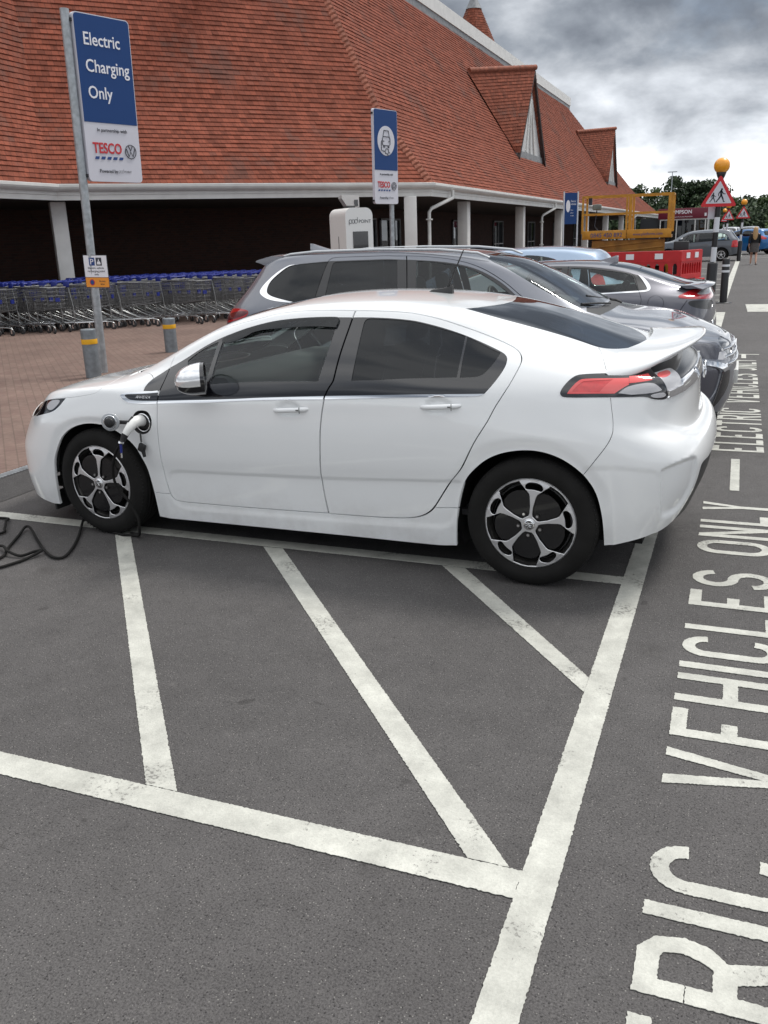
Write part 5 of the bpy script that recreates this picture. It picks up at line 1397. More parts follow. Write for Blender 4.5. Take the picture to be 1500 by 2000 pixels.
def shell_car(root, spec, paint, regs_in, arches, wb, wr=.335, rr=.22, density=(7, 4), su=.30, sv=.12, wheel_y=.78, spokes=5, twin=True, ww=.21, wdetail=True, cab=None):
    """regs_in: (part name, key, material, uv polygon, lift, kind) kind: 'panel' | 'ring' | 'hole'; parent part name optional"""
    pt = Patch(spec_net(spec))
    regs = []
    for cx, r in arches:
        P = [tuple(map(float, q)) for q in pt.side(densify(arch_poly(cx, r, wr), .06))]
        regs.append({'name': None, 'edges': [P], 'test': P})
    def inner(P, d):
        Q = offset([(a*.3, b*.12) for a, b in P], d)
        return [(a/.3, b/.12) for a, b in Q]
    todo = []
    for r_ in regs_in:
        if r_['kind'] == 'ring':
            o, i_ = inner(r_['uv'], -.0022), inner(r_['uv'], .0022)
            regs.append({'name': None, 'edges': [o, i_], 'test': o, 'minus': i_})
    for r_ in regs_in:
        if r_['kind'] == 'hole': regs.append({'name': None, 'edges': [r_['uv']], 'test': r_['uv']}); continue
        uv = inner(r_['uv'], .0022) if r_['kind'] == 'ring' else r_['uv']
        regs.append({'name': r_['key'], 'edges': [uv], 'test': uv}); todo.append(r_)
    V, T = carve(pt, regs, su, sv, density[0], density[1])
    objs = {}
    objs['body'] = panel_mesh('body', pt, V, T['body'], paint, root, both=True)
    order = [r_ for r_ in todo if not r_.get('parent')] + [r_ for r_ in todo if r_.get('parent')]
    done = set()
    for r_ in order:
        if r_['key'] in done or r_['key'] not in T or len(T[r_['key']]) == 0: continue
        done.add(r_['key'])
        if r_.get('both'):
            objs[r_['key']] = [panel_mesh(r_['name'], pt, V, T[r_['key']], r_['m'], root, both=True, lift=r_.get('lift', 0), skirt=r_.get('skirt', .012))]*2
        else:
            pr = objs.get(r_.get('parent'), [root, root])
            objs[r_['key']] = [panel_mesh(r_['name'], pt, V, T[r_['key']], r_['m'], pr[k], mirror=bool(k), lift=r_.get('lift', 0), skirt=r_.get('skirt', .012)) for k in (0, 1)]
    ub = MB()
    xl = pt.E[:, 1:-1, 0]
    x0, x1 = float(xl[4].min())+.12, float(xl[4].max())-.12
    ub.box((x0, -.66, .24), (x1, .66, .32), M['dark_liner'])
    ub.box((x0+.02, -.6, .32), (-.46, .6, .62), M['dark_liner'])
    ub.box((-.46, -.52, .32), (.40, .52, .78), M['dark_liner'])
    ub.build('underbody', None, root)
    first = None
    for cx in (0, wb):
        for sg in (-1, 1):
            w = sub_empty('wheel', root, (cx, sg*wheel_y, wr), 0 if sg < 0 else math.pi)
            if first is None:
                spoke_wheel(w, wr, rr, ww, spokes, twin=twin); first = w
            else:
                for ch in first.children: copy_tree(ch, w)
            a = MB(); pr = [(cx+(wr+.055)*math.cos(R(t)), wr+(wr+.055)*math.sin(R(t))) for t in np.linspace(-30, 210, 20)]
            a.sheet([[(x, sg*.86, z) for x, z in pr], [(x, sg*.52, z) for x, z in pr]], M['dark_liner'])
            a.add([(cx, sg*.52, wr)]+[(x, sg*.52, z) for x, z in pr], [(0, i+1, i+2) for i in range(19)], M['dark_liner'])
            a.build('wheel_arch', None, root)
    if cab: cabin(root, **cab)
    return pt, objs
CAR_CTRL = {
 'suv': {
  'qglass': ('c', [(12.984,7.883),(13.007,8.236),(12.661,8.546),(12.359,8.79),(12.034,8.823),(11.604,8.853),(11.244,8.893,1),(11.307,8.319),(11.392,7.624,1),(11.43,7.244,1),(11.851,7.336),(12.348,7.513),(12.755,7.686)]),
  'chrome': ('c', [(13.344,7.901),(13.283,8.155),(12.869,8.524),(12.445,8.768),(12.324,8.824),(12.153,8.823,1),(12.34,8.722),(12.632,8.477),(12.927,8.144),(12.973,7.883),(12.732,7.684),(12.35,7.523),(11.858,7.413),(11.55,7.362),(11.271,7.312,1),(11.268,7.245,1),(11.633,7.282),(12.045,7.332),(12.648,7.461),(13.123,7.724)]),
  'rear_door': ('c', [(11.235,8.91),(11.175,9.067),(11.079,9.151),(10.724,9.131),(10.417,9.125),(10.144,9.155),(10.056,9.131),(9.9,9.166,1),(9.857,8.448),(9.822,7.916),(9.797,7.183),(9.789,5.766),(9.796,4.663),(9.807,3.532),(9.825,2.262),(9.845,1.31),(9.869,0.375,1),(10.091,0.333),(10.331,0.291),(10.594,0.249),(10.886,0.21),(11.219,0.174),(11.52,0.764),(11.846,1.3),(12.188,1.819),(12.002,2.893),(11.829,4.082),(11.677,5.045),(11.533,6.149),(11.416,7.245),(11.381,7.753),(11.294,8.436)]),
  'front_door': ('c', [(9.9,9.166,1),(9.642,9.205),(9.36,9.185),(9.138,9.12),(8.851,8.968),(8.484,8.749),(8.122,8.541),(7.791,8.245),(7.369,7.989),(7.097,6.811),(6.831,5.586),(6.794,4.641),(6.761,3.687),(6.733,2.617),(6.892,1.622),(7.05,0.769),(7.433,0.722),(7.811,0.676),(8.209,0.631),(8.598,0.588),(8.921,0.545),(9.185,0.504),(9.418,0.462),(9.64,0.419),(9.862,0.377,1),(9.838,1.311),(9.818,2.263),(9.8,3.534),(9.789,4.664),(9.783,5.767),(9.789,6.939),(9.808,7.606),(9.833,8.09),(9.864,8.536)]),
  'rglass': ('c', [(11.175,7.66),(11.144,8.163),(11.127,8.703),(11.099,8.846),(11.033,8.888),(10.694,8.88),(10.397,8.881),(10.132,8.902),(10.015,8.907,1),(9.98,8.372),(9.95,7.906,1),(9.937,7.514),(10.142,7.492),(10.363,7.471),(10.603,7.453),(10.867,7.433),(11.163,7.409)]),
  'fglass': ('c', [(9.751,8.903,1),(9.574,8.92),(9.367,8.893),(9.167,8.873),(8.939,8.788),(8.657,8.6),(8.353,8.411),(8.074,8.202),(7.893,7.884,1),(8.237,7.732),(8.571,7.631),(8.86,7.561),(9.099,7.513),(9.308,7.474),(9.504,7.441),(9.694,7.412,1),(9.708,7.939),(9.728,8.388)]),
  'black': ('c', [(12.156,8.833),(11.655,8.872),(11.248,8.929),(10.915,8.926),(10.626,8.921),(10.368,8.926),(10.134,8.947),(10.027,8.933),(9.742,8.946),(9.446,8.961),(9.212,8.943),(8.944,8.866),(8.606,8.699),(8.26,8.516),(7.923,8.226),(7.65,7.789,1),(7.984,7.617),(8.336,7.497),(8.663,7.414),(8.938,7.359),(9.169,7.316),(9.376,7.28),(9.571,7.25),(9.764,7.219),(9.985,7.196),(10.221,7.176),(10.479,7.157),(10.765,7.137),(11.086,7.11),(11.442,7.208),(11.849,7.307),(12.337,7.448),(12.886,7.782),(12.642,8.135),(12.394,8.463)]),
  'ws_side': ('o', [(8.821,9.456),(8.577,9.171),(8.296,8.924),(7.93,8.711),(7.576,8.416),(7.167,8.091),(6.821,8.004)]),
  'ws_top': ('o', [(8.821,9.456),(8.633,10.455),(8.52,11.486)]),
  'hood_lead': ('o', [(3.191,6.387),(2.971,6.634),(2.646,6.857),(2.241,7.242),(1.777,7.954),(1.318,8.688),(0.955,9.68)]),
  'lamp': ('c', [(3.501,5.741),(3.26,6.179),(2.978,6.531),(2.604,6.76),(2.087,7.18),(1.923,6.549),(1.793,5.955,1),(2.032,5.829),(2.201,5.022,1),(2.773,5.096),(3.415,5.05),(3.505,5.335)]),
  'led1': ('c', [(3.202,5.726,1),(2.933,5.804,1),(3.037,5.36,1),(3.289,5.357,1)]),
  'led2': ('c', [(3.475,5.497,1),(3.27,5.766,1),(3.375,5.336,1),(3.514,5.332,1)]),
  'lamp2': ('c', [(2.028,5.805,1),(1.58,5.994),(1.484,5.117,1),(1.737,5.01),(2.194,5.033,1)]),
  'ybar': ('c', [(3.416,4.905),(2.78,4.928),(2.206,4.79),(1.788,4.564),(1.601,4.118,1),(1.946,3.825,1),(2.029,4.095),(2.318,4.342),(2.796,4.478),(3.345,4.618)]),
  'fogpanel': ('c', [(3.308,4.604),(2.86,4.496),(2.319,4.315),(2.079,4.002),(2.125,3.098),(2.234,1.856),(2.611,1.235),(3.032,1.842),(3.14,2.815),(3.234,3.919)]),
  'ycurve': ('c', [(2.024,3.838,1),(1.614,4.007,1),(1.565,3.551),(1.582,2.118),(2.197,1.024),(2.423,0.827),(2.239,1.656),(2.085,2.974)]),
  'grille': ('c', [(1.87,7.559),(1.113,9.115),(0.79,8.784),(0.69,5.863),(1.16,5.169),(1.487,5.1),(1.567,5.961),(1.791,5.967)]),
  'tail': ('c', [(14.923,6.828),(14.925,7.178),(13.624,7.04),(13.325,6.796),(13.552,6.178),(15.196,5.794),(15.192,6.333)]),
  'tail_in': ('c', [(15.208,6.472),(14.363,6.861),(13.453,6.888),(13.37,6.752),(13.619,6.399),(14.635,6.043)]),
 },
 'ioniq': {
  'rglass': ('c', [(10.524,9.277,1),(10.91,9.297),(11.415,9.314),(11.975,9.445),(12.274,9.425),(12.423,8.588),(12.579,7.951,1),(11.946,7.745),(11.529,7.643),(11.14,7.574),(10.785,7.524),(10.557,7.538),(10.511,8.126)]),
  'fglass': ('c', [(9.817,9.216),(10.076,9.223),(10.307,9.205,1),(10.255,8.35),(10.167,7.571,1),(9.739,7.555),(9.533,8.215),(9.66,8.896)]),
  'qglass': ('c', [(12.334,9.552,1),(12.465,9.584),(12.647,8.995),(12.845,8.321),(12.836,8.053),(12.605,7.957,1)]),
  'chrome': ('c', [(12.449,9.651,1),(12.626,9.523),(12.835,8.983),(12.972,8.453),(12.953,8.06),(12.802,7.808),(12.222,7.611),(11.676,7.498),(11.296,7.454),(10.947,7.423),(10.624,7.399),(10.621,7.477),(10.943,7.51),(11.292,7.552),(11.671,7.612),(12.195,7.752),(12.748,7.981),(12.843,8.277),(12.646,9.027)]),
  'black': ('c', [(9.724,9.431),(10.064,9.602),(10.454,9.514),(10.902,9.537),(11.22,9.511),(11.561,9.583),(12.223,9.631),(12.533,9.581),(12.868,8.33),(12.797,7.903),(12.218,7.691),(11.673,7.567),(11.204,7.506),(10.781,7.466),(10.394,7.429),(10.029,7.403),(9.572,7.492),(9.466,8.374)]),
  'lamp': ('c', [(13.968,6.987),(14.461,8.281),(15.203,9.778),(16.447,10.898),(16.593,7.249),(16.312,6.6),(15.157,6.81),(14.525,6.768)]),
  'lamp_in': ('c', [(14.994,7.95),(15.414,8.751),(16.455,10.192),(16.318,7.604),(15.19,7.668)]),
  'rear_door': ('c', [(10.448,9.514,1),(10.901,9.562),(11.219,9.545),(11.559,9.626),(11.966,9.683),(12.264,9.682),(12.43,8.845),(12.693,7.081),(12.691,6.283),(12.558,5.351),(12.16,3.987),(11.698,4.032),(11.266,4.067),(10.874,4.098),(10.515,4.126),(10.486,5.444),(10.451,7.05,1),(10.471,8.126)]),
  'rear_low': ('c', [(14.499,6.555),(15.143,6.637),(16.342,6.478),(16.222,5.557),(15.583,5.555),(14.607,5.935)]),
  'fuel': ('c', [(13.529,6.327),(13.515,6.02),(13.455,5.773),(13.359,5.615),(13.244,5.563),(13.127,5.624),(13.027,5.795),(12.958,6.056),(12.928,6.38),(12.941,6.726),(12.994,7.044),(13.083,7.277),(13.194,7.365),(13.313,7.27),(13.419,7.004),(13.494,6.666)]),
  'gap_rear': ('c', [(14.468,6.632,1),(14.152,5.369,1),(14.174,5.345,1),(14.497,6.617,1)]),
  'gap_seam': ('c', [(12.375,11.933,1),(12.406,10.937,1),(12.427,10.908,1),(12.394,11.934,1)]),
  'backlight': ('c', [(12.154,11.914,1),(12.585,11.952),(13.347,11.996),(14.233,12),(14.858,12),(14.669,12),(13.747,12),(12.868,11.964),(12.378,11.933)]),
 },
 'mpv': {
  'fglass': ('c', [(8.023,5.942,1),(8.058,6.428),(8.092,6.9),(8.125,7.286),(8.204,7.562),(8.281,7.797),(8.357,8.003),(8.431,8.186),(8.504,8.36),(8.626,8.389),(8.74,8.422),(8.845,8.458),(8.942,8.498),(9.032,8.54),(9.129,8.512),(9.218,8.49),(9.304,8.47),(9.388,8.453),(9.468,8.439,1),(9.457,8.235),(9.445,8.032),(9.433,7.815),(9.421,7.577),(9.409,7.304),(9.397,6.968),(9.384,6.5),(9.371,5.939,1),(9.284,5.933),(9.194,5.928),(9.1,5.923),(9.001,5.918),(8.891,5.915),(8.771,5.913),(8.641,5.913),(8.498,5.915),(8.345,5.921),(8.184,5.929)]),
  'mglass': ('c', [(9.652,8.542,1),(9.728,8.526),(9.804,8.512),(9.881,8.499),(9.958,8.489),(10.037,8.48),(10.117,8.473),(10.199,8.467),(10.283,8.463),(10.369,8.459),(10.458,8.457),(10.549,8.456),(10.643,8.456),(10.74,8.456),(10.841,8.457,1),(10.838,8.238),(10.836,8.02),(10.833,7.787),(10.83,7.529),(10.827,7.229),(10.824,6.842),(10.82,6.296,1),(10.719,6.282),(10.621,6.268),(10.527,6.252),(10.435,6.236),(10.345,6.22),(10.258,6.203),(10.173,6.186),(10.09,6.169),(10.008,6.152),(9.929,6.135),(9.851,6.118),(9.773,6.101),(9.696,6.085),(9.618,6.069,1),(9.624,6.648),(9.628,7.084),(9.633,7.402),(9.637,7.667),(9.641,7.902),(9.645,8.119),(9.649,8.327)]),
  'rglass': ('c', [(11.301,8.43,1),(11.424,8.416),(11.554,8.401),(11.689,8.388),(11.832,8.375),(11.981,8.363),(12.136,8.354),(12.281,8.255),(12.429,8.156),(12.579,8.057),(12.732,7.955),(12.799,7.726),(12.86,7.468),(12.918,7.167),(12.983,6.783),(13.075,6.282,1),(12.9,6.266),(12.737,6.251),(12.582,6.238),(12.433,6.226),(12.288,6.218),(12.146,6.213),(12.007,6.212),(11.87,6.214),(11.735,6.221),(11.603,6.23),(11.475,6.24),(11.351,6.252),(11.231,6.263,1),(11.24,6.8),(11.249,7.193),(11.259,7.498),(11.27,7.759),(11.28,7.994),(11.291,8.212)]),
  'tail': ('c', [(13.669,5.736),(13.917,5.996),(14.194,6.295),(14.484,6.267),(14.809,6.245),(15.17,6.215),(15.22,5.671),(15.254,5.208),(15.297,4.789),(15.354,4.375),(15.434,3.9),(15.175,3.485),(14.951,3.027),(14.638,3.048),(14.354,3.067),(14.096,3.082),(13.862,3.093),(13.648,3.103),(13.451,3.114),(13.471,3.644),(13.498,4.11),(13.533,4.512),(13.574,4.897),(13.619,5.296)]),
  'black': ('c', [(7.181,7.536),(7.289,7.784),(7.396,7.98),(7.501,8.136),(7.606,8.266),(7.711,8.381),(7.816,8.485),(7.94,8.535),(8.066,8.584),(8.194,8.633),(8.32,8.685),(8.443,8.742),(8.559,8.806),(8.694,8.79),(8.817,8.785),(8.93,8.79),(9.034,8.801),(9.13,8.818),(9.22,8.78),(9.305,8.746),(9.389,8.718),(9.469,8.694),(9.548,8.672),(9.627,8.653),(9.704,8.636),(9.782,8.621),(9.86,8.608),(9.938,8.598),(10.018,8.59),(10.1,8.583),(10.183,8.578),(10.268,8.575),(10.356,8.573),(10.446,8.573),(10.538,8.574),(10.633,8.575),(10.732,8.578),(10.835,8.581),(10.939,8.569),(11.048,8.557),(11.162,8.544),(11.281,8.53),(11.407,8.516),(11.539,8.501),(11.677,8.488),(11.823,8.475),(11.976,8.464),(12.137,8.456),(12.31,8.361),(12.488,8.27),(12.676,8.181),(12.87,8.092),(12.927,7.87),(12.974,7.624),(13.016,7.343),(13.061,7.005),(13.125,6.554),(13.219,6.024,1),(13.035,6.009),(12.863,5.995),(12.702,5.983),(12.548,5.973),(12.4,5.965),(12.256,5.959),(12.114,5.957),(11.975,5.958),(11.838,5.962),(11.703,5.968),(11.572,5.976),(11.444,5.986),(11.32,5.996),(11.201,6.006),(11.086,6.016),(10.975,6.025),(10.867,6.012),(10.763,5.998),(10.662,5.984),(10.565,5.97),(10.47,5.954),(10.378,5.939),(10.289,5.923),(10.202,5.907),(10.116,5.891),(10.033,5.875),(9.952,5.859),(9.872,5.844),(9.793,5.828),(9.715,5.813),(9.636,5.798),(9.557,5.783),(9.477,5.768),(9.396,5.753),(9.316,5.741),(9.235,5.73),(9.149,5.719),(9.059,5.709),(8.962,5.699),(8.859,5.69),(8.745,5.682),(8.622,5.676),(8.488,5.672),(8.345,5.67),(8.196,5.671),(8.045,5.674),(7.897,5.68),(7.754,6),(7.613,6.352),(7.471,6.721),(7.328,7.106)]),
 },
}
CAR_UV = {n: {k: smooth_uv(v, 2, .02) for k, v in d.items()} for n, d in CAR_CTRL.items()}
def car_paints():
    def flake(name, col, rough=.34, metal=.55):
        return mat(name, col, rough, metal=metal, coat=1.0)
    M['paint_grey'] = flake('grey_paint', (.185, .195, .225), .36, .5)
    M['paint_grey_b'] = flake('iron_paint', (.115, .115, .138), .38, .5)
    M['paint_sky'] = flake('pale_blue_paint', (.36, .46, .60), .36, .45)
    M['paint_mpv'] = flake('mid_grey_paint', (.14, .155, .18), .4, .5)
    M['paint_blue'] = flake('blue_paint', (.005, .12, .34), .3, .2)
    M['paint_white'] = mat('plain_white_paint', (.72, .73, .73), .3, coat=1)
    M['paint_silver'] = flake('silver_paint', (.5, .52, .54), .35, .6)
    M['satin_black'] = mat('satin_black', (.022, .022, .024), .35, coat=.3)

def body_regions(pt, side_glass, ws, rear, doors=(), lift=-.004, glass=None, frame_d=.03):
    """simple side/top/rear outlines in metres, for cars with no traced outline"""
    T = lambda P, f: [tuple(map(float, q)) for q in f(densify(chaikin(P, 2), .08))]
    return [dict(name='window', key='sg', kind='panel', m=glass or M['glass_dark'], uv=T(side_glass, pt.side), lift=lift)]

def center_close(P, NV):
    """append the centre-line points so a mirrored panel closes at the middle"""
    return P + [(P[-1][0], NV+.5), (P[0][0], NV+.5)]

def top_uv(pt, P): return [tuple(map(float, q)) for q in pt.top(P)]
def rear_uv(pt, P): return [tuple(map(float, q)) for q in pt.rear(P)]
def front_uv(pt, P): return [tuple(map(float, q)) for q in pt.front(P)]
def side_uv(pt, P): return [tuple(map(float, q)) for q in pt.side(densify(chaikin(P, 2), .07))]

def ws_region(pt, side, x_top, x_bot):
    """side: (x, y) up the near edge from cowl to roof"""
    uv = top_uv(pt, densify([(a, -b) for a, b in side], .06, False))
    tt = top_uv(pt, [(x_top+.005, -.35), (x_top, -.001)]); bb = top_uv(pt, [(x_bot, -.001), (x_bot+.02, -.35)])
    NV = pt.nv-1
    return uv + [tt[0], (tt[1][0], NV+.5), (bb[0][0], NV+.5), bb[1]]

def rear_region(pt, pts):
    """pts (y, z) from the top centre out, down and back to the bottom centre (near side, y<0)"""
    uv = rear_uv(pt, pts); NU = pt.nu-1
    return [(NU+.5, uv[0][1])] + uv + [(NU+.5, uv[-1][1])]

def build_suv():
    root = thing('parked_car', (-.91, 7.9, 0), 'dark silver grey sport utility car parked nose out beyond the white hatchback', 'car', rz=math.pi)
    U = CAR_UV['suv']
    pt = Patch(spec_net(SUV_SPEC)); NV = pt.nv-1; NU = pt.nu-1
    ws = ws_region(pt, [(.24, .70), (.42, .72), (.60, .70), (.80, .66), (.98, .615), (1.04, .56)], 1.12, .16)
    hl = U['hood_lead']
    hood = hl + [(hl[-1][0]*0+.3, NV-3), (.0, NV-2.6), (0, NV+.5), (top_uv(pt, [(.06, -.001)])[0][0], NV+.5)] + top_uv(pt, [(.07, -.4), (.10, -.70), (-.05, -.80), (-.30, -.79), (-.50, -.765)])
    cowl = top_uv(pt, [(.10, -.70), (.20, -.72), (.22, -.60), (.16, -.35)]) + [(top_uv(pt, [(.14, -.001)])[0][0], NV+.5), (top_uv(pt, [(.06, -.001)])[0][0], NV+.5)] + top_uv(pt, [(.07, -.4)])
    rg = rear_region(pt, [(-.1, 1.47), (-.45, 1.47), (-.56, 1.42), (-.64, 1.22), (-.62, 1.14), (-.3, 1.12), (-.1, 1.12)])
    g = lambda key, name, m, **k: dict(name=name, key=key, m=m, uv=U[key], kind=k.pop('kind', 'panel'), **k)
    regs = [g('rear_door', 'rear_door', M['paint_grey'], kind='ring'), g('front_door', 'front_door', M['paint_grey'], kind='ring')]
    rings = list(regs)
    order = [g('rglass', 'window', M['glass_dark'], lift=-.005, parent='rear_door'), g('fglass', 'window', M['glass_side'], lift=-.005, parent='front_door'), g('qglass', 'quarter_window', M['glass_dark'], lift=-.004),
             g('chrome', 'chrome_strip', M['chrome'], lift=.003), g('black', 'window_surround', M['satin_black'], lift=-.001)]
    order += rings
    order += [g('led1', 'lamp_unit', M['white_plastic'], lift=.001, parent='lamp'), g('led2', 'lamp_unit', M['white_plastic'], lift=.001, parent='lamp'), g('lamp2', 'lamp_unit', M['clear_lens'], lift=.001, parent='lamp'),
              g('lamp', 'headlight', mat('smoked_lens', (.10, .10, .115), .12, metal=.5, coat=1), lift=.001),
              g('ybar', 'chrome_bar', M['chrome'], lift=.010), g('ycurve', 'bumper_blade', M['black_gloss'], lift=.012), g('fogpanel', 'bumper_insert', M['paint_grey_b'], lift=-.012), g('grille', 'grille', M['black_gloss'], lift=-.006),
              g('tail_in', 'lamp_bar', mat('dark_red', (.12, .01, .012), .25, coat=1), lift=.004, parent='tail'), g('tail', 'tail_light', mat('deep_red_lens', (.42, .012, .014), .12, coat=1), lift=.003)]
    order += [dict(name='bonnet', key='bonnet', m=M['paint_grey'], uv=hood, kind='ring', both=True), dict(name='cowl', key='cowl', m=M['black_plastic'], uv=cowl, kind='panel', both=True, lift=-.01),
              dict(name='windscreen', key='ws', m=M['glass_screen'], uv=ws, kind='panel', both=True, lift=-.003), dict(name='rear_window', key='rw', m=M['glass_dark'], uv=rg, kind='panel', both=True, lift=-.003)]
    pt, ob = shell_car(root, SUV_SPEC, M['paint_grey'], order, [(0, .42), (2.67, .42)], 2.67, wr=.35, rr=.235, density=(8, 4), wheel_y=.78, cab=dict(dash_x=.75, seat_x=1.45, rear_x=2.35, floor=.42, belt=1.10, w=.70, top=1.55))
    # roof rails, fin, spoiler, wipers, mirrors
    for sg in (-1, 1):
        rl = MB(); pts = [(1.02, sg*.60, 1.535), (1.12, sg*.605, 1.575), (1.45, sg*.61, 1.61), (2.0, sg*.61, 1.625), (2.6, sg*.60, 1.622), (2.85, sg*.59, 1.605), (2.95, sg*.585, 1.585)]
        rl.tube(pts, [.008, .012, .013, .013, .013, .012, .008], M['paint_silver'], 10)
        rl.build('roof_rail', None, root)
        mirror_unit(root, sg, x=.50, z=1.06, y=.99, s=1.1, cap=M['paint_grey'])
    f = MB(); rows = []
    for s_, w_, h in ((0, .003, .002), (.3, .02, .02), (.6, .03, .042), (.85, .028, .062), (1, .008, .066)):
        rows.append([(2.70+.24*s_, -w_, 1.622), (2.70+.24*s_, -w_*.4, 1.625+h), (2.70+.24*s_, w_*.4, 1.625+h), (2.70+.24*s_, w_, 1.622)])
    f.sheet(rows, M['paint_grey']); f.add(rows[-1], [(0, 1, 2, 3)], M['paint_grey'], True); f.build('shark_fin_aerial', None, root)
    sp = MB(); rows = []
    for y in np.linspace(-.60, .60, 13):
        e = .05*(abs(y)/.6)**3
        rows.append([(2.92, y, 1.615-e*.4), (3.06, y, 1.612-e*.4), (3.25-e, y, 1.585-e*.5), (3.262-e, y, 1.572-e*.5), (3.22-e, y, 1.535), (3.08, y, 1.50), (2.99, y, 1.55)])
    sp.sheet(rows, M['paint_grey']); sp.add(rows[0], [tuple(range(7))], M['paint_grey'], True); sp.add(rows[-1], [tuple(range(7))[::-1]], M['paint_grey'], True)
    sp.build('spoiler', None, root)
    w = MB(); w.tube([(.16, -.62, 1.10), (.22, -.35, 1.135), (.30, .10, 1.19)], .010, M['black_plastic'], 6); w.tube([(.12, -.05, 1.115), (.17, .25, 1.14), (.26, .6, 1.16)], .009, M['black_plastic'], 6)
    w.tube([(.10, -.66, 1.075), (.16, -.62, 1.105), (.18, -.5, 1.115)], .016, M['black_plastic'], 6)
    w.build('wiper', None, root)
    gr = MB()
    for z in (.70, .755, .81):
        q = [pt.ev([u_], [v_])[0] for u_, v_ in front_uv(pt, [(-.60, z), (-.45, z), (-.25, z), (-.001, z)])]
        pp = [(p[0]-.012, -p[1], z) for p in q] + [(p[0]-.012, p[1], z) for p in q[::-1][1:]]
        gr.tube(pp, .012, M['chrome'], 6)
    gr.build('grille_bar', None, root)
    em = MB(); em.prism([(.0, .05), (.03, 0), (0, -.05), (-.03, 0)], .008, M['chrome'], frame((-.915, 0, .78), (0, -1, 0), (0, 0, 1), (-1, 0, 0))); em.build('bonnet_emblem', None, root)
    pl = MB(); pl.box((-.955, -.26, .50), (-.925, .26, .61), M['plate_white'], bev=.003); pl.build('number_plate', None, root)
    hd = MB()
    for hx, hz in ((1.62, 1.0), (2.66, 1.03)):
        for sg in (-1, 1): hd.box((hx-.09, sg*.875, hz-.012), (hx+.09, sg*.915, hz+.016), M['paint_grey'], bev=.01)
    hd.build('handle', None, root)
    return root

def build_ioniq():
    root = thing('parked_car', (-3.75, 10.5, 0), 'iron grey fastback car parked tail out, just beyond the grey sport utility car', 'car')
    U = CAR_UV['ioniq']; pt = Patch(spec_net(IONIQ_SPEC)); NV = pt.nv-1
    g = lambda key, name, m, **k: dict(name=name, key=key, m=m, uv=U[key], kind=k.pop('kind', 'panel'), **k)
    bl_e = top_uv(pt, [(2.42, -.50), (2.7, -.54), (3.0, -.555), (3.22, -.53), (3.28, -.48), (3.30, -.25)])
    bl = bl_e + [(top_uv(pt, [(3.30, -.001)])[0][0], NV+.5), (top_uv(pt, [(2.42, -.001)])[0][0], NV+.5)]
    ws = ws_region(pt, [(.36, .69), (.60, .67), (.85, .62), (1.05, .57), (1.15, .53)], 1.22, .28)
    P = M['paint_grey_b']
    lp = mat('rear_lens_red', (.40, .012, .018), .12, coat=1)
    order = [g('gap_seam', None, P, kind='hole'), g('gap_rear', None, P, kind='hole')]
    order += [g('fglass', 'front_window', M['glass_side'], lift=-.004), g('rglass', 'window', M['glass_side'], lift=-.004, parent='rear_door'), g('qglass', 'quarter_window', M['satin_black'], lift=-.002),
              g('chrome', 'chrome_strip', M['chrome'], lift=.003), g('black', 'window_surround', M['satin_black'], lift=-.001), g('rear_door', 'rear_door', P, kind='ring'), g('lamp_in', 'clear_lens', M['clear_lens'], lift=.004, parent='lamp'),
              g('lamp', 'tail_light', lp, lift=.003), g('rear_low', 'bumper_insert', M['satin_black'], lift=-.004), dict(name='fuel_flap', key='fuel', m=P, uv=U['fuel'], kind='ring')]
    order += [dict(name='rear_window', key='bl', m=M['glass_dark'], uv=bl, kind='panel', both=True, lift=-.002), dict(name='windscreen', key='ws', m=M['glass_screen'], uv=ws, kind='panel', both=True, lift=-.003)]
    pt, ob = shell_car(root, IONIQ_SPEC, P, order, [(0, .39), (2.70, .39)], 2.70, density=(8, 4), wheel_y=.78, cab=dict(dash_x=.8, seat_x=1.4, rear_x=2.2, floor=.30, belt=.93, w=.70, top=1.34))
    f = MB(); rows = []
    for s_, w_, h in ((0, .003, .002), (.3, .02, .02), (.6, .028, .045), (.9, .024, .072), (1, .008, .072)):
        rows.append([(2.22+.24*s_, -w_, 1.39-.03*s_), (2.22+.24*s_, -w_*.4, 1.395-.02*s_+h), (2.22+.24*s_, w_*.4, 1.395-.02*s_+h), (2.22+.24*s_, w_, 1.39-.03*s_)])
    f.sheet(rows, P); f.add(rows[-1], [(0, 1, 2, 3)], P, True); f.build('shark_fin_aerial', None, root)
    sp = MB(); rows = []
    for y in np.linspace(-.66, .66, 13):
        e = .10*(abs(y)/.66)**3
        rows.append([(3.26-e, y, 1.150), (3.38-e, y, 1.150), (3.50-e, y, 1.142-e*.3), (3.505-e, y, 1.132-e*.3), (3.44-e, y, 1.118), (3.34-e, y, 1.115)])
    sp.sheet(rows, P); sp.add(rows[0], [tuple(range(6))], P, True); sp.add(rows[-1], [tuple(range(6))[::-1]], P, True); sp.build('spoiler', None, root)
    for sg in (-1, 1): mirror_unit(root, sg, x=.70, z=1.04, y=.98, s=1.05, cap=P)
    hd = MB()
    for hx, hz in ((1.55, .90), (2.36, .935)):
        for sg in (-1, 1): hd.box((hx-.09, sg*.885, hz-.011), (hx+.09, sg*.925, hz+.013), M['chrome'], bev=.01)
    hd.build('handle', None, root)
    rf = MB(); rf.lathe([(.001, .0), (.04, .0), (.045, -.01)], M['chrome'], 16, Mx((3.53, -.62, .76), ry=R(80))); rf.build('rear_fog_light', None, root)
    return root

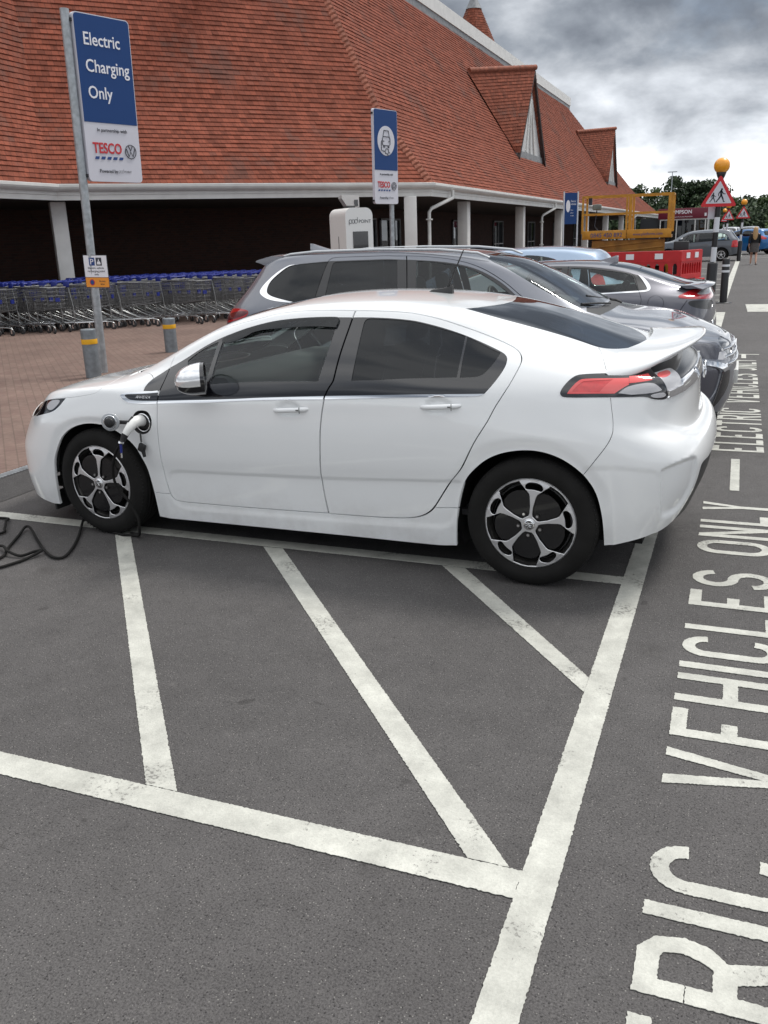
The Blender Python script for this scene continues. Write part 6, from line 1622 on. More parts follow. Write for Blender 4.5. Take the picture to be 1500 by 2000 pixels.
def simple_car(loc, rz, spec, paint, label, wb, wr, side, glassm=None, rear=None, ws=None, name='parked_car', density=(5, 3), traced=None, lamp=None, cab=True, group=None, front_lamp=True, mz=1.0):
    root = thing(name, loc, label, 'car', rz=rz, group=group)
    pt = Patch(spec_net(spec))
    order = []
    if traced:
        g = lambda key, nm, m, **k: dict(name=nm, key=key, m=m, uv=traced[key], kind='panel', **k)
        order += [g('fglass', 'window', M['glass_side'], lift=-.004), g('mglass', 'window', M['glass_dark'], lift=-.004), g('rglass', 'quarter_window', M['glass_side'], lift=-.004),
                  g('tail', 'tail_light', M['red_lens'], lift=.004), g('black', 'window_surround', M['satin_black'], lift=-.001)]
    else:
        for k, P in enumerate(side):
            order.append(dict(name='window', key='sg%d' % k, m=glassm or M['glass_dark'], uv=side_uv(pt, P), kind='panel', lift=-.004))
        if lamp:
            order.append(dict(name='tail_light', key='tl', m=M['red_lens'], uv=side_uv(pt, lamp), kind='panel', lift=.004))
    if ws: order.append(dict(name='windscreen', key='ws', m=M['glass_screen'], uv=ws_region(pt, *ws), kind='panel', both=True, lift=-.003))
    if rear: order.append(dict(name='rear_window', key='rw', m=M['glass_dark'], uv=rear_region(pt, rear), kind='panel', both=True, lift=-.003))
    if front_lamp:
        z = spec['zs'][0][1]
        order.append(dict(name='headlight', key='hl', m=M['clear_lens'], uv=[tuple(map(float, q)) for q in pt.front([(-.76, z+.02), (-.70, z+.05), (-.55, z+.03), (-.42, z-.02), (-.46, z-.10), (-.66, z-.08)])], kind='panel', lift=.004))
        gl = front_uv(pt, [(-.02, z-.04), (-.30, z-.05), (-.36, z-.10), (-.30, z-.20), (-.02, z-.22)])
        order.append(dict(name='grille', key='gr', m=M['black_gloss'], uv=[(-.5, gl[0][1])]+gl+[(-.5, gl[-1][1])], kind='panel', both=True, lift=-.004))
    c = dict(dash_x=.7, seat_x=1.35, rear_x=2.1, floor=.36, belt=spec['zs'][5][1], w=.66, top=spec['zr'][8][1]) if cab else None
    pt, ob = shell_car(root, spec, paint, order, [(0, wr+.065), (wb, wr+.065)], wb, wr=wr, rr=wr*.66, density=density, wheel_y=.76, cab=c, twin=False)
    for sg in (-1, 1): mirror_unit(root, sg, x=.58, z=spec['zs'][7][1]+.08, y=.95, s=1.05, cap=paint)
    pl = MB(); xr = max(a for k, a in spec['xm']); xf = min(a for k, a in spec['xm'])
    pl.box((xr-.03, -.26, .74*mz), (xr+.008, .26, .85*mz), M['plate_yellow']); pl.build('number_plate', None, root)
    p2 = MB(); p2.box((xf-.01, -.26, .42), (xf+.03, .26, .53), M['plate_white']); p2.build('number_plate', None, root)
    return root

def build_other_cars():
    build_suv(); build_ioniq()
    HS = HATCH_SPEC
    simple_car((-4.60, 13.5, 0), 0, scaled(HS, 1.0, 1.02), M['paint_sky'], 'pale metallic blue hatchback, mostly hidden behind the iron grey fastback', 2.51, .31,
        [[(.60, 1.02), (.92, 1.30), (1.16, 1.395), (1.50, 1.425), (1.50, 1.03)], [(1.60, 1.03), (1.60, 1.425), (1.95, 1.415), (2.24, 1.34), (2.45, 1.14), (2.40, 1.04)]], M['glass_side'],
        rear=[(-.1, 1.33), (-.42, 1.33), (-.50, 1.28), (-.56, 1.10), (-.50, 1.05), (-.1, 1.04)], ws=([(.30, .62), (.50, .64), (.75, .61), (.95, .56)], 1.02, .16), density=(6, 4),
        lamp=[(2.62, 1.04), (2.78, 1.20), (2.88, 1.02), (2.90, .86), (2.78, .88)])
    bz = MB(); bz.tube([(-2.97, 13.5, 1.49), (-3.35, 13.5, 1.72)], .006, M['black_plastic'], 6)
    MP = scaled(SUV_SPEC, .985, .995, .98)
    simple_car((-3.75, 52.6, 0), 0, MP, M['paint_mpv'], 'grey people carrier with roof rails parked beside the road, beyond the crossing', 2.70, .325, None, traced=CAR_UV['mpv'],
        rear=[(-.1, 1.46), (-.44, 1.46), (-.56, 1.40), (-.62, 1.20), (-.60, 1.12), (-.1, 1.10)], ws=([(.24, .68), (.42, .70), (.60, .68), (.80, .64), (.98, .60)], 1.1, .16), density=(6, 4))
    CX = scaled(SUV_SPEC, .93, .96, 1.0)
    simple_car((-.9, 64.9, 0), R(-38), CX, M['paint_blue'], 'bright blue crossover seen from behind, turning past the walking woman', 2.5, .34,
        [[(.50, 1.06), (.85, 1.34), (1.1, 1.44), (1.55, 1.47), (1.55, 1.10)], [(1.64, 1.10), (1.64, 1.47), (2.3, 1.44), (2.62, 1.32), (2.5, 1.14)]],
        rear=[(-.1, 1.40), (-.44, 1.40), (-.54, 1.34), (-.60, 1.16), (-.1, 1.10)], ws=([(.24, .66), (.42, .68), (.60, .66), (.80, .62)], 1.0, .16),
        lamp=[(2.95, 1.12), (3.1, 1.14), (3.30, 1.02), (3.32, .90), (3.15, .93), (2.9, 1.04)], density=(5, 3))
    UT = scaled(SUV_SPEC, 1.02, 1.06, 1.02)
    simple_car((-1.5, 92, 0), R(82), UT, M['paint_white'], 'white double cab utility vehicle facing the camera in the far car park', 2.7, .37,
        [[(.60, 1.16), (.9, 1.46), (1.2, 1.58), (1.7, 1.62), (1.7, 1.20)], [(1.8, 1.20), (1.8, 1.62), (2.7, 1.60), (2.95, 1.40), (2.9, 1.22)]], ws=([(.26, .70), (.42, .72), (.60, .70), (.80, .66), (.98, .62)], 1.1, .17), density=(5, 3))
    simple_car((.2, 98, 0), R(80), UT, M['paint_silver'], 'silver estate car parked behind the white double cab utility vehicle', 2.7, .37,
        [[(.60, 1.16), (.9, 1.46), (1.2, 1.58), (1.7, 1.62), (1.7, 1.20)], [(1.8, 1.20), (1.8, 1.62), (2.7, 1.60), (2.95, 1.40), (2.9, 1.22)]], ws=([(.26, .70), (.42, .72), (.60, .70), (.80, .66), (.98, .62)], 1.1, .17), density=(4, 3))
    simple_car((-6.3, 84, 0), R(10), scaled(HATCH_SPEC, 1.0, 1.0), M['paint_white'], 'small white hatchback parked to the right of the maroon kiosk', 2.51, .31,
        [[(.62, 1.02), (.95, 1.28), (1.18, 1.36), (1.50, 1.385), (1.50, 1.03)], [(1.60, 1.03), (1.60, 1.385), (1.95, 1.375), (2.22, 1.30), (2.45, 1.12)]], ws=([(.30, .62), (.50, .64), (.75, .61), (.95, .56)], 1.02, .16), density=(4, 3))
    # flat-fronted van at the edge of the picture
    v = thing('parked_van', (4.6, 93, 0), 'pale grey van with a wide windscreen at the far right edge of the car park', 'van', rz=R(84))
    b = MB()
    prof = [(-.9, .35), (-.98, .9), (-.80, 1.15), (-.30, 1.75), (-.10, 1.98), (3.6, 2.0), (3.7, 1.9), (3.7, .35)]
    b.prism([(x, z) for x, z in prof], 1.9, M['paint_silver'], frame((0, .95, 0), (1, 0, 0), (0, 0, 1), (0, -1, 0)))
    b.build('body', None, v, autosmooth=30)
    s = MB(); s.add([(-.80, -.82, 1.18), (-.80, .82, 1.18), (-.33, .76, 1.76), (-.33, -.76, 1.76)], [(0, 1, 2, 3)], M['glass_dark'], M=Mx((-.012, 0, .012))); s.build('windscreen', None, v)
    for sg in (-1, 1):
        h = MB(); h.box((-1.0, sg*.60, .80), (-.95, sg*.86, .98), M['clear_lens'], bev=.02); h.build('headlight', None, v)
        for cx in (0, 2.7):
            w = sub_empty('wheel', v, (cx, sg*.84, .34), 0 if sg < 0 else math.pi); spoke_wheel(w, .34, .2, .2, 5)
# ------------------------------------------------------------------ the supermarket
PROF = [(0, 3.2), (.73, 4.04), (1.35, 4.72), (1.8, 5.32), (2.15, 5.98), (2.5, 6.58), (8.5, 17.26)]
def zprof(d): return float(np.interp(d, [a for a, b in PROF], [b for a, b in PROF]))

def tile_mat(name, warm=1.0):
    m = bpy.data.materials.new(name); m.use_nodes = True
    nt = m.node_tree; b = nt.nodes['Principled BSDF']; L = nt.links.new
    uv = _n(nt, 'ShaderNodeUVMap'); uv.uv_map = 'UVMap'
    br = _n(nt, 'ShaderNodeTexBrick'); br.offset = .5; br.inputs['Scale'].default_value = 1
    br.inputs['Brick Width'].default_value = .168; br.inputs['Row Height'].default_value = 1.0; br.inputs['Mortar Size'].default_value = .004; br.inputs['Bias'].default_value = -.1
    br.inputs['Color1'].default_value = (.232*warm, .069, .042, 1); br.inputs['Color2'].default_value = (.180*warm, .057, .037, 1); br.inputs['Mortar'].default_value = (.05, .022, .018, 1)
    L(uv.outputs[0], br.inputs['Vector'])
    tc = _n(nt, 'ShaderNodeTexCoord')
    def nz(s, d=5, r=.6, src=None):
        n = _n(nt, 'ShaderNodeTexNoise'); n.inputs['Scale'].default_value = s; n.inputs['Detail'].default_value = d; n.inputs['Roughness'].default_value = r
        L(src or tc.outputs['Object'], n.inputs['Vector']); return n
    def rg(src, a, b_, c, d):
        r = _n(nt, 'ShaderNodeMapRange'); [r.inputs[k].__setattr__('default_value', v) for k, v in (('From Min', a), ('From Max', b_), ('To Min', c), ('To Max', d))]; L(src, r.inputs['Value']); return r.outputs[0]
    # weathered patches follow whole tiles: noise looked up at the tile's own cell
    mp = _n(nt, 'ShaderNodeVectorMath', operation='MULTIPLY'); mp.inputs[1].default_value = (1/.168, 1, 0); L(uv.outputs[0], mp.inputs[0])
    fl = _n(nt, 'ShaderNodeVectorMath', operation='FLOOR'); L(mp.outputs[0], fl.inputs[0])
    sc = _n(nt, 'ShaderNodeVectorMath', operation='MULTIPLY'); sc.inputs[1].default_value = (.168, .155, 0); L(fl.outputs[0], sc.inputs[0])
    big = nz(.42, 4, .55, sc.outputs[0]); patchy = nz(2.2, 3, .6, sc.outputs[0])
    wn = _n(nt, 'ShaderNodeTexWhiteNoise', noise_dimensions='3D'); L(fl.outputs[0], wn.inputs['Vector'])
    vary = _n(nt, 'ShaderNodeVectorMath', operation='SCALE'); L(br.outputs['Color'], vary.inputs[0]); L(rg(wn.outputs['Value'], 0, 1, .78, 1.22), vary.inputs['Scale'])
    ad = _n(nt, 'ShaderNodeMath', operation='ADD'); L(big.outputs['Fac'], ad.inputs[0]); L(rg(patchy.outputs['Fac'], .3, .7, -.08, .08), ad.inputs[1])
    ad2 = _n(nt, 'ShaderNodeMath', operation='ADD'); L(ad.outputs[0], ad2.inputs[0]); L(rg(wn.outputs['Value'], 0, 1, -.05, .05), ad2.inputs[1])
    mx = _n(nt, 'ShaderNodeMix', data_type='RGBA'); L(rg(ad2.outputs[0], .57, .67, 0, .52), mx.inputs['Factor']); L(vary.outputs[0], mx.inputs['A']); mx.inputs['B'].default_value = (.085, .058, .050, 1)
    gr = nz(24, 4, .7); sc2 = _n(nt, 'ShaderNodeVectorMath', operation='SCALE'); L(mx.outputs['Result'], sc2.inputs[0]); L(rg(gr.outputs['Fac'], .3, .7, .86, 1.14), sc2.inputs['Scale'])
    L(sc2.outputs[0], b.inputs['Base Color']); b.inputs['Roughness'].default_value = .88; b.inputs['Specular IOR Level'].default_value = .15
    return m

def tiled(name, lines, m, parent, seed=0, seg=.5, lip=.026):
    """lines: list of (left point, right point) per course, bottom to top; each course is a lifted strip of tiles"""
    rnd = random.Random(seed)
    v = []; f = []; uvs = []
    for k in range(len(lines)-1):
        (A, B), (C2, D) = lines[k], lines[k+1]
        A, B, C2, D = map(Vector, (A, B, C2, D))
        n = max(2, int((B-A).length/seg))
        face_up = (B-A).cross(C2-A).normalized()
        if face_up.z < 0: face_up = -face_up
        run = 0
        L0 = (B-A).normalized()
        for i in range(n):
            t0, t1 = i/n, (i+1)/n
            h = lip+rnd.uniform(-.006, .006); dz = rnd.uniform(-.006, .004)
            p0 = A.lerp(B, t0)+face_up*h+Vector((0, 0, dz)); p1 = A.lerp(B, t1)+face_up*h+Vector((0, 0, dz))
            q0 = C2.lerp(D, t0)+face_up*.004; q1 = C2.lerp(D, t1)+face_up*.004
            b0 = A.lerp(B, t0)-face_up*.004; b1 = A.lerp(B, t1)-face_up*.004
            k0 = len(v)
            v += [tuple(x) for x in (p0, p1, q1, q0, b0, b1)]
            f += [(k0, k0+1, k0+2, k0+3), (k0+4, k0+5, k0+1, k0)]
            # tile cells counted along a fixed world direction
            u0 = p0.dot(L0); u1 = p1.dot(L0)
            uvs += [(u0, k+.1), (u1, k+.1), (u1, k+.95), (u0, k+.95), (u0, k+.1), (u1, k+.1), (u1, k+.1), (u0, k+.1)]
    me = bpy.data.meshes.new(name); me.from_pydata(v, [], f); me.materials.append(m)
    ul = me.uv_layers.new(name='UVMap')
    for i, q in enumerate(uvs): ul.data[i].uv = q
    me.update()
    o = bpy.data.objects.new(name, me); COL.objects.link(o); o.parent = parent
    return o

def wall_brick():
    m = bpy.data.materials.new('wall_brick'); m.use_nodes = True; nt = m.node_tree; b = nt.nodes['Principled BSDF']; L = nt.links.new
    tc = _n(nt, 'ShaderNodeTexCoord'); sp = _n(nt, 'ShaderNodeSeparateXYZ'); L(tc.outputs['Object'], sp.inputs[0])
    ad = _n(nt, 'ShaderNodeMath', operation='ADD'); L(sp.outputs['X'], ad.inputs[0]); L(sp.outputs['Y'], ad.inputs[1])
    cb = _n(nt, 'ShaderNodeCombineXYZ'); L(ad.outputs[0], cb.inputs[0]); L(sp.outputs['Z'], cb.inputs[1])
    br = _n(nt, 'ShaderNodeTexBrick'); br.inputs['Scale'].default_value = 1; br.inputs['Brick Width'].default_value = .225; br.inputs['Row Height'].default_value = .075; br.inputs['Mortar Size'].default_value = .006
    br.inputs['Color1'].default_value = (.060, .024, .017, 1); br.inputs['Color2'].default_value = (.036, .017, .014, 1); br.inputs['Mortar'].default_value = (.045, .036, .030, 1)  # brick tones lowered to put the shade under the eaves into the colour
    L(cb.outputs[0], br.inputs['Vector']); L(br.outputs['Color'], b.inputs['Base Color']); b.inputs['Roughness'].default_value = .9
    return m

def build_supermarket():
    M['tile'] = tile_mat('roof_tiles'); M['tile_b'] = tile_mat('dormer_tiles', .96)
    M['upvc'] = mat('painted_fascia', (.66, .66, .64), .45, noise=(3, .07))
    M['column_paint'] = mat('column_paint', (.72, .71, .69), .55, noise=(2.5, .08))
    M['lead'] = mat('lead_flashing', (.22, .23, .24), .6, metal=.2, noise=(6, .25))
    M['brick_shaded'] = wall_brick()
    M['soffit'] = mat('soffit_boards', (.05, .045, .04), .8)
    M['glazing'] = glass_mat('glazing', (.3, .32, .32), .4)
    M['ridge_tile'] = mat('ridge_tile', (.24, .075, .042), .8, noise=(5, .3))
    root = thing('supermarket', (-8.45, 25.4, 0), 'brick supermarket with steep red tiled roof, white eaves gutter and open colonnade', 'building')
    inv = Matrix.Translation((8.45, -25.4, 0))
    def loc(p): return (p[0]+8.45, p[1]-25.4, p[2])
    P0 = np.array([-15.3, 17.8]); P1 = np.array([-8.45, 25.4])
    e = (P1-P0)/np.linalg.norm(P1-P0); nc = np.array([-e[1], e[0]])
    bis = np.array([-1, .384])
    # courses
    ds = [-.10]; 
    while ds[-1] < 4.85:
        d = ds[-1]; sl = (zprof(max(0, d)+.1)-zprof(max(0, d)))/.1
        ds.append(d+.155/math.hypot(1, sl))
    def z(d): return zprof(d) if d >= 0 else 3.2+1.15*d
    def p3(q, d): return loc((q[0], q[1], z(d)))
    right = [(p3(P1+bis*d, d), p3(np.array([-8.40-d, 101.5-5.85*max(d, 0)]), d)) for d in ds]
    tiled('roof', right, M['tile'], root, 1, .6)
    cham = [(p3(P0+nc*d, d), p3(P1+bis*d, d)) for d in ds]
    tiled('roof', cham, M['tile'], root, 2, .45)
    left = [(p3(np.array([P0[0]+nc[0]*d, 4.0]), d), p3(P0+nc*d, d)) for d in ds]
    tiled('roof', left, M['tile'], root, 3, .45)
    # backing sheets added under the tiles to stop light leaking through
    ub = MB()
    for ln in (right, cham, left): ub.sheet([[tuple(Vector(a)+Vector((0, 0, -.03))), tuple(Vector(b)+Vector((0, 0, -.03)))] for a, b in ln[::4]+ln[-1:]], M['soffit'], False)
    ub.build('roof_backing', None, root)
    # bonnet tiles down the hip
    hp = MB()
    for i in range(len(ds)-1):
        d = ds[i]; q = P1+bis*d; c = Vector(loc((q[0], q[1], z(d))))
        q2 = P1+bis*(ds[i+1]+.03); c2 = Vector(loc((q2[0], q2[1], z(ds[i+1]+.03))))
        ax = (c2-c).normalized(); side = Vector((.38, .92, 0)).cross(Vector((0, 0, 1))).normalized()
        rows = []
        for t, w, h in ((0, .21, .12), (1, .14, .045)):
            base = c.lerp(c2, t)+Vector((0, 0, .012))
            a1 = Vector((nc[0]*0+e[0], e[1], 0)); a2 = Vector((0, 1, 0))
            rows.append([base - a1*w*1.0+Vector((0, 0, h*.25)), base-a1*w*.45+Vector((0, 0, h*.85)), base+Vector((0, 0, h*1.1)), base+a2*w*.45+Vector((0, 0, h*.85)), base+a2*w+Vector((0, 0, h*.25))])
        hp.sheet([[tuple(p) for p in r_] for r_ in rows], M['ridge_tile'], False)
        r0 = rows[0]; hp.add([tuple(p) for p in r0]+[tuple(p-Vector((0, 0, .05))) for p in r0], [(k, k+1, 5+k+1, 5+k) for k in range(4)], M['ridge_tile'])
    hp.build('hip_tiles', None, root)
    # white upstand along the ridge, with its grey flashing
    X = -8.4-4.85
    up = MB(); zr = z(4.82)
    up.box(loc((X-.5, 24, zr+.30)), loc((X+.04, 74.0, zr+.86)), M['upvc'])
    up.build('ridge_upstand', None, root)
    fl = MB(); fl.box(loc((X-.45, 24, zr-.3)), loc((X+.0, 73.9, zr+.30)), M['lead']); fl.build('ridge_flashing', None, root)
    # gutter, fascia, soffit follow the eaves line
    eave = [np.array([-15.3, 4.0]), P0, P1, np.array([-8.40, 101.5])]
    def off(pts, o):
        out = []
        for i, p in enumerate(pts):
            a = pts[i]-pts[i-1] if i > 0 else pts[1]-pts[0]; b = pts[i+1]-p if i < len(pts)-1 else a
            a = a/np.linalg.norm(a); b = b/np.linalg.norm(b)
            n1 = np.array([a[1], -a[0]]); n2 = np.array([b[1], -b[0]]); m_ = n1+n2; m_ = m_/np.linalg.norm(m_)
            out.append(p+m_*o/max(.5, m_@n1))
        return out
    def sweep(name, prof, m_, closed=True):
        mb = MB(); rows = []
        for o, zz in prof: rows.append([loc((q[0], q[1], zz)) for q in off(eave, o)])
        if closed: rows.append(rows[0])
        mb.sheet(rows, m_, False); return mb.build(name, None, root)
    sweep('gutter', [(.14, 3.20), (.17, 3.19), (.17, 3.13), (.15, 3.09), (.12, 3.06), (.09, 3.04), (.04, 3.03), (.03, 3.03), (.03, 3.16), (.12, 3.17), (.13, 3.17)], M['upvc'])
    sweep('fascia', [(.025, 3.16), (.025, 2.96), (.005, 2.955), (.005, 2.84), (-.03, 2.84), (-.03, 3.16)], M['upvc'])
    so = MB()
    a, b_, c_, d_ = eave
    inn = [np.array([-19.5, 4.0]), np.array([-19.5, 21.5]), np.array([-13.6, 29.5]), np.array([-13.6, 101])]
    q0, q1, q2, q3 = off(eave, -.03)
    for (s1, s2, t1, t2) in ((q0, q1, inn[0], inn[1]), (q1, q2, inn[1], inn[2]), (q2, q3, inn[2], inn[3])):
        so.add([loc((*s1, 2.86)), loc((*s2, 2.86)), loc((*t2, 2.86)), loc((*t1, 2.86))], [(0, 1, 2, 3)], M['soffit'])
    so.build('soffit', None, root)
    wl = MB()
    for s1, s2 in ((inn[0], inn[1]), (inn[1], inn[2]), (inn[2], inn[3])):
        wl.add([loc((*s1, 0)), loc((*s2, 0)), loc((*s2, 2.9)), loc((*s1, 2.9))], [(0, 1, 2, 3)], M['brick_shaded'])
    w_o = wl.build('wall', None, root)
    for y in (31.5, 34.2, 44, 52, 61, 70, 79): 
        fr = MB()
        for dy in (0, 1.1, 2.2): fr.box(loc((-13.57, y+dy, 0)), loc((-13.50, y+dy+.07, 2.5)), M['lead'])  # frames take the lead grey as painted shade under the eaves
        fr.box(loc((-13.57, y, 2.43)), loc((-13.50, y+2.2, 2.5)), M['lead']); fr.box(loc((-13.56, y, 1.2)), loc((-13.51, y+2.2, 1.25)), M['upvc'])
        fr.build('door_frame', None, w_o)
        gl = MB(); gl.box(loc((-13.58, y+.04, .05)), loc((-13.57, y+2.2, 2.44)), M['glazing']); gl.build('door_glass', None, w_o)
    fr = MB(); fr.box(loc((-19.47, 12.2, 0)), loc((-19.40, 12.28, 2.5)), M['upvc']); fr.box(loc((-19.47, 9, 1.2)), loc((-19.40, 12.28, 1.26)), M['upvc'])
    fr.build('door_frame', None, w_o)
    # columns
    cols = [(-15.80, 18.35, 48), (-8.95, 25.0, 20)]+[(-8.95, y, 0) for y in (30.4, 38.9, 47.6, 56.2, 64.8, 73.4, 82, 90.6, 99)]+[(-15.8, 11.6, 0)]
    for x, y, a in cols:
        mb = MB(); w = .18
        mb.box((-w, -w, 0), (w, w, 2.84), M['column_paint'], Mx((*loc((x, y, 0)),), rz=R(a)), bev=.02)
        mb.build('column', None, root)
    # rainwater pipes
    for y in (27.0, 43.3, 78):
        dp = MB()
        A_ = Vector(loc((-8.30, y, 3.05))); 
        dp.tube([A_, A_+Vector((0, 0, -.22)), A_+Vector((-.38, -.9, -.52)), A_+Vector((-.42, -1.0, -.62)), A_+Vector((-.42, -1.0, -3.0))], .055, M['upvc'], 10)
        for zz in (2.2, 1.2): dp.box((A_.x-.50, A_.y-1.08, zz), (A_.x-.34, A_.y-.92, zz+.04), M['upvc'])
        dp.build('downpipe', None, root)
    # dormers
    for y0, y1, lab in ((43.2, 49.2, 1), (72.9, 78.6, 2)):
        ym = (y0+y1)/2; xf = -10.2; zb = 5.35; za = 9.36
        dm = MB()
        do = bpy.data.objects.new('dormer', None); COL.objects.link(do); do.parent = root
        n = 26
        # the little roof dies into the main slope along two valleys that meet at the ridge end
        zi = lambda q: -8.40-float(np.interp(q, [b2 for a2, b2 in PROF], [a2 for a2, b2 in PROF]))
        ze = 8.75; E_ = Vector((zi(ze)+.04, ym-(4.6 if lab == 1 else 5.6), ze)); A_ = Vector((xf+.22, ym, za))
        for k0_, ya in ((0, y0), (1, y1)):
            lines = []
            for k in range(n+1):
                t_ = k/n; zz = zb+(za-zb)*t_
                vb_ = Vector((zi(zb)+.02, ya, zb)).lerp(E_, t_); front = Vector((xf+.22, ya+(ym-ya)*t_, zz))
                pr = (loc(vb_), loc(front)); lines.append(pr if k0_ == 0 else pr[::-1])
            tiled('dormer_roof', lines, M['tile_b'], do, 10*(k0_+1)+lab, .5)
        rd = MB(); L_ = (E_-A_).length; dr = (E_-A_).normalized(); q_ = 0
        while q_ < L_-.3:
            rd.tube([loc(A_+dr*q_), loc(A_+dr*(q_+.31))], [.13, .118], M['ridge_tile'], 10); q_ += .33
        rd.build('ridge_tiles', None, do)
        fc = MB(); fc.add([loc((xf, y0+.25, zb+.12)), loc((xf, y1-.25, zb+.12)), loc((xf, ym, za-.22))], [(0, 1, 2)], mat('gable_cladding', (.50, .50, .50), .5, noise=(1.5, .12)))
        for ya, yb_ in ((ym-.1, ym-.9), (ym+.1, ym+.9), (ym-.02, ym-.02)):
            fc.tube([loc((xf+.03, ya, za-1.4)), loc((xf+.03, yb_, zb+.15))], .05, M['upvc'], 6)
        fc.tube([loc((xf+.03, y0+.9, zb+1.0)), loc((xf+.03, y0+1.3, zb+2.0))], .04, M['lead'], 6)
        fc.build('gable', None, do)
        sl = MB(); sl.box(loc((xf-.3, y0+.05, zb-.36)), loc((xf+.07, y1-.05, zb+.13)), M['lead']); sl.build('gable_flashing', None, do)
        vb = MB()
        for ya in (y0, y1):
            dd = Vector((0, ym-ya, za-zb)).normalized(); nn = Vector((0, dd.z, -dd.y)) * (1 if ya == y0 else -1)
            p = Vector(loc((xf+.02, ya, zb-.18))); q = Vector(loc((xf+.02, ym, za-.10)))
            for s_ in (0,):
                vb.add([p, p+Vector((.19, 0, 0)), q+Vector((.19, 0, 0)), q, p+Vector((0, 0, -.2)), p+Vector((.19, 0, -.2)), q+Vector((.19, 0, -.2)), q+Vector((0, 0, -.2))],
                       [(0, 1, 2, 3), (7, 6, 5, 4), (0, 4, 5, 1), (1, 5, 6, 2), (3, 2, 6, 7), (0, 3, 7, 4)], mat('dark_verge', (.045, .03, .028), .7))
        vb.build('bargeboard', None, do)
    # tiled spire with a lead cap
    sp = bpy.data.objects.new('spire', None); COL.objects.link(sp); sp.parent = root
    lines = []
    cx, cy = -16.95, 60
    n = 34
    for side in range(8):
        a0, a1 = R(45*side+22.5), R(45*side+67.5); ln = []
        for k in range(n+1):
            zz = 10.2+(15.35-10.2)*k/n; r = 2.80+(.45-2.80)*(k/n)
            ln.append((loc((cx+r*math.cos(a0), cy+r*math.sin(a0), zz)), loc((cx+r*math.cos(a1), cy+r*math.sin(a1), zz))))
        if side == 0: first = ln
        lines.append(ln)
    v = MB()
    for s_, ln in enumerate(lines): tiled('spire_tiles', ln, M['tile_b'], sp, 40+s_, .4, .02)
    cp = MB(); cp.lathe([(.52, 15.3), (.24, 15.85), (.10, 16.3), (.02, 16.7)], M['lead'], 12, Mx(loc((cx, cy, 0)))); cp.build('spire_cap', None, sp)
    # security camera housing under the eaves
    cc = thing('security_camera', (-10.0, 22.9, 2.86), 'boxy white security camera hanging under the eaves above the charging unit', 'camera')
    h = MB(); h.prism([(-.24, 0), (.24, 0), (.24, -.30), (.10, -.34), (-.06, -.34), (-.24, -.08)], .30, M['column_paint'], frame((0, 0, -.01), (.743, .67, 0), (0, 0, 1), (.67, -.743, 0)))
    h.build('housing', None, cc)
    l = MB(); l.box((.10, -.02, -.28), (.20, .0, -.12), M['black_gloss'], frame((0, 0, -.01), (.743, .67, 0), (-.67, .743, 0), (0, 0, 1)) @ Mx((0, -.301, 0))); l.build('lens', None, cc)
# ------------------------------------------------------------------ lettering on signs
_fcache = {}
def text_mb(mb, s, size, m, Mt, align='LEFT', depth=.002, sx=1.0, bold=0.0, shear=0.0):
    cu = bpy.data.curves.new('t', 'FONT'); cu.body = s; cu.size = size; cu.align_x = align; cu.extrude = depth; cu.offset = bold; cu.shear = shear; cu.resolution_u = 3
    o = bpy.data.objects.new('t', cu); COL.objects.link(o)
    dg = bpy.context.evaluated_depsgraph_get(); ev = o.evaluated_get(dg); me = ev.to_mesh()
    sc = Matrix.Diagonal((sx, 1, 1, 1))
    mb.add([v.co.copy() for v in me.vertices], [list(p.vertices) for p in me.polygons], m, False, Mt @ sc)
    ev.to_mesh_clear(); bpy.data.objects.remove(o); bpy.data.curves.remove(cu)

def roundrect(x0, y0, x1, y1, r, n=6):
    out = []
    for cx, cy, a in ((x1-r, y1-r, 0), (x0+r, y1-r, 90), (x0+r, y0+r, 180), (x1-r, y0+r, 270)):
        for k in range(n+1): out.append((cx+r*math.cos(R(a+90*k/n)), cy+r*math.sin(R(a+90*k/n))))
    return out

def street_mats():
    M['sign_blue'] = mat('sign_blue', (.012, .052, .185), .45, spec=.3)
    M['sign_white'] = mat('sign_white', (.62, .62, .68), .4)
    M['sign_red'] = mat('sign_red', (.60, .02, .03), .4)
    M['ink_red'] = mat('ink_red', (.55, .03, .04), .5)
    M['ink_dark'] = mat('ink_dark', (.03, .035, .05), .5)
    M['ink_blue'] = mat('ink_blue', (.02, .06, .22), .5)
    M['ink_grey'] = mat('ink_grey', (.22, .22, .24), .5)
    M['text_white'] = mat('text_white', (.80, .80, .84), .5)
    M['yellow_band'] = mat('yellow_band', (.80, .42, .015), .5)
    M['amber'] = mat('amber_globe', (.90, .36, .015), .35, coat=.4)
    M['bollard_steel'] = mat('bollard_steel', (.21, .235, .255), .5, metal=.4, noise=(14, .2))
    M['pole_white'] = mat('pole_white', (.66, .68, .72), .4)
    M['pole_black'] = mat('pole_black', (.018, .018, .02), .4)
    M['lift_yellow'] = mat('lift_yellow', (.50, .235, .02), .5, noise=(4, .2))
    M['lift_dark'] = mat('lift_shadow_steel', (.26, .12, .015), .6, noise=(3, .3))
    M['plant_grey'] = mat('plant_grey', (.17, .19, .17), .6, noise=(4, .2))
    M['barrier_red'] = mat('barrier_red', (.52, .018, .022), .5, noise=(3, .1))
    M['maroon'] = mat('maroon_board', (.16, .012, .03), .4)

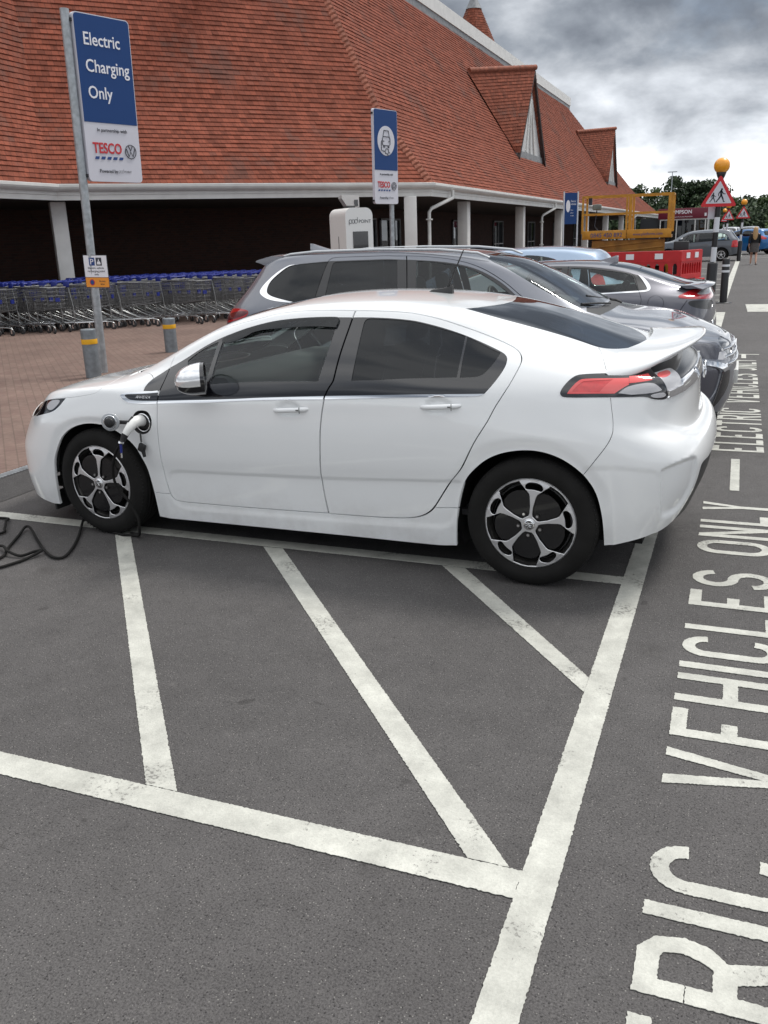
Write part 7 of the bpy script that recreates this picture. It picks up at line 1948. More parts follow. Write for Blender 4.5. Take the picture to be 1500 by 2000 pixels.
def emblem_vw(mb, cx, cy, r, m, Mt):
    mb.tube([(cx+r*math.cos(a), cy+r*math.sin(a), .004) for a in np.linspace(0, 2*math.pi, 33)], r*.06, m, 6, Mt, cap=False)
    for pts in ([(-.36, .86), (-.0, .12), (.36, .86)], [(-.78, .42), (-.36, -.72), (0, .02), (.36, -.72), (.78, .42)]):
        mb.tube([(cx+x*r, cy+y*r, .004) for x, y in pts], r*.065, m, 6, Mt)

def pod_logo(mb, x, y, s, m, Mt):
    for k in range(3):
        mb.tube([(x+(k*.62+.38)*s+.36*s*math.cos(a), y+.38*s*math.sin(a), .003) for a in np.linspace(0, 2*math.pi, 21)], s*.045, m, 5, Mt, cap=False)
    mb.tube([(x+.02*s, y, .003), (x+.02*s, y-.75*s, .003)], s*.045, m, 5, Mt); mb.tube([(x+1.98*s, y, .003), (x+1.98*s, y+.8*s, .003)], s*.045, m, 5, Mt)
    text_mb(mb, 'POINT', s*.98, m, Mt @ Mx((x+2.25*s, y-.36*s, .001)), depth=.001)

def big_sign(base, lean, panel_o, ex, label, kind, flip_post=False):
    """tall blue and white panel beside its post; panel_o = lower corner at the post, ex = panel direction"""
    root = thing('charging_sign', base, label, 'sign', group='blue and white charging bay signs')
    ex = Vector(ex).normalized(); up = Vector((lean, 0, 1)).normalized(); nz_ = ex.cross(up).normalized()
    W, H = .86, 2.05
    Mt = frame(Vector(panel_o)-Vector(base), ex, up, nz_)
    pn = MB()
    pn.prism(roundrect(0, 0, W, H, .055), -.07, M['sign_white'], Mt)
    panel = pn.build('panel', None, root)
    bl = MB(); P = [(W-.012, .745), (W-.012, H-.06)] + [(W-.06+.048*math.cos(R(a)), H-.06+.048*math.sin(R(a))) for a in (15, 30, 45, 60, 75, 90)] + [(.06, H-.012)] + [(.06+.048*math.cos(R(a)), H-.06+.048*math.sin(R(a))) for a in (105, 120, 135, 150, 165, 180)] + [(.012, .745)]
    bl.prism(P, .003, M['sign_blue'], Mt @ Mx((0, 0, .002))); bl.build('blue_field', None, panel)
    tx = MB()
    T = lambda s, x, y, sz, m, **k: text_mb(tx, s, sz, m, Mt @ Mx((x, y, .007)), **k)
    if kind == 'text':
        T('Electric', .115, 1.68, .215, M['text_white'], bold=.002, sx=.88); T('Charging', .115, 1.36, .215, M['text_white'], bold=.002, sx=.88); T('Only', .115, 1.04, .215, M['text_white'], bold=.002, sx=.88)
    else:
        c = MB(); c.prism([(.43+.31*math.cos(a), 1.38+.40*math.sin(a)*.8) for a in np.linspace(0, 2*math.pi, 41)[:-1]], .004, M['sign_white'], Mt @ Mx((0, 0, .006))); c.build('roundel', None, panel)
        def ln(pts, w=.008): tx.tube([(x, y, .016) for x, y in pts], w, M['ink_dark'], 6, Mt)
        ln([(.35, 1.60), (.51, 1.60), (.545, 1.47), (.315, 1.47), (.35, 1.60)]); ln([(.315, 1.47), (.29, 1.42), (.29, 1.31), (.32, 1.28), (.54, 1.28), (.57, 1.31), (.57, 1.42), (.545, 1.47)])
        ln([(.33, 1.37), (.34, 1.37)], .016); ln([(.52, 1.37), (.53, 1.37)], .016); ln([(.33, 1.28), (.33, 1.24), (.37, 1.24), (.37, 1.28)]); ln([(.49, 1.28), (.49, 1.24), (.53, 1.24), (.53, 1.28)])
        ln([(.29, 1.40), (.25, 1.36), (.25, 1.18), (.30, 1.16), (.38, 1.16)]); ln([(.38, 1.16), (.43, 1.22), (.50, 1.20), (.52, 1.14), (.47, 1.10), (.40, 1.11), (.38, 1.16)]); ln([(.52, 1.14), (.56, 1.12)]); ln([(.47, 1.10), (.49, 1.06)])
    T('In partnership with', W/2+.0, .635, .062, M['ink_dark'], align='CENTER')
    T('TESCO', .10, .365, .185, M['ink_red'], bold=.004, sx=.80)
    for k in range(5): tx.prism([(0, 0), (.062, 0), (.078, .035), (.016, .035)], .002, M['ink_blue'], Mt @ Mx((.115+k*.095, .285, .005)))
    emblem_vw(tx, .70, .40, .088, M['ink_dark'], Mt @ Mx((0, 0, .004)))
    T('Powered by', .17, .115, .066, M['ink_dark'], sx=.9); pod_logo(tx, .47, .137, .042, M['ink_grey'], Mt @ Mx((0, 0, .004)))
    tx.build('lettering', None, panel)
    po = MB()
    a = Vector((0, 0, 0)); b = a+up*4.66
    if flip_post:
        c0 = Vector(panel_o)-Vector(base)
    if flip_post: b = a+up*4.3
    po.tube([a, b], .057, M['galv'], 20); po.build('post', None, root)
    br = MB()
    for zz in (.07, H-.10):
        q = Mt @ Vector((0, zz, -.035)); p = a+up*((q.z)/up.z)
        br.box((-.03, -.02, -.02), (.03, .02, .02), M['pole_black'], frame(q, ex, up, nz_)); 
        br.tube([p, q], .018, M['pole_black'], 8)
    br.build('bracket', None, root)
    return root, up

def bollard(x, y, h, r, label):
    t = thing('bollard', (x, y, 0), label, 'bollard', group='steel bollards on the paving')
    b = MB(); b.lathe([(r, 0), (r, h-.018), (r*.985, h-.006), (r*.93, h), (.001, h+.002)], M['bollard_steel'], 32); b.build('tube', None, t)
    k = MB(); z0 = h*.70; k.lathe([(r+.0035, z0), (r+.004, z0+.002), (r+.004, z0+.066), (r+.0035, z0+.068)], M['yellow_band'], 32); k.build('reflective_band', None, t)

def walker(mb, x, y, s, m, Mt, flip=1):
    """walking figure pictogram, s = height"""
    def cap(pts, r): 
        for (a, b) in zip(pts[:-1], pts[1:]):
            ra, rb = a[2], b[2]; d = math.hypot(b[0]-a[0], b[1]-a[1]) or 1; nx, ny = -(b[1]-a[1])/d, (b[0]-a[0])/d
            P = [(a[0]+nx*ra, a[1]+ny*ra), (b[0]+nx*rb, b[1]+ny*rb), (b[0]-nx*rb, b[1]-ny*rb), (a[0]-nx*ra, a[1]-ny*ra)]
            P = [(x+flip*px*s, y+py*s) for px, py in P]
            if area2(P) < 0: P = P[::-1]
            mb.prism(P, .002, m, Mt)
        for a in pts: mb.prism([(x+flip*a[0]*s+a[2]*s*math.cos(q), y+a[1]*s+a[2]*s*math.sin(q)) for q in np.linspace(0, 2*math.pi, 13)[:-1]], .002, m, Mt)
    cap([(.03, .93, .065), (.031, .90, .062)], 0)
    cap([(.0, .78, .085), (.02, .50, .075)], 0); cap([(.02, .80, .04), (.17, .60, .033), (.30, .58, .026)], 0); cap([(-.04, .80, .04), (-.17, .60, .033), (-.17, .46, .026)], 0)
    cap([(.03, .50, .06), (.15, .27, .048), (.22, .03, .034), (.30, .03, .024)], 0); cap([(.0, .48, .06), (-.14, .24, .046), (-.29, .06, .032), (-.24, .02, .024)], 0)

def beacon(x, y, label, rz=0.0, bands=True, board=True):
    t = thing('belisha_beacon', (x, y, 0), label, 'crossing beacon', rz=rz, group='amber crossing beacons on striped poles')
    t.rotation_euler[1] = R(1.0)
    b = MB(); b.lathe([(.105, 0), (.105, .98), (.09, 1.02), (.07, 1.03)], M['pole_black'], 20); b.build('base', None, t)
    p = MB(); z = 1.03; k = 0
    while z < 2.70:
        z2 = min(z+.295, 2.70); p.lathe([(.055, z), (.055, z2)], M['pole_white'] if k % 2 == 0 else M['pole_black'], 16); z = z2; k += 1
    p.build('striped_pole', None, t)
    c = MB(); c.lathe([(.055, 2.66), (.075, 2.70), (.10, 2.775), (.085, 2.79)], M['pole_black'], 20); c.build('collar', None, t)
    g = MB(); g.lathe([(.155*math.cos(a), 2.905+.155*math.sin(a)) for a in np.linspace(-1.0, math.pi/2, 16)], M['amber'], 28); g.build('globe', None, t)
    # warning triangle
    s = .68; hgt = s*.866
    def tri(k, r):
        P = []; c = (0, hgt/3)
        for a in (90, 210, 330):
            cx, cy = (s/math.sqrt(3)*k-2*r)*math.cos(R(a)), (s/math.sqrt(3)*k-2*r)*math.sin(R(a))
            for q in range(7): P.append((cx+r*math.cos(R(a-60+20*q)), c[1]+cy+r*math.sin(R(a-60+20*q))))
        return P
    Mt = frame((0, -.075, 2.13), (1, 0, 0), (0, 0, 1), (0, -1, 0))
    q = MB(); q.prism(tri(1.05, .03), .004, M['sign_red'], Mt); so = q.build('warning_sign', None, t)
    w = MB(); w.prism(tri(.74, .012), .002, M['sign_white'], Mt @ Mx((0, 0, .005))); 
    Mw = Mt @ Mx((0, 0, .008)); walker(w, .035, .075, .27, M['ink_dark'], Mw); walker(w, -.115, .075, .19, M['ink_dark'], Mw)
    w.build('symbol', None, so)
    if board:
        bo = MB(); bo.box((-.19, .06, 1.88), (.02, .075, 2.12), M['sign_white'], bev=.003); bo.build('back_board', None, t)

def trolley_proto():
    M['wire'] = mat('zinc_wire', (.24, .245, .25), .45, metal=.7)
    M['trolley_leg'] = mat('trolley_leg', (.42, .43, .43), .3, metal=.9)
    M['trolley_blue'] = mat('trolley_blue', (.010, .022, .20), .5)
    t = thing('shopping_trolley', (0, 0, 0), 'wire shopping trolley with blue handle', 'trolley', group='nested shopping trolleys under the eaves')
    b = MB(); r = .0035
    # basket: nose towards +x
    def P(u, v, z):   # u along 0..1 back to front, v -1..1
        w = (.27-.05*u) * (1-.12*(1-z)); x = -.42+.84*u*(1-.06*(1-z))
        return (x, v*w, .42+.10*u*(1-z)*1.0+(.98-.42)*z - .03*u*z)
    for v in (-1, 1):
        for k in range(13): b.tube([P(k/12, v, 0), P(k/12, v, 1)], r, M['wire'], 3, cap=False)
        for z in (.0, .14, .28, .42, .56, .70, .85, 1): b.tube([P(0, v, z), P(1, v, z)], r*(2.4 if z in (0, 1) else 1), M['wire'], 4, cap=False)
    for u in (0, 1):
        for k in range(8): b.tube([P(u, -1+2*k/7, 0), P(u, -1+2*k/7, 1)], r, M['wire'], 3, cap=False)
        for z in (0, .2, .4, .6, .8, 1): b.tube([P(u, -1, z), P(u, 1, z)], r*(2.2 if z == 1 else 1), M['wire'], 4, cap=False)
    for k in range(9): b.tube([P(0, -1+2*k/8, 0), P(1, -1+2*k/8, 0)], r, M['wire'], 3, cap=False)
    b.box((.40, -.05, .66), (.425, .05, .74), M['trolley_blue'])
    b.build('basket', None, t)
    c = MB()
    for v in (-1, 1):
        c.tube([(-.40, v*.25, .46), (-.36, v*.25, .36), (.05, v*.23, .20), (.38, v*.19, .17), (.45, v*.18, .14), (.46, v*.18, .10)], .012, M['trolley_leg'], 7)
        c.tube([(-.46, v*.26, .98), (-.40, v*.26, .60), (-.38, v*.26, .30), (-.42, v*.26, .13)], .012, M['trolley_leg'], 7)
        c.tube([(-.42, v*.26, .17), (.30, v*.21, .18)], .010, M['chrome'], 6)
    c.tube([(-.40, -.26, .2), (-.40, .26, .2)], .010, M['chrome'], 6)
    c.build('chassis', None, t)
    h = MB(); h.tube([(-.52, -.27, 1.03), (-.52, .27, 1.03)], .02, M['trolley_blue'], 8)
    for v in (-1, 1): h.box((-.55, v*.26-.02, .93), (-.42, v*.26+.02, 1.06), M['trolley_blue'], bev=.012)
    h.build('handle', None, t)
    k = MB(); k.box((-.45, -.15, .76), (-.435, .15, .90), M['trolley_blue'], bev=.01); k.build('seat_flap', None, t)
    for x, v in ((-.42, -.26), (-.42, .26), (.46, -.18), (.46, .18)):
        w = MB(); w.lathe([(.001, -.016), (.02, -.016), (.05, -.014), (.062, -.010), (.062, .010), (.05, .014), (.02, .016), (.001, .016)], M['dark_grey'], 16, Mx((x-.03, v, .062), rx=R(90)))
        w.box((x-.045, v-.022, .05), (x-.015, v-.018, .13), M['chrome']); w.box((x-.045, v+.018, .05), (x-.015, v+.022, .13), M['chrome']); w.box((x-.045, v-.022, .125), (x+.01, v+.022, .135), M['chrome'])
        w.build('castor', None, t)
    return t

def build_trolleys():
    proto = trolley_proto(); rnd = random.Random(5); first = True
    rows = [(14.75, -14.7, 6), (15.45, -13.9, 8), (16.15, -13.2, 10), (16.85, -12.5, 11), (17.6, -11.6, 12), (18.4, -11.0, 13), (19.2, -10.4, 13), (20.0, -9.9, 12), (20.9, -9.4, 12), (21.9, -9.0, 9)]
    for ri, (y, x, n) in enumerate(rows):
        skew = rnd.uniform(-.28, .22)-.10
        for k in range(n):
            if first: t = proto; first = False
            else:
                t = proto.copy(); COL.objects.link(t)
                for ch in proto.children:
                    if ch.name.startswith('castor') and k > 1 and ri > 3: continue
                    c = ch.copy(); COL.objects.link(c); c.parent = t
            t.location = (x-k*.275+rnd.uniform(-.02, .02), y+k*.275*skew+rnd.uniform(-.03, .03), 0); t.rotation_euler = (0, 0, rnd.uniform(-.07, .07)-skew+(R(-16) if k == 0 and ri in (1, 4) else 0))
            which = ('first', 'second', 'third', 'fourth', 'fifth', 'sixth', 'seventh', 'eighth', 'ninth', 'tenth')[ri]
            if k == 0: t['label'] = 'front trolley of the %s nested row counted from the left edge' % which
            else: t['label'] = 'blue handled wire trolley nested in the %s row counted from the left edge' % which

def build_lift():
    y = 34.0
    t = thing('scissor_lift', (-3.9, y, 0), 'yellow scissor lift with its platform lowered, behind the red barriers', 'scissor lift', rz=R(2))
    x0, x1, y0, y1 = -1.55, 1.52, -.45, .75
    z0, z1 = 1.44, 1.74
    def rail(pts, r=.028, m=None): 
        b = MB(); b.tube(pts, r, m or M['lift_yellow'], 6); return b
    g = MB()
    for zz in (2.90, 2.30):
        for a, b in (((x0, y0), (x1, y0)), ((x1, y0), (x1, y1)), ((x1, y1), (x0, y1)), ((x0, y1), (x0, y0))): g.box((min(a[0], b[0])-.025, min(a[1], b[1])-.025, zz-.03), (max(a[0], b[0])+.025, max(a[1], b[1])+.025, zz+.03), M['lift_yellow'])
    g.build('guard_rail', None, t)
    for x in (x0, -.02, .12, x1-.12, x1):
        for yy in (y0, y1):
            p = MB(); p.box((x-.035, yy-.03, z1-.1), (x+.035, yy+.03, 2.93), M['lift_yellow']); p.build('rail_post', None, t)
    d = MB(); d.box((x0, y0-.06, z0), (-.01, y0-.02, z1), M['lift_yellow'], bev=.01); d.box((.01, y0-.075, z0), (x1, y0-.02, z1), M['lift_yellow'], bev=.01)
    d.box((x0, y0-.02, z0), (x1, y1, z0+.1), M['lift_dark']); dk = d.build('deck', None, t)
    tx = MB()
    text_mb(tx, '0845 450 892', .21, M['ink_blue'], frame((x0+.30, y0-.064, z0+.07), (1, 0, 0), (0, 0, 1), (0, -1, 0)), sx=.95)
    text_mb(tx, 'www.platforms.com', .135, M['ink_blue'], frame((.22, y0-.079, z0+.10), (1, 0, 0), (0, 0, 1), (0, -1, 0)), sx=.92)
    tx.build('lettering', None, dk)
    s = MB()
    for k, (za, zb) in enumerate(((.70, .92), (.92, 1.14), (1.14, 1.36))):
        for yy in (y0+.05, y1-.1):
            s.tube([(x0+.35, yy, za), (x1-.25, yy, zb)], .06, M['lift_dark'], 4); s.tube([(x0+.35, yy+.07, zb), (x1-.25, yy+.07, za)], .06, M['lift_dark'], 4)
    s.box((x0+.35, y0+.02, .62), (x1-.2, y0+.06, 1.40), M['lift_dark'])
    s.build('scissor_arms', None, t)
    b = MB(); b.box((x0+.2, y0-.02, .25), (x1, y1, .68), M['lift_yellow'], bev=.03); b.build('chassis', None, t)
    p = MB(); p.prism([(-.65, .50), (1.25, .50), (1.30, .60), (1.30, .92), (1.20, 1.0), (-.45, 1.0), (-.65, .86)], .12, M['plant_grey'], frame((0, y0-.10, 0), (1, 0, 0), (0, 0, 1), (0, -1, 0)))
    p.box((.25, y0-.235, .78), (.42, y0-.221, .90), M['ink_dark']); p.tube([(-.05, y0-.235, .78), (-.05, y0-.221, .78)], .09, M['ink_dark'], 14)
    p.build('engine_cover', None, t)
    c = MB(); c.box((x0+.32, y0+.1, 2.45), (x0+.62, y0+.35, 2.64), M['plant_grey'], bev=.03); c.tube([(x0+.47, y0+.2, 2.45), (x0+.40, y0+.2, 1.9), (x0+.55, y0+.2, 1.72)], .02, M['ink_dark'], 6); c.box((x0+.18, y0+.1, 2.62), (x0+.30, y0+.2, 2.86), M['ink_dark']); c.build('control_box', None, t)
    for x in (x0+.5, x1-.45):
        for sg, yy in ((-1, y0-.02), (1, y1)):
            w = MB(); w.lathe([(.001, -.1), (.16, -.1), (.30, -.09), (.33, -.06), (.33, .06), (.30, .09), (.001, .1)], M['rubber'], 24, Mx((x, yy, .33), rx=R(90))); w.build('wheel', None, t)
    hg = MB(); hg.box((x1+.12, y0-.5, .75), (x1+.62, y0-.1, 1.30), M['pole_black'], bev=.02); hg.box((x1+.14, y0-.4, .0), (x1+.60, y0-.15, .75), M['pole_black']); hg.build('battery_box', None, t)

def barrier(x, y, rz, label, L=2.0):
    t = thing('barrier', (x, y, 0), label, 'barrier', rz=rz, group='red plastic barriers round the lift')
    b = MB()
    outer = [(0, .08), (.12, .08), (.16, 0), (.42, 0), (.46, .08), (L-.46, .08), (L-.42, 0), (L-.16, 0), (L-.12, .08), (L, .08), (L, 1.0), (L-.06, 1.02), (.06, 1.02), (0, 1.0)]
    holes = []
    n = 8
    for k in range(n):
        cx = .17+k*(L-.34)/(n-1)
        P = [(cx-.068, .24), (cx+.068, .24), (cx+.068, .52), (cx+.03, .60), (cx-.03, .60), (cx-.068, .52)]
        holes.append(densify(P, .05))
    h = lambda r: 0.0
    b = plate_with_holes(outer, holes, h, .09, M['barrier_red'], M['barrier_red'], .008, .12)
    b.box((0, .09, .1), (L, .10, .2), M['barrier_red']); b.box((.0, -.012, .66), (L, 0, .70), M['barrier_red'])
    b.add([(0, .09, .62), (L, .09, .62), (L, .09, 1.0), (0, .09, 1.0)], [(0, 1, 2, 3)], M['barrier_red'])
    b.build('panel', None, t)
    for cx in (L*.30, L*.70):
        r_ = MB(); r_.box((cx-.13, -.02, .76), (cx+.13, -.002, .94), M['text_white']); r_.build('reflector', None, t)
    for cx in (.29, L-.29):
        f = MB(); f.box((cx-.13, -.22, 0), (cx+.13, .30, .07), M['barrier_red'], bev=.02); f.build('foot', None, t)

def build_kiosk():
    t = thing('kiosk', (-4.4, 80, 0), 'small shop kiosk with a maroon name board and glazed front beyond the lift', 'kiosk')
    x0, x1 = -2.2, 1.62
    b = MB(); b.box((x0, .1, 0), (x1, 3, 2.5), M['pole_black']); b.build('body', None, t)
    f = MB()
    for x in (x0, -.9, .55, 1.35, x1-.08): f.box((x, -.04, 0), (x+.09, .1, 2.5), M['upvc'])
    f.box((x0, -.05, 2.40), (x1, .1, 2.52), M['upvc']); f.box((x0, -.05, .45), (x1, .09, .52), M['upvc']); f.build('window_frame', None, t)
    g = MB(); g.box((x0+.05, .02, .5), (x1-.05, .03, 2.45), M['glass_dark']); g.build('window', None, t)
    n = MB(); n.box((x0-.15, -.12, 2.50), (x1+.10, .10, 3.32), M['maroon'], bev=.02); nb = n.build('name_board', None, t)
    tx = MB(); Mt = frame((-1.35, -.125, 2.90), (1, 0, 0), (0, 0, 1), (0, -1, 0))
    # serif caps
    text_mb(tx, 'TIMPSON', .40, M['text_white'], Mt, sx=.98, bold=.010)
    for i, w in ((0, 0),): pass
    text_mb(tx, 'Shoe Repairs Key Cutting Watch Repairs', .12, M['text_white'], frame((-1.35, -.125, 2.62), (1, 0, 0), (0, 0, 1), (0, -1, 0)), sx=.85)
    tx.box((1.28, -.135, 2.66), (1.44, -.121, 2.90), M['text_white']); tx.build('lettering', None, nb)
    r_ = MB(); r_.box((x0-1.6, .3, 0), (x0-.1, 2.5, 2.6), mat('dark_cladding', (.03, .034, .04), .6)); r_.build('side_store', None, t)

def skin_obj(name, verts, edges, radii, m, parent, sub=2, root=0):
    me = bpy.data.meshes.new(name); me.from_pydata(verts, edges, []); me.materials.append(m)
    o = bpy.data.objects.new(name, me); COL.objects.link(o); o.parent = parent
    s = o.modifiers.new('skin', 'SKIN'); s.use_smooth_shade = True
    sv = me.skin_vertices[0].data
    for i, r_ in enumerate(radii):
        sv[i].radius = r_ if isinstance(r_, tuple) else (r_, r_); sv[i].use_root = (i == root)
    b = o.modifiers.new('sub', 'SUBSURF'); b.levels = sub; b.render_levels = sub
    return o

def build_woman():
    M['skin'] = mat('skin', (.50, .28, .20), .5); M['hair'] = mat('blond_hair', (.42, .26, .12), .55, noise=(60, .3)); M['top_black'] = mat('black_knit', (.008, .008, .010), .85)
    M['skirt'] = mat('grey_skirt', (.075, .068, .066), .8, noise=(20, .3)); M['shoe'] = mat('white_shoe', (.7, .68, .66), .5)
    t = thing('person', (.50, 46.0, 0), 'woman with long fair hair, black top, grey skirt and white shoes walking away', 'person')
    # walking away (+y); right foot back, left foot forward
    V = [(0, 0, .92), (0, .0, 1.08), (0, .01, 1.26), (0, .0, 1.38), (0, .02, 1.46), (0, .03, 1.53), (0, .03, 1.60),          # 0-6 spine, neck, head
         (.09, 0, .88), (.10, -.03, .50), (.11, -.26, .12), (.115, -.24, .05), (.12, -.12, .02),                                # 7-11 right leg (pushing off)
         (-.09, 0, .88), (-.10, .16, .50), (-.11, .10, .10), (-.11, .11, .05), (-.12, .24, .03),                                 # 12-16 left leg
         (.16, -.01, 1.36), (.21, .02, 1.10), (.20, .16, .92),                                                                  # 17-19 right arm
         (-.16, -.01, 1.36), (-.23, -.08, 1.10), (-.24, -.10, .88)]                                                             # 20-22 left arm
    E = [(0, 1), (1, 2), (2, 3), (3, 4), (4, 5), (5, 6), (0, 7), (7, 8), (8, 9), (9, 10), (10, 11), (0, 12), (12, 13), (13, 14), (14, 15), (15, 16), (3, 17), (17, 18), (18, 19), (3, 20), (20, 21), (21, 22)]
    rad = [(.13, .10), (.115, .085), (.135, .09), (.10, .07), .048, .085, .082, .085, .060, .036, .034, .03, .085, .060, .036, .034, .03, .05, .036, .026, .05, .036, .026]
    # hands: palm and fingers
    for side, (wx, wy, wz), i0 in ((1, (.20, .16, .92), 19), (-1, (-.24, -.10, .88), 22)):
        pk = len(V); V.append((wx, wy+.02, wz-.07)); E.append((i0, pk)); rad.append((.032, .018))
        for q, (dy, ln) in enumerate(((-.028, .062), (-.010, .075), (.010, .070), (.026, .055))):
            a = len(V); V += [(wx-side*.005, wy+.02+dy, wz-.10), (wx-side*.015, wy+.025+dy, wz-.10-ln)]; E += [(pk, a), (a, a+1)]; rad += [.009, .008]
        a = len(V); V += [(wx-side*.02, wy+.05, wz-.08), (wx-side*.03, wy+.065, wz-.115)]; E += [(pk, a), (a, a+1)]; rad += [.011, .009]
    skin_obj('body', V, E, rad, M['skin'], t)
    c = MB(); rows = []
    for z, rx, ry, cy in ((1.44, .07, .06, .0), (1.40, .15, .10, .0), (1.33, .205, .125, -.005), (1.2, .19, .13, 0), (1.08, .17, .125, 0), (.99, .175, .13, 0)):
        rows.append([(rx*math.cos(a), cy+ry*math.sin(a), z) for a in np.linspace(0, 2*math.pi, 21)])
    c.sheet(rows, M['top_black'])
    for i0, i1, i2 in ((17, 18, 19), (20, 21, 22)):
        c.tube([V[i0], V[i1], tuple(np.array(V[i1])*.35+np.array(V[i2])*.65)], [.075, .06, .05], M['top_black'], 10)
    c.build('top', None, t)
    k = MB(); rows = []
    for z, rx, ry in ((1.03, .15, .115), (.95, .175, .135), (.84, .19, .15), (.68, .205, .17), (.56, .21, .18)):
        rows.append([((rx+.012*math.cos(7*a)*(1.1-z))*math.cos(a), .02+(ry+.012*math.cos(7*a)*(1.1-z))*math.sin(a), z) for a in np.linspace(0, 2*math.pi, 43)])
    k.sheet(rows, M['skirt']); k.build('skirt', None, t)
    h = MB(); rows = []
    for z, rx, ry, cy in ((1.69, .02, .02, .02), (1.675, .07, .08, .02), (1.62, .10, .115, .01), (1.54, .105, .11, -.01), (1.44, .11, .085, -.05), (1.32, .115, .06, -.085), (1.2, .09, .04, -.11), (1.12, .045, .02, -.12)):
        rows.append([(rx*math.cos(a), cy+ry*math.sin(a), z) for a in np.linspace(0, 2*math.pi, 25)])
    h.sheet(rows, M['hair']); h.build('hair', None, t)
    fc = MB(); fc.lathe([(.001, .0), (.008, .004), (.012, .016), (.008, .03)], M['skin'], 8, Mx((0, .118, 1.545), rx=R(-90))); 
    for s_ in (-1, 1): fc.lathe([(.001, .006), (.009, .0)], M['ink_dark'], 8, Mx((s_*.032, .112, 1.585), rx=R(-90)))
    fc.tube([(-.022, .112, 1.51), (.022, .112, 1.51)], .005, M['ink_red'], 6); fc.build('face', None, t)
    for (x, y, z, tip) in ((.118, -.20, .045, 1), (-.115, .15, .03, 0)):
        s = MB(); rows = []
        for u in np.linspace(0, 1, 9):
            w = .038*(1-abs(2*u-1)**3*.7)+.004; hh = .075*(1-u*.45)
            yy = y-.08+.25*u; zz = (.0+ (max(0, .5-u)*.14 if tip else 0))
            rows.append([(x-w, yy, zz), (x-w*.9, yy, zz+hh*.6), (x, yy, zz+hh), (x+w*.9, yy, zz+hh*.6), (x+w, yy, zz)])
        s.sheet(rows, M['shoe']); s.build('shoe', None, t)

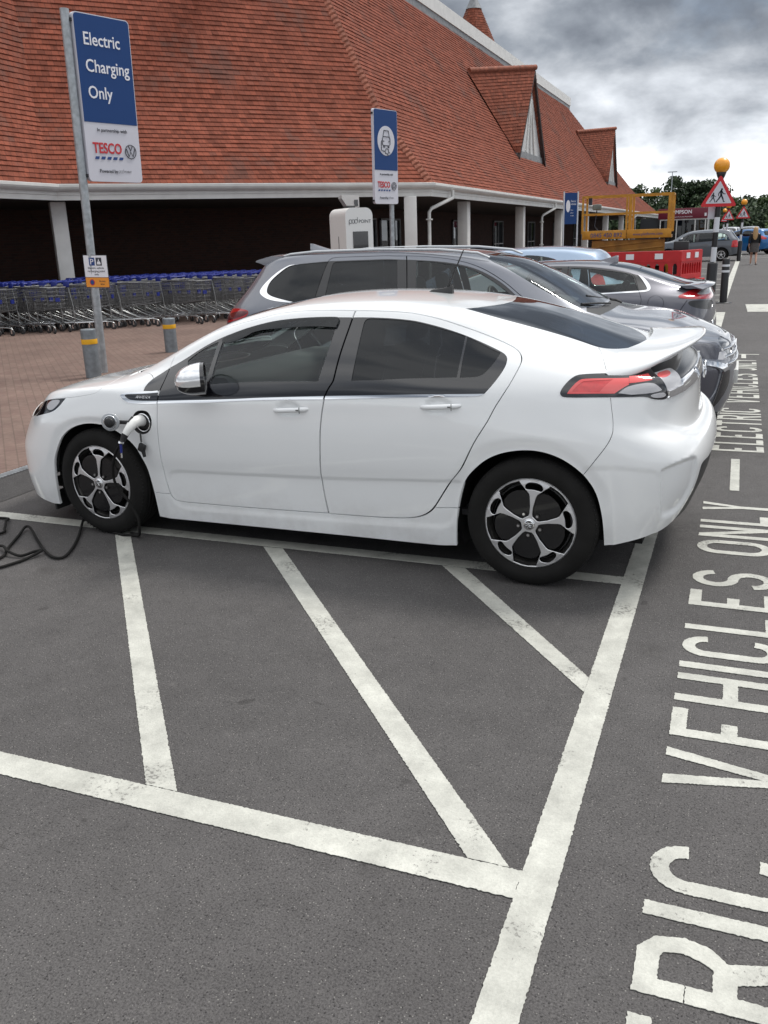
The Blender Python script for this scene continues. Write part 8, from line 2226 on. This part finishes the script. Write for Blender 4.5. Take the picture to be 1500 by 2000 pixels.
def build_street():
    street_mats()
    r1, up = big_sign((-8.43, 10.30, 0), .021, (-8.285, 10.33, 2.585), (.30, .95, 0), 'tall sign reading Electric Charging Only on a post between the trolleys and the white car', 'text')
    # small plate clamped on the post
    pk = thing('parking_plate', (-8.43, 10.30, 1.2), 'small white and orange parking plate halfway up the tall sign post', 'sign')
    Mt = frame((-.045, -.078, .005), (.955, .28, .0), (-.03, 0, 1), (.28, -.955, 0)); Mt = Mt @ Mx(rz=R(-2))
    a = MB(); a.prism(roundrect(-.0, .135, .33, .425, .008), .004, M['text_white'], Mt); pl = a.build('white_plate', None, pk)
    b = MB(); b.prism(roundrect(0.0, 0, .33, .13, .008), .004, mat('orange_plate', (.80, .30, .03), .45), Mt); b.build('orange_plate', None, pk)
    for (x0_, y0_, x1_, y1_) in ((0, .425, .33, .431), (0, .13, .33, .135), (-.006, 0, 0, .431), (.33, 0, .336, .431), (0, -.006, .33, 0)): a2 = MB(); a2.prism([(x0_, y0_), (x1_, y0_), (x1_, y1_), (x0_, y1_)], .006, M['ink_dark'], Mt); a2.build('plate_edge', None, pk)
    tx = MB(); Q = Mt @ Mx((0, 0, .005))
    tx.prism([(.075, .29), (.155, .29), (.155, .395), (.075, .395)], .002, M['ink_blue'], Q); text_mb(tx, 'P', .105, M['text_white'], Q @ Mx((.088, .305, .004)))
    tx.prism([(.175, .29), (.255, .29), (.255, .395), (.175, .395)], .002, M['ink_dark'], Q); tx.prism([(.19, .305), (.24, .305), (.24, .325), (.232, .345), (.198, .345), (.19, .325)], .001, M['text_white'], Q @ Mx((0, 0, .003))); tx.prism([(.205, .35), (.225, .35), (.215, .385)], .001, M['text_white'], Q @ Mx((0, 0, .003)))
    for i, s_ in enumerate(('Electric vehicle', 'recharging point', 'only')): text_mb(tx, s_, .038, M['ink_dark'], Q @ Mx((.165, .245-.042*i, .001)), align='CENTER', depth=.0008)
    for i, s_ in enumerate(('At any', 'time')): text_mb(tx, s_, .034, M['ink_dark'], Q @ Mx((.235, .072-.040*i, .001)), align='CENTER', depth=.0008)
    tx.prism([(.09+.036*math.cos(q), .065+.042*math.sin(q)) for q in np.linspace(0, 2*math.pi, 21)[:-1]], .001, M['ink_red'], Q); tx.prism([(.09+.026*math.cos(q), .065+.031*math.sin(q)) for q in np.linspace(0, 2*math.pi, 21)[:-1]], .001, M['ink_blue'], Q @ Mx((0, 0, .0015)))
    tx.build('lettering', None, pl)
    big_sign((-7.95, 20.80, 0), .012, (-8.06, 20.10, 2.50), (.31, .95, 0), 'charging sign with a car and plug symbol on a post behind the charging unit', 'symbol', True)
    bollard(-8.26, 9.87, .665, .104, 'steel bollard with a yellow band right beside the tall sign post')
    bollard(-8.85, 12.60, .535+.03, .104, 'steel bollard with a yellow band standing alone in front of the trolleys')
    # blue notice on two posts
    t = thing('notice_board', (-7.30, 42, 0), 'narrow blue notice board on two white posts in front of the colonnade', 'sign')
    ex = Vector((.75, .66, 0)).normalized(); Mt = frame((-.32, -.1, 0), ex, (0, 0, 1), ex.cross(Vector((0, 0, 1))))
    b = MB(); b.prism([(0, 2.08), (.62, 2.08), (.62, 3.42), (0, 3.42)], .03, M['sign_blue'], Mt); bp = b.build('board', None, t)
    for x in (-.05, .67): p = MB(); p.tube([Mt @ Vector((x, 0, .015)), Mt @ Vector((x, 3.47, .015))], .035, M['pole_white'], 10); p.build('post', None, t)
    x_ = MB(); Q = Mt @ Mx((0, 0, .034)); x_.prism([(.16+.11*math.cos(q), 2.85+.26*math.sin(q)) for q in np.linspace(0, 2*math.pi, 25)[:-1]], .003, M['text_white'], Q)
    for i, (s_, sz) in enumerate((('Electric', .12), ('vehicles', .12), ('', .1), ('Please', .07), ('park in', .07), ('the bays', .07))): 
        if s_: text_mb(x_, s_, sz, M['text_white'], Q @ Mx((.29, 3.02-.12*i, .001)), sx=.75)
    x_.build('lettering', None, bp)
    # charging unit
    c = thing('charging_unit', (-6.56, 15.7, 0), 'white rapid charging unit with rounded top standing behind the grey car', 'charger')
    ex = Vector((.66, .75, 0)).normalized(); nf = Vector((.75, -.66, 0)).normalized()
    Mt = frame((-.30, -.10, 0), ex, (0, 0, 1), nf)
    w, d, H = .56, .72, 2.28
    prof = [(0, .05), (w, .05), (w, H-.14)]+[(w-.14+.14*math.cos(R(q)), H-.14+.14*math.sin(R(q))) for q in (15, 30, 45, 60, 75, 90)]+[(.14+.14*math.cos(R(q)), H-.14+.14*math.sin(R(q))) for q in (90, 105, 120, 135, 150, 165, 180)]
    b = MB(); b.prism(prof, -d, M['white_plastic'], Mt); body = b.build('cabinet', None, c)
    s = MB(); s.box((.14, 1.30, .002), (.45, 1.86, .012), M['black_gloss'], Mt); s.build('screen', None, body)
    l = MB(); l.prism([(-.004, .1), (.001, .1), (.001, H-.5), (-.004, H-.5)], -.016, M['ink_dark'], Mt @ Mx((0, 0, -d*.45))); l.build('side_seam', None, body)
    lg = MB(); pod_logo(lg, .07, 2.04, .088, M['ink_dark'], Mt @ Mx((0, 0, .002))); lg.build('lettering', None, body)
    an = MB(); an.box((.2, H, -.5), (.36, H+.05, -.3), M['dark_grey'], Mt, bev=.01); an.build('aerial', None, body)
    ba = MB(); ba.box((-.05, 0, .05), (w+.05, .06, -d-.05), M['dark_grey'], Mt); ba.build('plinth', None, body)
    beacon(-.575, 20.25, 'nearest amber crossing beacon on its striped pole, above the grey fastback', 0)
    beacon(-.16, 51, 'crossing beacon with a warning triangle above the roof of the people carrier', R(4), board=False)
    beacon(-.99, 58, 'distant crossing beacon whose top is hidden behind the nearest triangle sign', R(20), board=False)
    beacon(-1.50, 74, 'farthest small crossing beacon left of the two distant triangle signs', R(35), board=False)
    t = thing('bollard', (-.335, 22.8, 0), 'black bollard with white bands at the crossing, right of the striped pole', 'bollard')
    b = MB(); b.lathe([(.085, 0), (.085, .98), (.07, 1.02), (.001, 1.03)], M['pole_black'], 20); b.build('tube', None, t)
    for zz in (.70, .83): k = MB(); k.lathe([(.088, zz), (.089, zz+.005), (.089, zz+.045), (.088, zz+.05)], M['pole_white'], 20); k.build('white_band', None, t)
    k = MB(); k.lathe([(.20, .001), (.20, .010), (.085, .016)], M['pole_black'], 24); k.build('base_plate', None, t)
    build_trolleys(); build_lift()
    barrier(-4.25, 31.9, R(2), 'long red plastic barrier facing the fastback, in front of the lift', 2.35)
    barrier(-1.88, 32.0, R(68), 'red plastic barrier seen end on at the right corner of the enclosure', 1.6)
    barrier(-6.3, 32.6, R(-4), 'red plastic barrier mostly hidden behind the pale blue hatchback', 2.0)
    build_kiosk(); build_woman()
    lp = thing('lamp_post', (-8.75, 120, 0), 'thin grey double headed lamp post in front of the distant trees', 'lamp post')
    b = MB(); b.tube([(0, 0, 0), (0, 0, 8.4)], [.10, .05], M['galv'], 10); b.build('post', None, lp)
    for sg in (-1, 1): h = MB(); h.box((0, -.1, 8.35), (sg*.55, .1, 8.45), M['galv']); h.build('lamp_head', None, lp)
# ------------------------------------------------------------------ trees beyond the car park
def leaf_mat(name, a, b_):
    m = bpy.data.materials.new(name); m.use_nodes = True; nt = m.node_tree; b = nt.nodes['Principled BSDF']
    at = _n(nt, 'ShaderNodeAttribute'); at.attribute_name = 'tone'
    mx = _n(nt, 'ShaderNodeMix', data_type='RGBA'); mx.inputs['A'].default_value = (*a, 1); mx.inputs['B'].default_value = (*b_, 1)
    nt.links.new(at.outputs['Fac'], mx.inputs['Factor']); nt.links.new(mx.outputs['Result'], b.inputs['Base Color']); b.inputs['Roughness'].default_value = .7
    b.inputs['Subsurface Weight'].default_value = 0
    return m

def tree(name, x, y, h, r, label, m, seed, z0=.22, n=1500, leaf=.42, group='trees beyond the car park', squash=1.0):
    rnd = random.Random(seed)
    t = thing(name, (x, y, 0), label, 'tree' if name != 'bush' else 'bush', group=group)
    tr = MB(); tr.tube([(0, 0, 0), (rnd.uniform(-.2, .2), 0, h*.3), (rnd.uniform(-.4, .4), 0, h*.7)], [h*.032, h*.024, h*.008], M['bark'], 8)
    blobs = []
    for k in range(11):
        a = rnd.uniform(0, 6.28); rr = r*rnd.uniform(.15, .72); zz = h*rnd.uniform(z0+.08, .86)
        lim = math.sin(min(1, (zz/h-z0)/(1-z0))*math.pi)**.5 if zz/h > z0 else .3
        bx, by = rr*math.cos(a)*lim, rr*math.sin(a)*lim
        br = r*rnd.uniform(.30, .50); blobs.append((bx, by, zz, br, rnd.random()))
        tr.tube([(0, 0, h*rnd.uniform(.22, .45)), (bx*.5, by*.5, zz*.75), (bx, by, zz)], [h*.012, h*.008, h*.003], M['bark'], 5)
    blobs.append((rnd.uniform(-.1, .1)*r, 0, h*.86, r*.34, .8)); blobs.append((0, 0, h*.55, r*.6, .4))
    tr.build('trunk', None, t)
    v = []; f = []; tone = []
    for k in range(n):
        bx, by, bz, br, bt = blobs[rnd.randrange(len(blobs))]
        while True:
            d = Vector((rnd.gauss(0, 1), rnd.gauss(0, 1), rnd.gauss(0, 1)))
            if d.length > .1: break
        d.normalize(); q = rnd.random()**.35
        c = Vector((bx, by, bz))+Vector((d.x*br*q, d.y*br*q, d.z*br*q*.85*squash)); c.z = max(c.z, h*z0*.8)
        nn = (d+Vector((rnd.gauss(0, .6), rnd.gauss(0, .6), rnd.gauss(0, .6)))).normalized()
        u = nn.orthogonal().normalized(); w = nn.cross(u); s = leaf*rnd.uniform(.5, 1.2)
        k0 = len(v)
        for a in (0, 1.3, 2.5, 3.8, 5.1):
            rr = s*rnd.uniform(.6, 1.1)*.6; v.append(tuple(c+u*math.cos(a)*rr+w*math.sin(a)*rr))
        f.append(tuple(range(k0, k0+5))); tv = min(1, max(0, bt*.5+rnd.random()*.5)); tone += [tv]*5
    me = bpy.data.meshes.new('crown'); me.from_pydata(v, [], f); me.materials.append(m)
    at = me.attributes.new('tone', 'FLOAT', 'POINT'); at.data.foreach_set('value', tone)
    o = bpy.data.objects.new('crown', me); COL.objects.link(o); o.parent = t

def build_trees():
    M['bark'] = mat('bark', (.06, .045, .03), .9)
    dark = leaf_mat('dark_leaves', (.012, .026, .010), (.040, .070, .022)); mid = leaf_mat('green_leaves', (.025, .050, .014), (.075, .115, .032)); light = leaf_mat('light_leaves', (.055, .10, .02), (.13, .19, .05)); dry = leaf_mat('olive_leaves', (.05, .055, .025), (.12, .12, .06))
    T = [(-25.5, 170, 10.5, 3.6, dark), (-21.5, 172, 10.3, 3.4, mid), (-18.0, 170, 9.7, 3.0, dark), (-15.2, 176, 9.3, 2.8, mid), (-12.3, 168, 11.0, 2.6, dark), (-10.0, 171, 10.0, 2.5, dark), (-7.0, 170, 10.2, 2.5, dark), (-5.0, 166, 8.6, 2.0, dark),
         (-4.0, 175, 9.4, 2.6, dry), (-1.6, 168, 6.6, 2.6, mid), (.6, 180, 6.9, 2.6, dark), (2.6, 170, 6.7, 2.6, mid), (5.2, 178, 7.0, 3.0, mid), (8.5, 172, 7.3, 3.2, dark), (-19.5, 178, 8.0, 3.2, mid), (-13.8, 180, 8.0, 3.0, dark), (-8.6, 181, 8.2, 3.0, mid), (-3.0, 184, 6.3, 3.0, mid), (12.5, 176, 7.5, 3.4, mid), (16.5, 174, 8, 3.4, dark), (-29.5, 175, 10.5, 3.8, mid)]
    places = ['farthest left of the wood, half behind the tiled roof', 'behind the end of the tiled roof', 'left of the thin lamp post', 'just right of the tiled roof end, behind the lamp post', 'tallest in the wood, right of the lamp post', 'over the maroon kiosk', 'between the kiosk and the amber beacon', 'directly behind the amber globe',
              'sparse and brownish, right of the amber globe', 'low and rounded, right of the striped pole', 'behind the distant beacons', 'above the walking woman', 'near the right edge of the picture', 'at the right edge of the picture', 'in the second rank behind the roof end', 'in the second rank over the kiosk', 'in the second rank left of the beacon', 'in the second rank right of the beacon', 'beyond the right edge', 'outermost on the right', 'outermost on the left behind the supermarket']
    nm = {id(dark): 'dark green', id(mid): 'mid green', id(dry): 'olive brown', id(light): 'bright green'}
    for i, (x, y, h, r, m) in enumerate(T):
        tree('broadleaf_tree', x, y, h, r*1.38, '%s tree %s' % (nm[id(m)], places[i]), m, 100+i, .06, 3300 if m is not dry else 800, .40 if m is not dry else .3)
    tree('bush', 4.0, 120, 3.0, 2.2, 'bright green bush above the parked vans at the right edge', light, 300, .02, 900, .3, group=None)
    tree('broadleaf_tree', -4.7, 105, 4.3, 2.3, 'light green small tree beside the kiosk behind the distant beacons', mid, 301, .05, 1300, .26)
    # understorey that reads as one dark mass
    rnd = random.Random(9); v = []; f = []; tone = []
    for k in range(15000):
        x = rnd.uniform(-34, 22); hh = 5.0+1.0*math.sin(x*.8)+.7*math.sin(x*2.3)-max(0, x+2)*.12
        z = hh*rnd.random()**.7; y = 163+rnd.uniform(-2, 12)+z*.4; s = rnd.uniform(.18, .5)
        nn = Vector((rnd.gauss(0, .6), rnd.gauss(-.6, .6), rnd.gauss(.5, .6))).normalized(); u = nn.orthogonal().normalized(); w = nn.cross(u); c = Vector((x, y, z)); k0 = len(v)
        for a in (0, 1.3, 2.5, 3.8, 5.1): v.append(tuple(c+u*math.cos(a)*s*.7+w*math.sin(a)*s*.7))
        f.append(tuple(range(k0, k0+5))); tone += [rnd.random()]*5
    me = bpy.data.meshes.new('hedgerow'); me.from_pydata(v, [], f); me.materials.append(dark)
    at = me.attributes.new('tone', 'FLOAT', 'POINT'); at.data.foreach_set('value', tone)
    o = bpy.data.objects.new('undergrowth', me); COL.objects.link(o); tag(o, 'dark undergrowth below the trees at the far side of the car park', 'undergrowth', None, 'stuff')
# ------------------------------------------------------------------ charging plug and its cable
def smooth_path(P, n=6):
    P = [Vector(p) for p in P]; out = []
    for i in range(len(P)-1):
        a = P[max(i-1, 0)]; b = P[i]; c = P[i+1]; d = P[min(i+2, len(P)-1)]
        for k in range(n):
            t = k/n
            out.append(.5*((2*b)+(c-a)*t+(2*a-5*b+4*c-d)*t*t+(3*b-a-3*c+d)*t**3))
    out.append(P[-1]); return out

def build_cable():
    t = thing('charging_cable', (-3.18, 4.18, .735), 'black charging cable with white plug pushed into the white hatchback, coiling over the tarmac', 'cable')
    inv = lambda P: [Vector(p)-Vector((-3.18, 4.18, .735)) for p in P]
    plug = [(-3.186, 4.200, .734), (-3.178, 4.150, .748), (-3.176, 4.115, .752), (-3.180, 4.080, .745), (-3.188, 4.050, .722), (-3.203, 4.026, .690)]
    b = MB(); pp = smooth_path(inv(plug), 5); n = len(pp)
    rr = [np.interp(i/(n-1), [0, .25, .55, .8, 1], [.031, .033, .031, .025, .020]) for i in range(n)]
    b.tube(pp, [float(x) for x in rr], M['white_plastic'], 18); b.build('plug', None, t)
    s = MB(); sp = inv([(-3.203, 4.026, .690), (-3.212, 4.019, .668), (-3.228, 4.012, .635)]); s.tube(sp, [.021, .017, .009], M['black_plastic'], 14)
    for k in range(4): q = Vector(sp[0]).lerp(Vector(sp[2]), .25+.2*k); s.tube([q, q+Vector((-.004, -.002, -.005))], .0185-.002*k, M['black_plastic'], 14)
    s.tube(inv([(-3.192, 4.052, .757), (-3.183, 4.085, .781)]), .008, M['black_plastic'], 8)
    s.build('strain_relief', None, t)
    hang = [(-3.228, 4.012, .635), (-3.286, 4.038, .590), (-3.337, 4.062, .519), (-3.369, 4.083, .449), (-3.379, 4.100, .380), (-3.362, 4.115, .320), (-3.315, 4.118, .266), (-3.279, 4.118, .205), (-3.254, 4.118, .149), (-3.262, 4.125, .085), (-3.30, 4.165, .030)]
    gr = [(-3.350, 4.190, .013), (-3.389, 4.192, .012), (-3.44, 4.182, .012), (-3.543, 4.215, .012), (-3.70, 4.300, .013), (-3.790, 4.325, .03), (-3.841, 4.315, .034), (-3.808, 4.25, .02), (-3.7, 4.091, .012), (-3.579, 3.891, .012), (-3.52, 3.744, .012), (-3.58, 3.726, .012), (-3.723, 3.812, .012), (-3.905, 3.952, .018), (-4.078, 4.088, .03), (-4.134, 4.104, .024), (-4.088, 4.001, .012), (-3.966, 3.779, .012), (-3.877, 3.621, .012),
          (-3.95, 3.42, .012), (-4.15, 3.45, .012), (-4.18, 3.65, .012), (-4.016, 3.764, .026), (-3.883, 3.692, .030), (-3.783, 3.684, .014), (-3.725, 3.734, .028), (-3.69, 3.76, .03), (-3.715, 3.667, .012), (-3.734, 3.567, .012), (-3.80, 3.46, .012), (-4.1, 3.3, .012), (-4.45, 3.5, .012), (-4.40, 3.80, .012), (-4.227, 3.982, .012), (-4.262, 4.06, .02), (-4.352, 4.164, .026), (-4.445, 4.252, .012), (-4.75, 4.18, .012), (-5.4, 3.9, .014), (-6.5, 4.2, .014), (-8.5, 5.6, .014)]
    c = MB(); c.tube(smooth_path(inv(hang+gr), 6), .0085, M['rubber'], 8); c.build('cable', None, t)
    k = MB()
    k.tube([Vector(p) for p in inv([(-3.216, 4.000, .655), (-3.218, 3.998, .645)])], .016, M['chrome'], 12); k.tube(inv([(-3.219, 3.998, .640), (-3.222, 3.998, .590)]), .007, M['trolley_blue'], 8); k.tube(inv([(-3.222, 3.998, .588), (-3.224, 3.998, .560)]), .005, M['chrome'], 8)
    k.build('key_tag', None, t)
    # tethered socket cap hanging under the charge port, part of the car
    cp = MB(); pts = [(.372+.004*math.sin(9*q), -.905-.004*math.cos(9*q), .672-.052*q/ (2*math.pi)*1.0) for q in np.linspace(0, 2*math.pi, 60)]
    cp.tube(pts, .0022, M['black_plastic'], 5)
    cp.box((-.022, -.012, -.034), (.022, .012, .014), M['black_plastic'], Mx((.384, -.915, .598), ry=R(25)), bev=.006); cp.tube([(.386, -.915, .57), (.392, -.915, .535)], [.012, .009], M['black_plastic'], 8)
    cp.build('socket_cap', None, hero)
make_camera(); make_world(); make_ground()
hero, hero_patch = build_hero()
car_paints(); build_other_cars()
build_supermarket(); build_street(); build_trees(); build_cable()
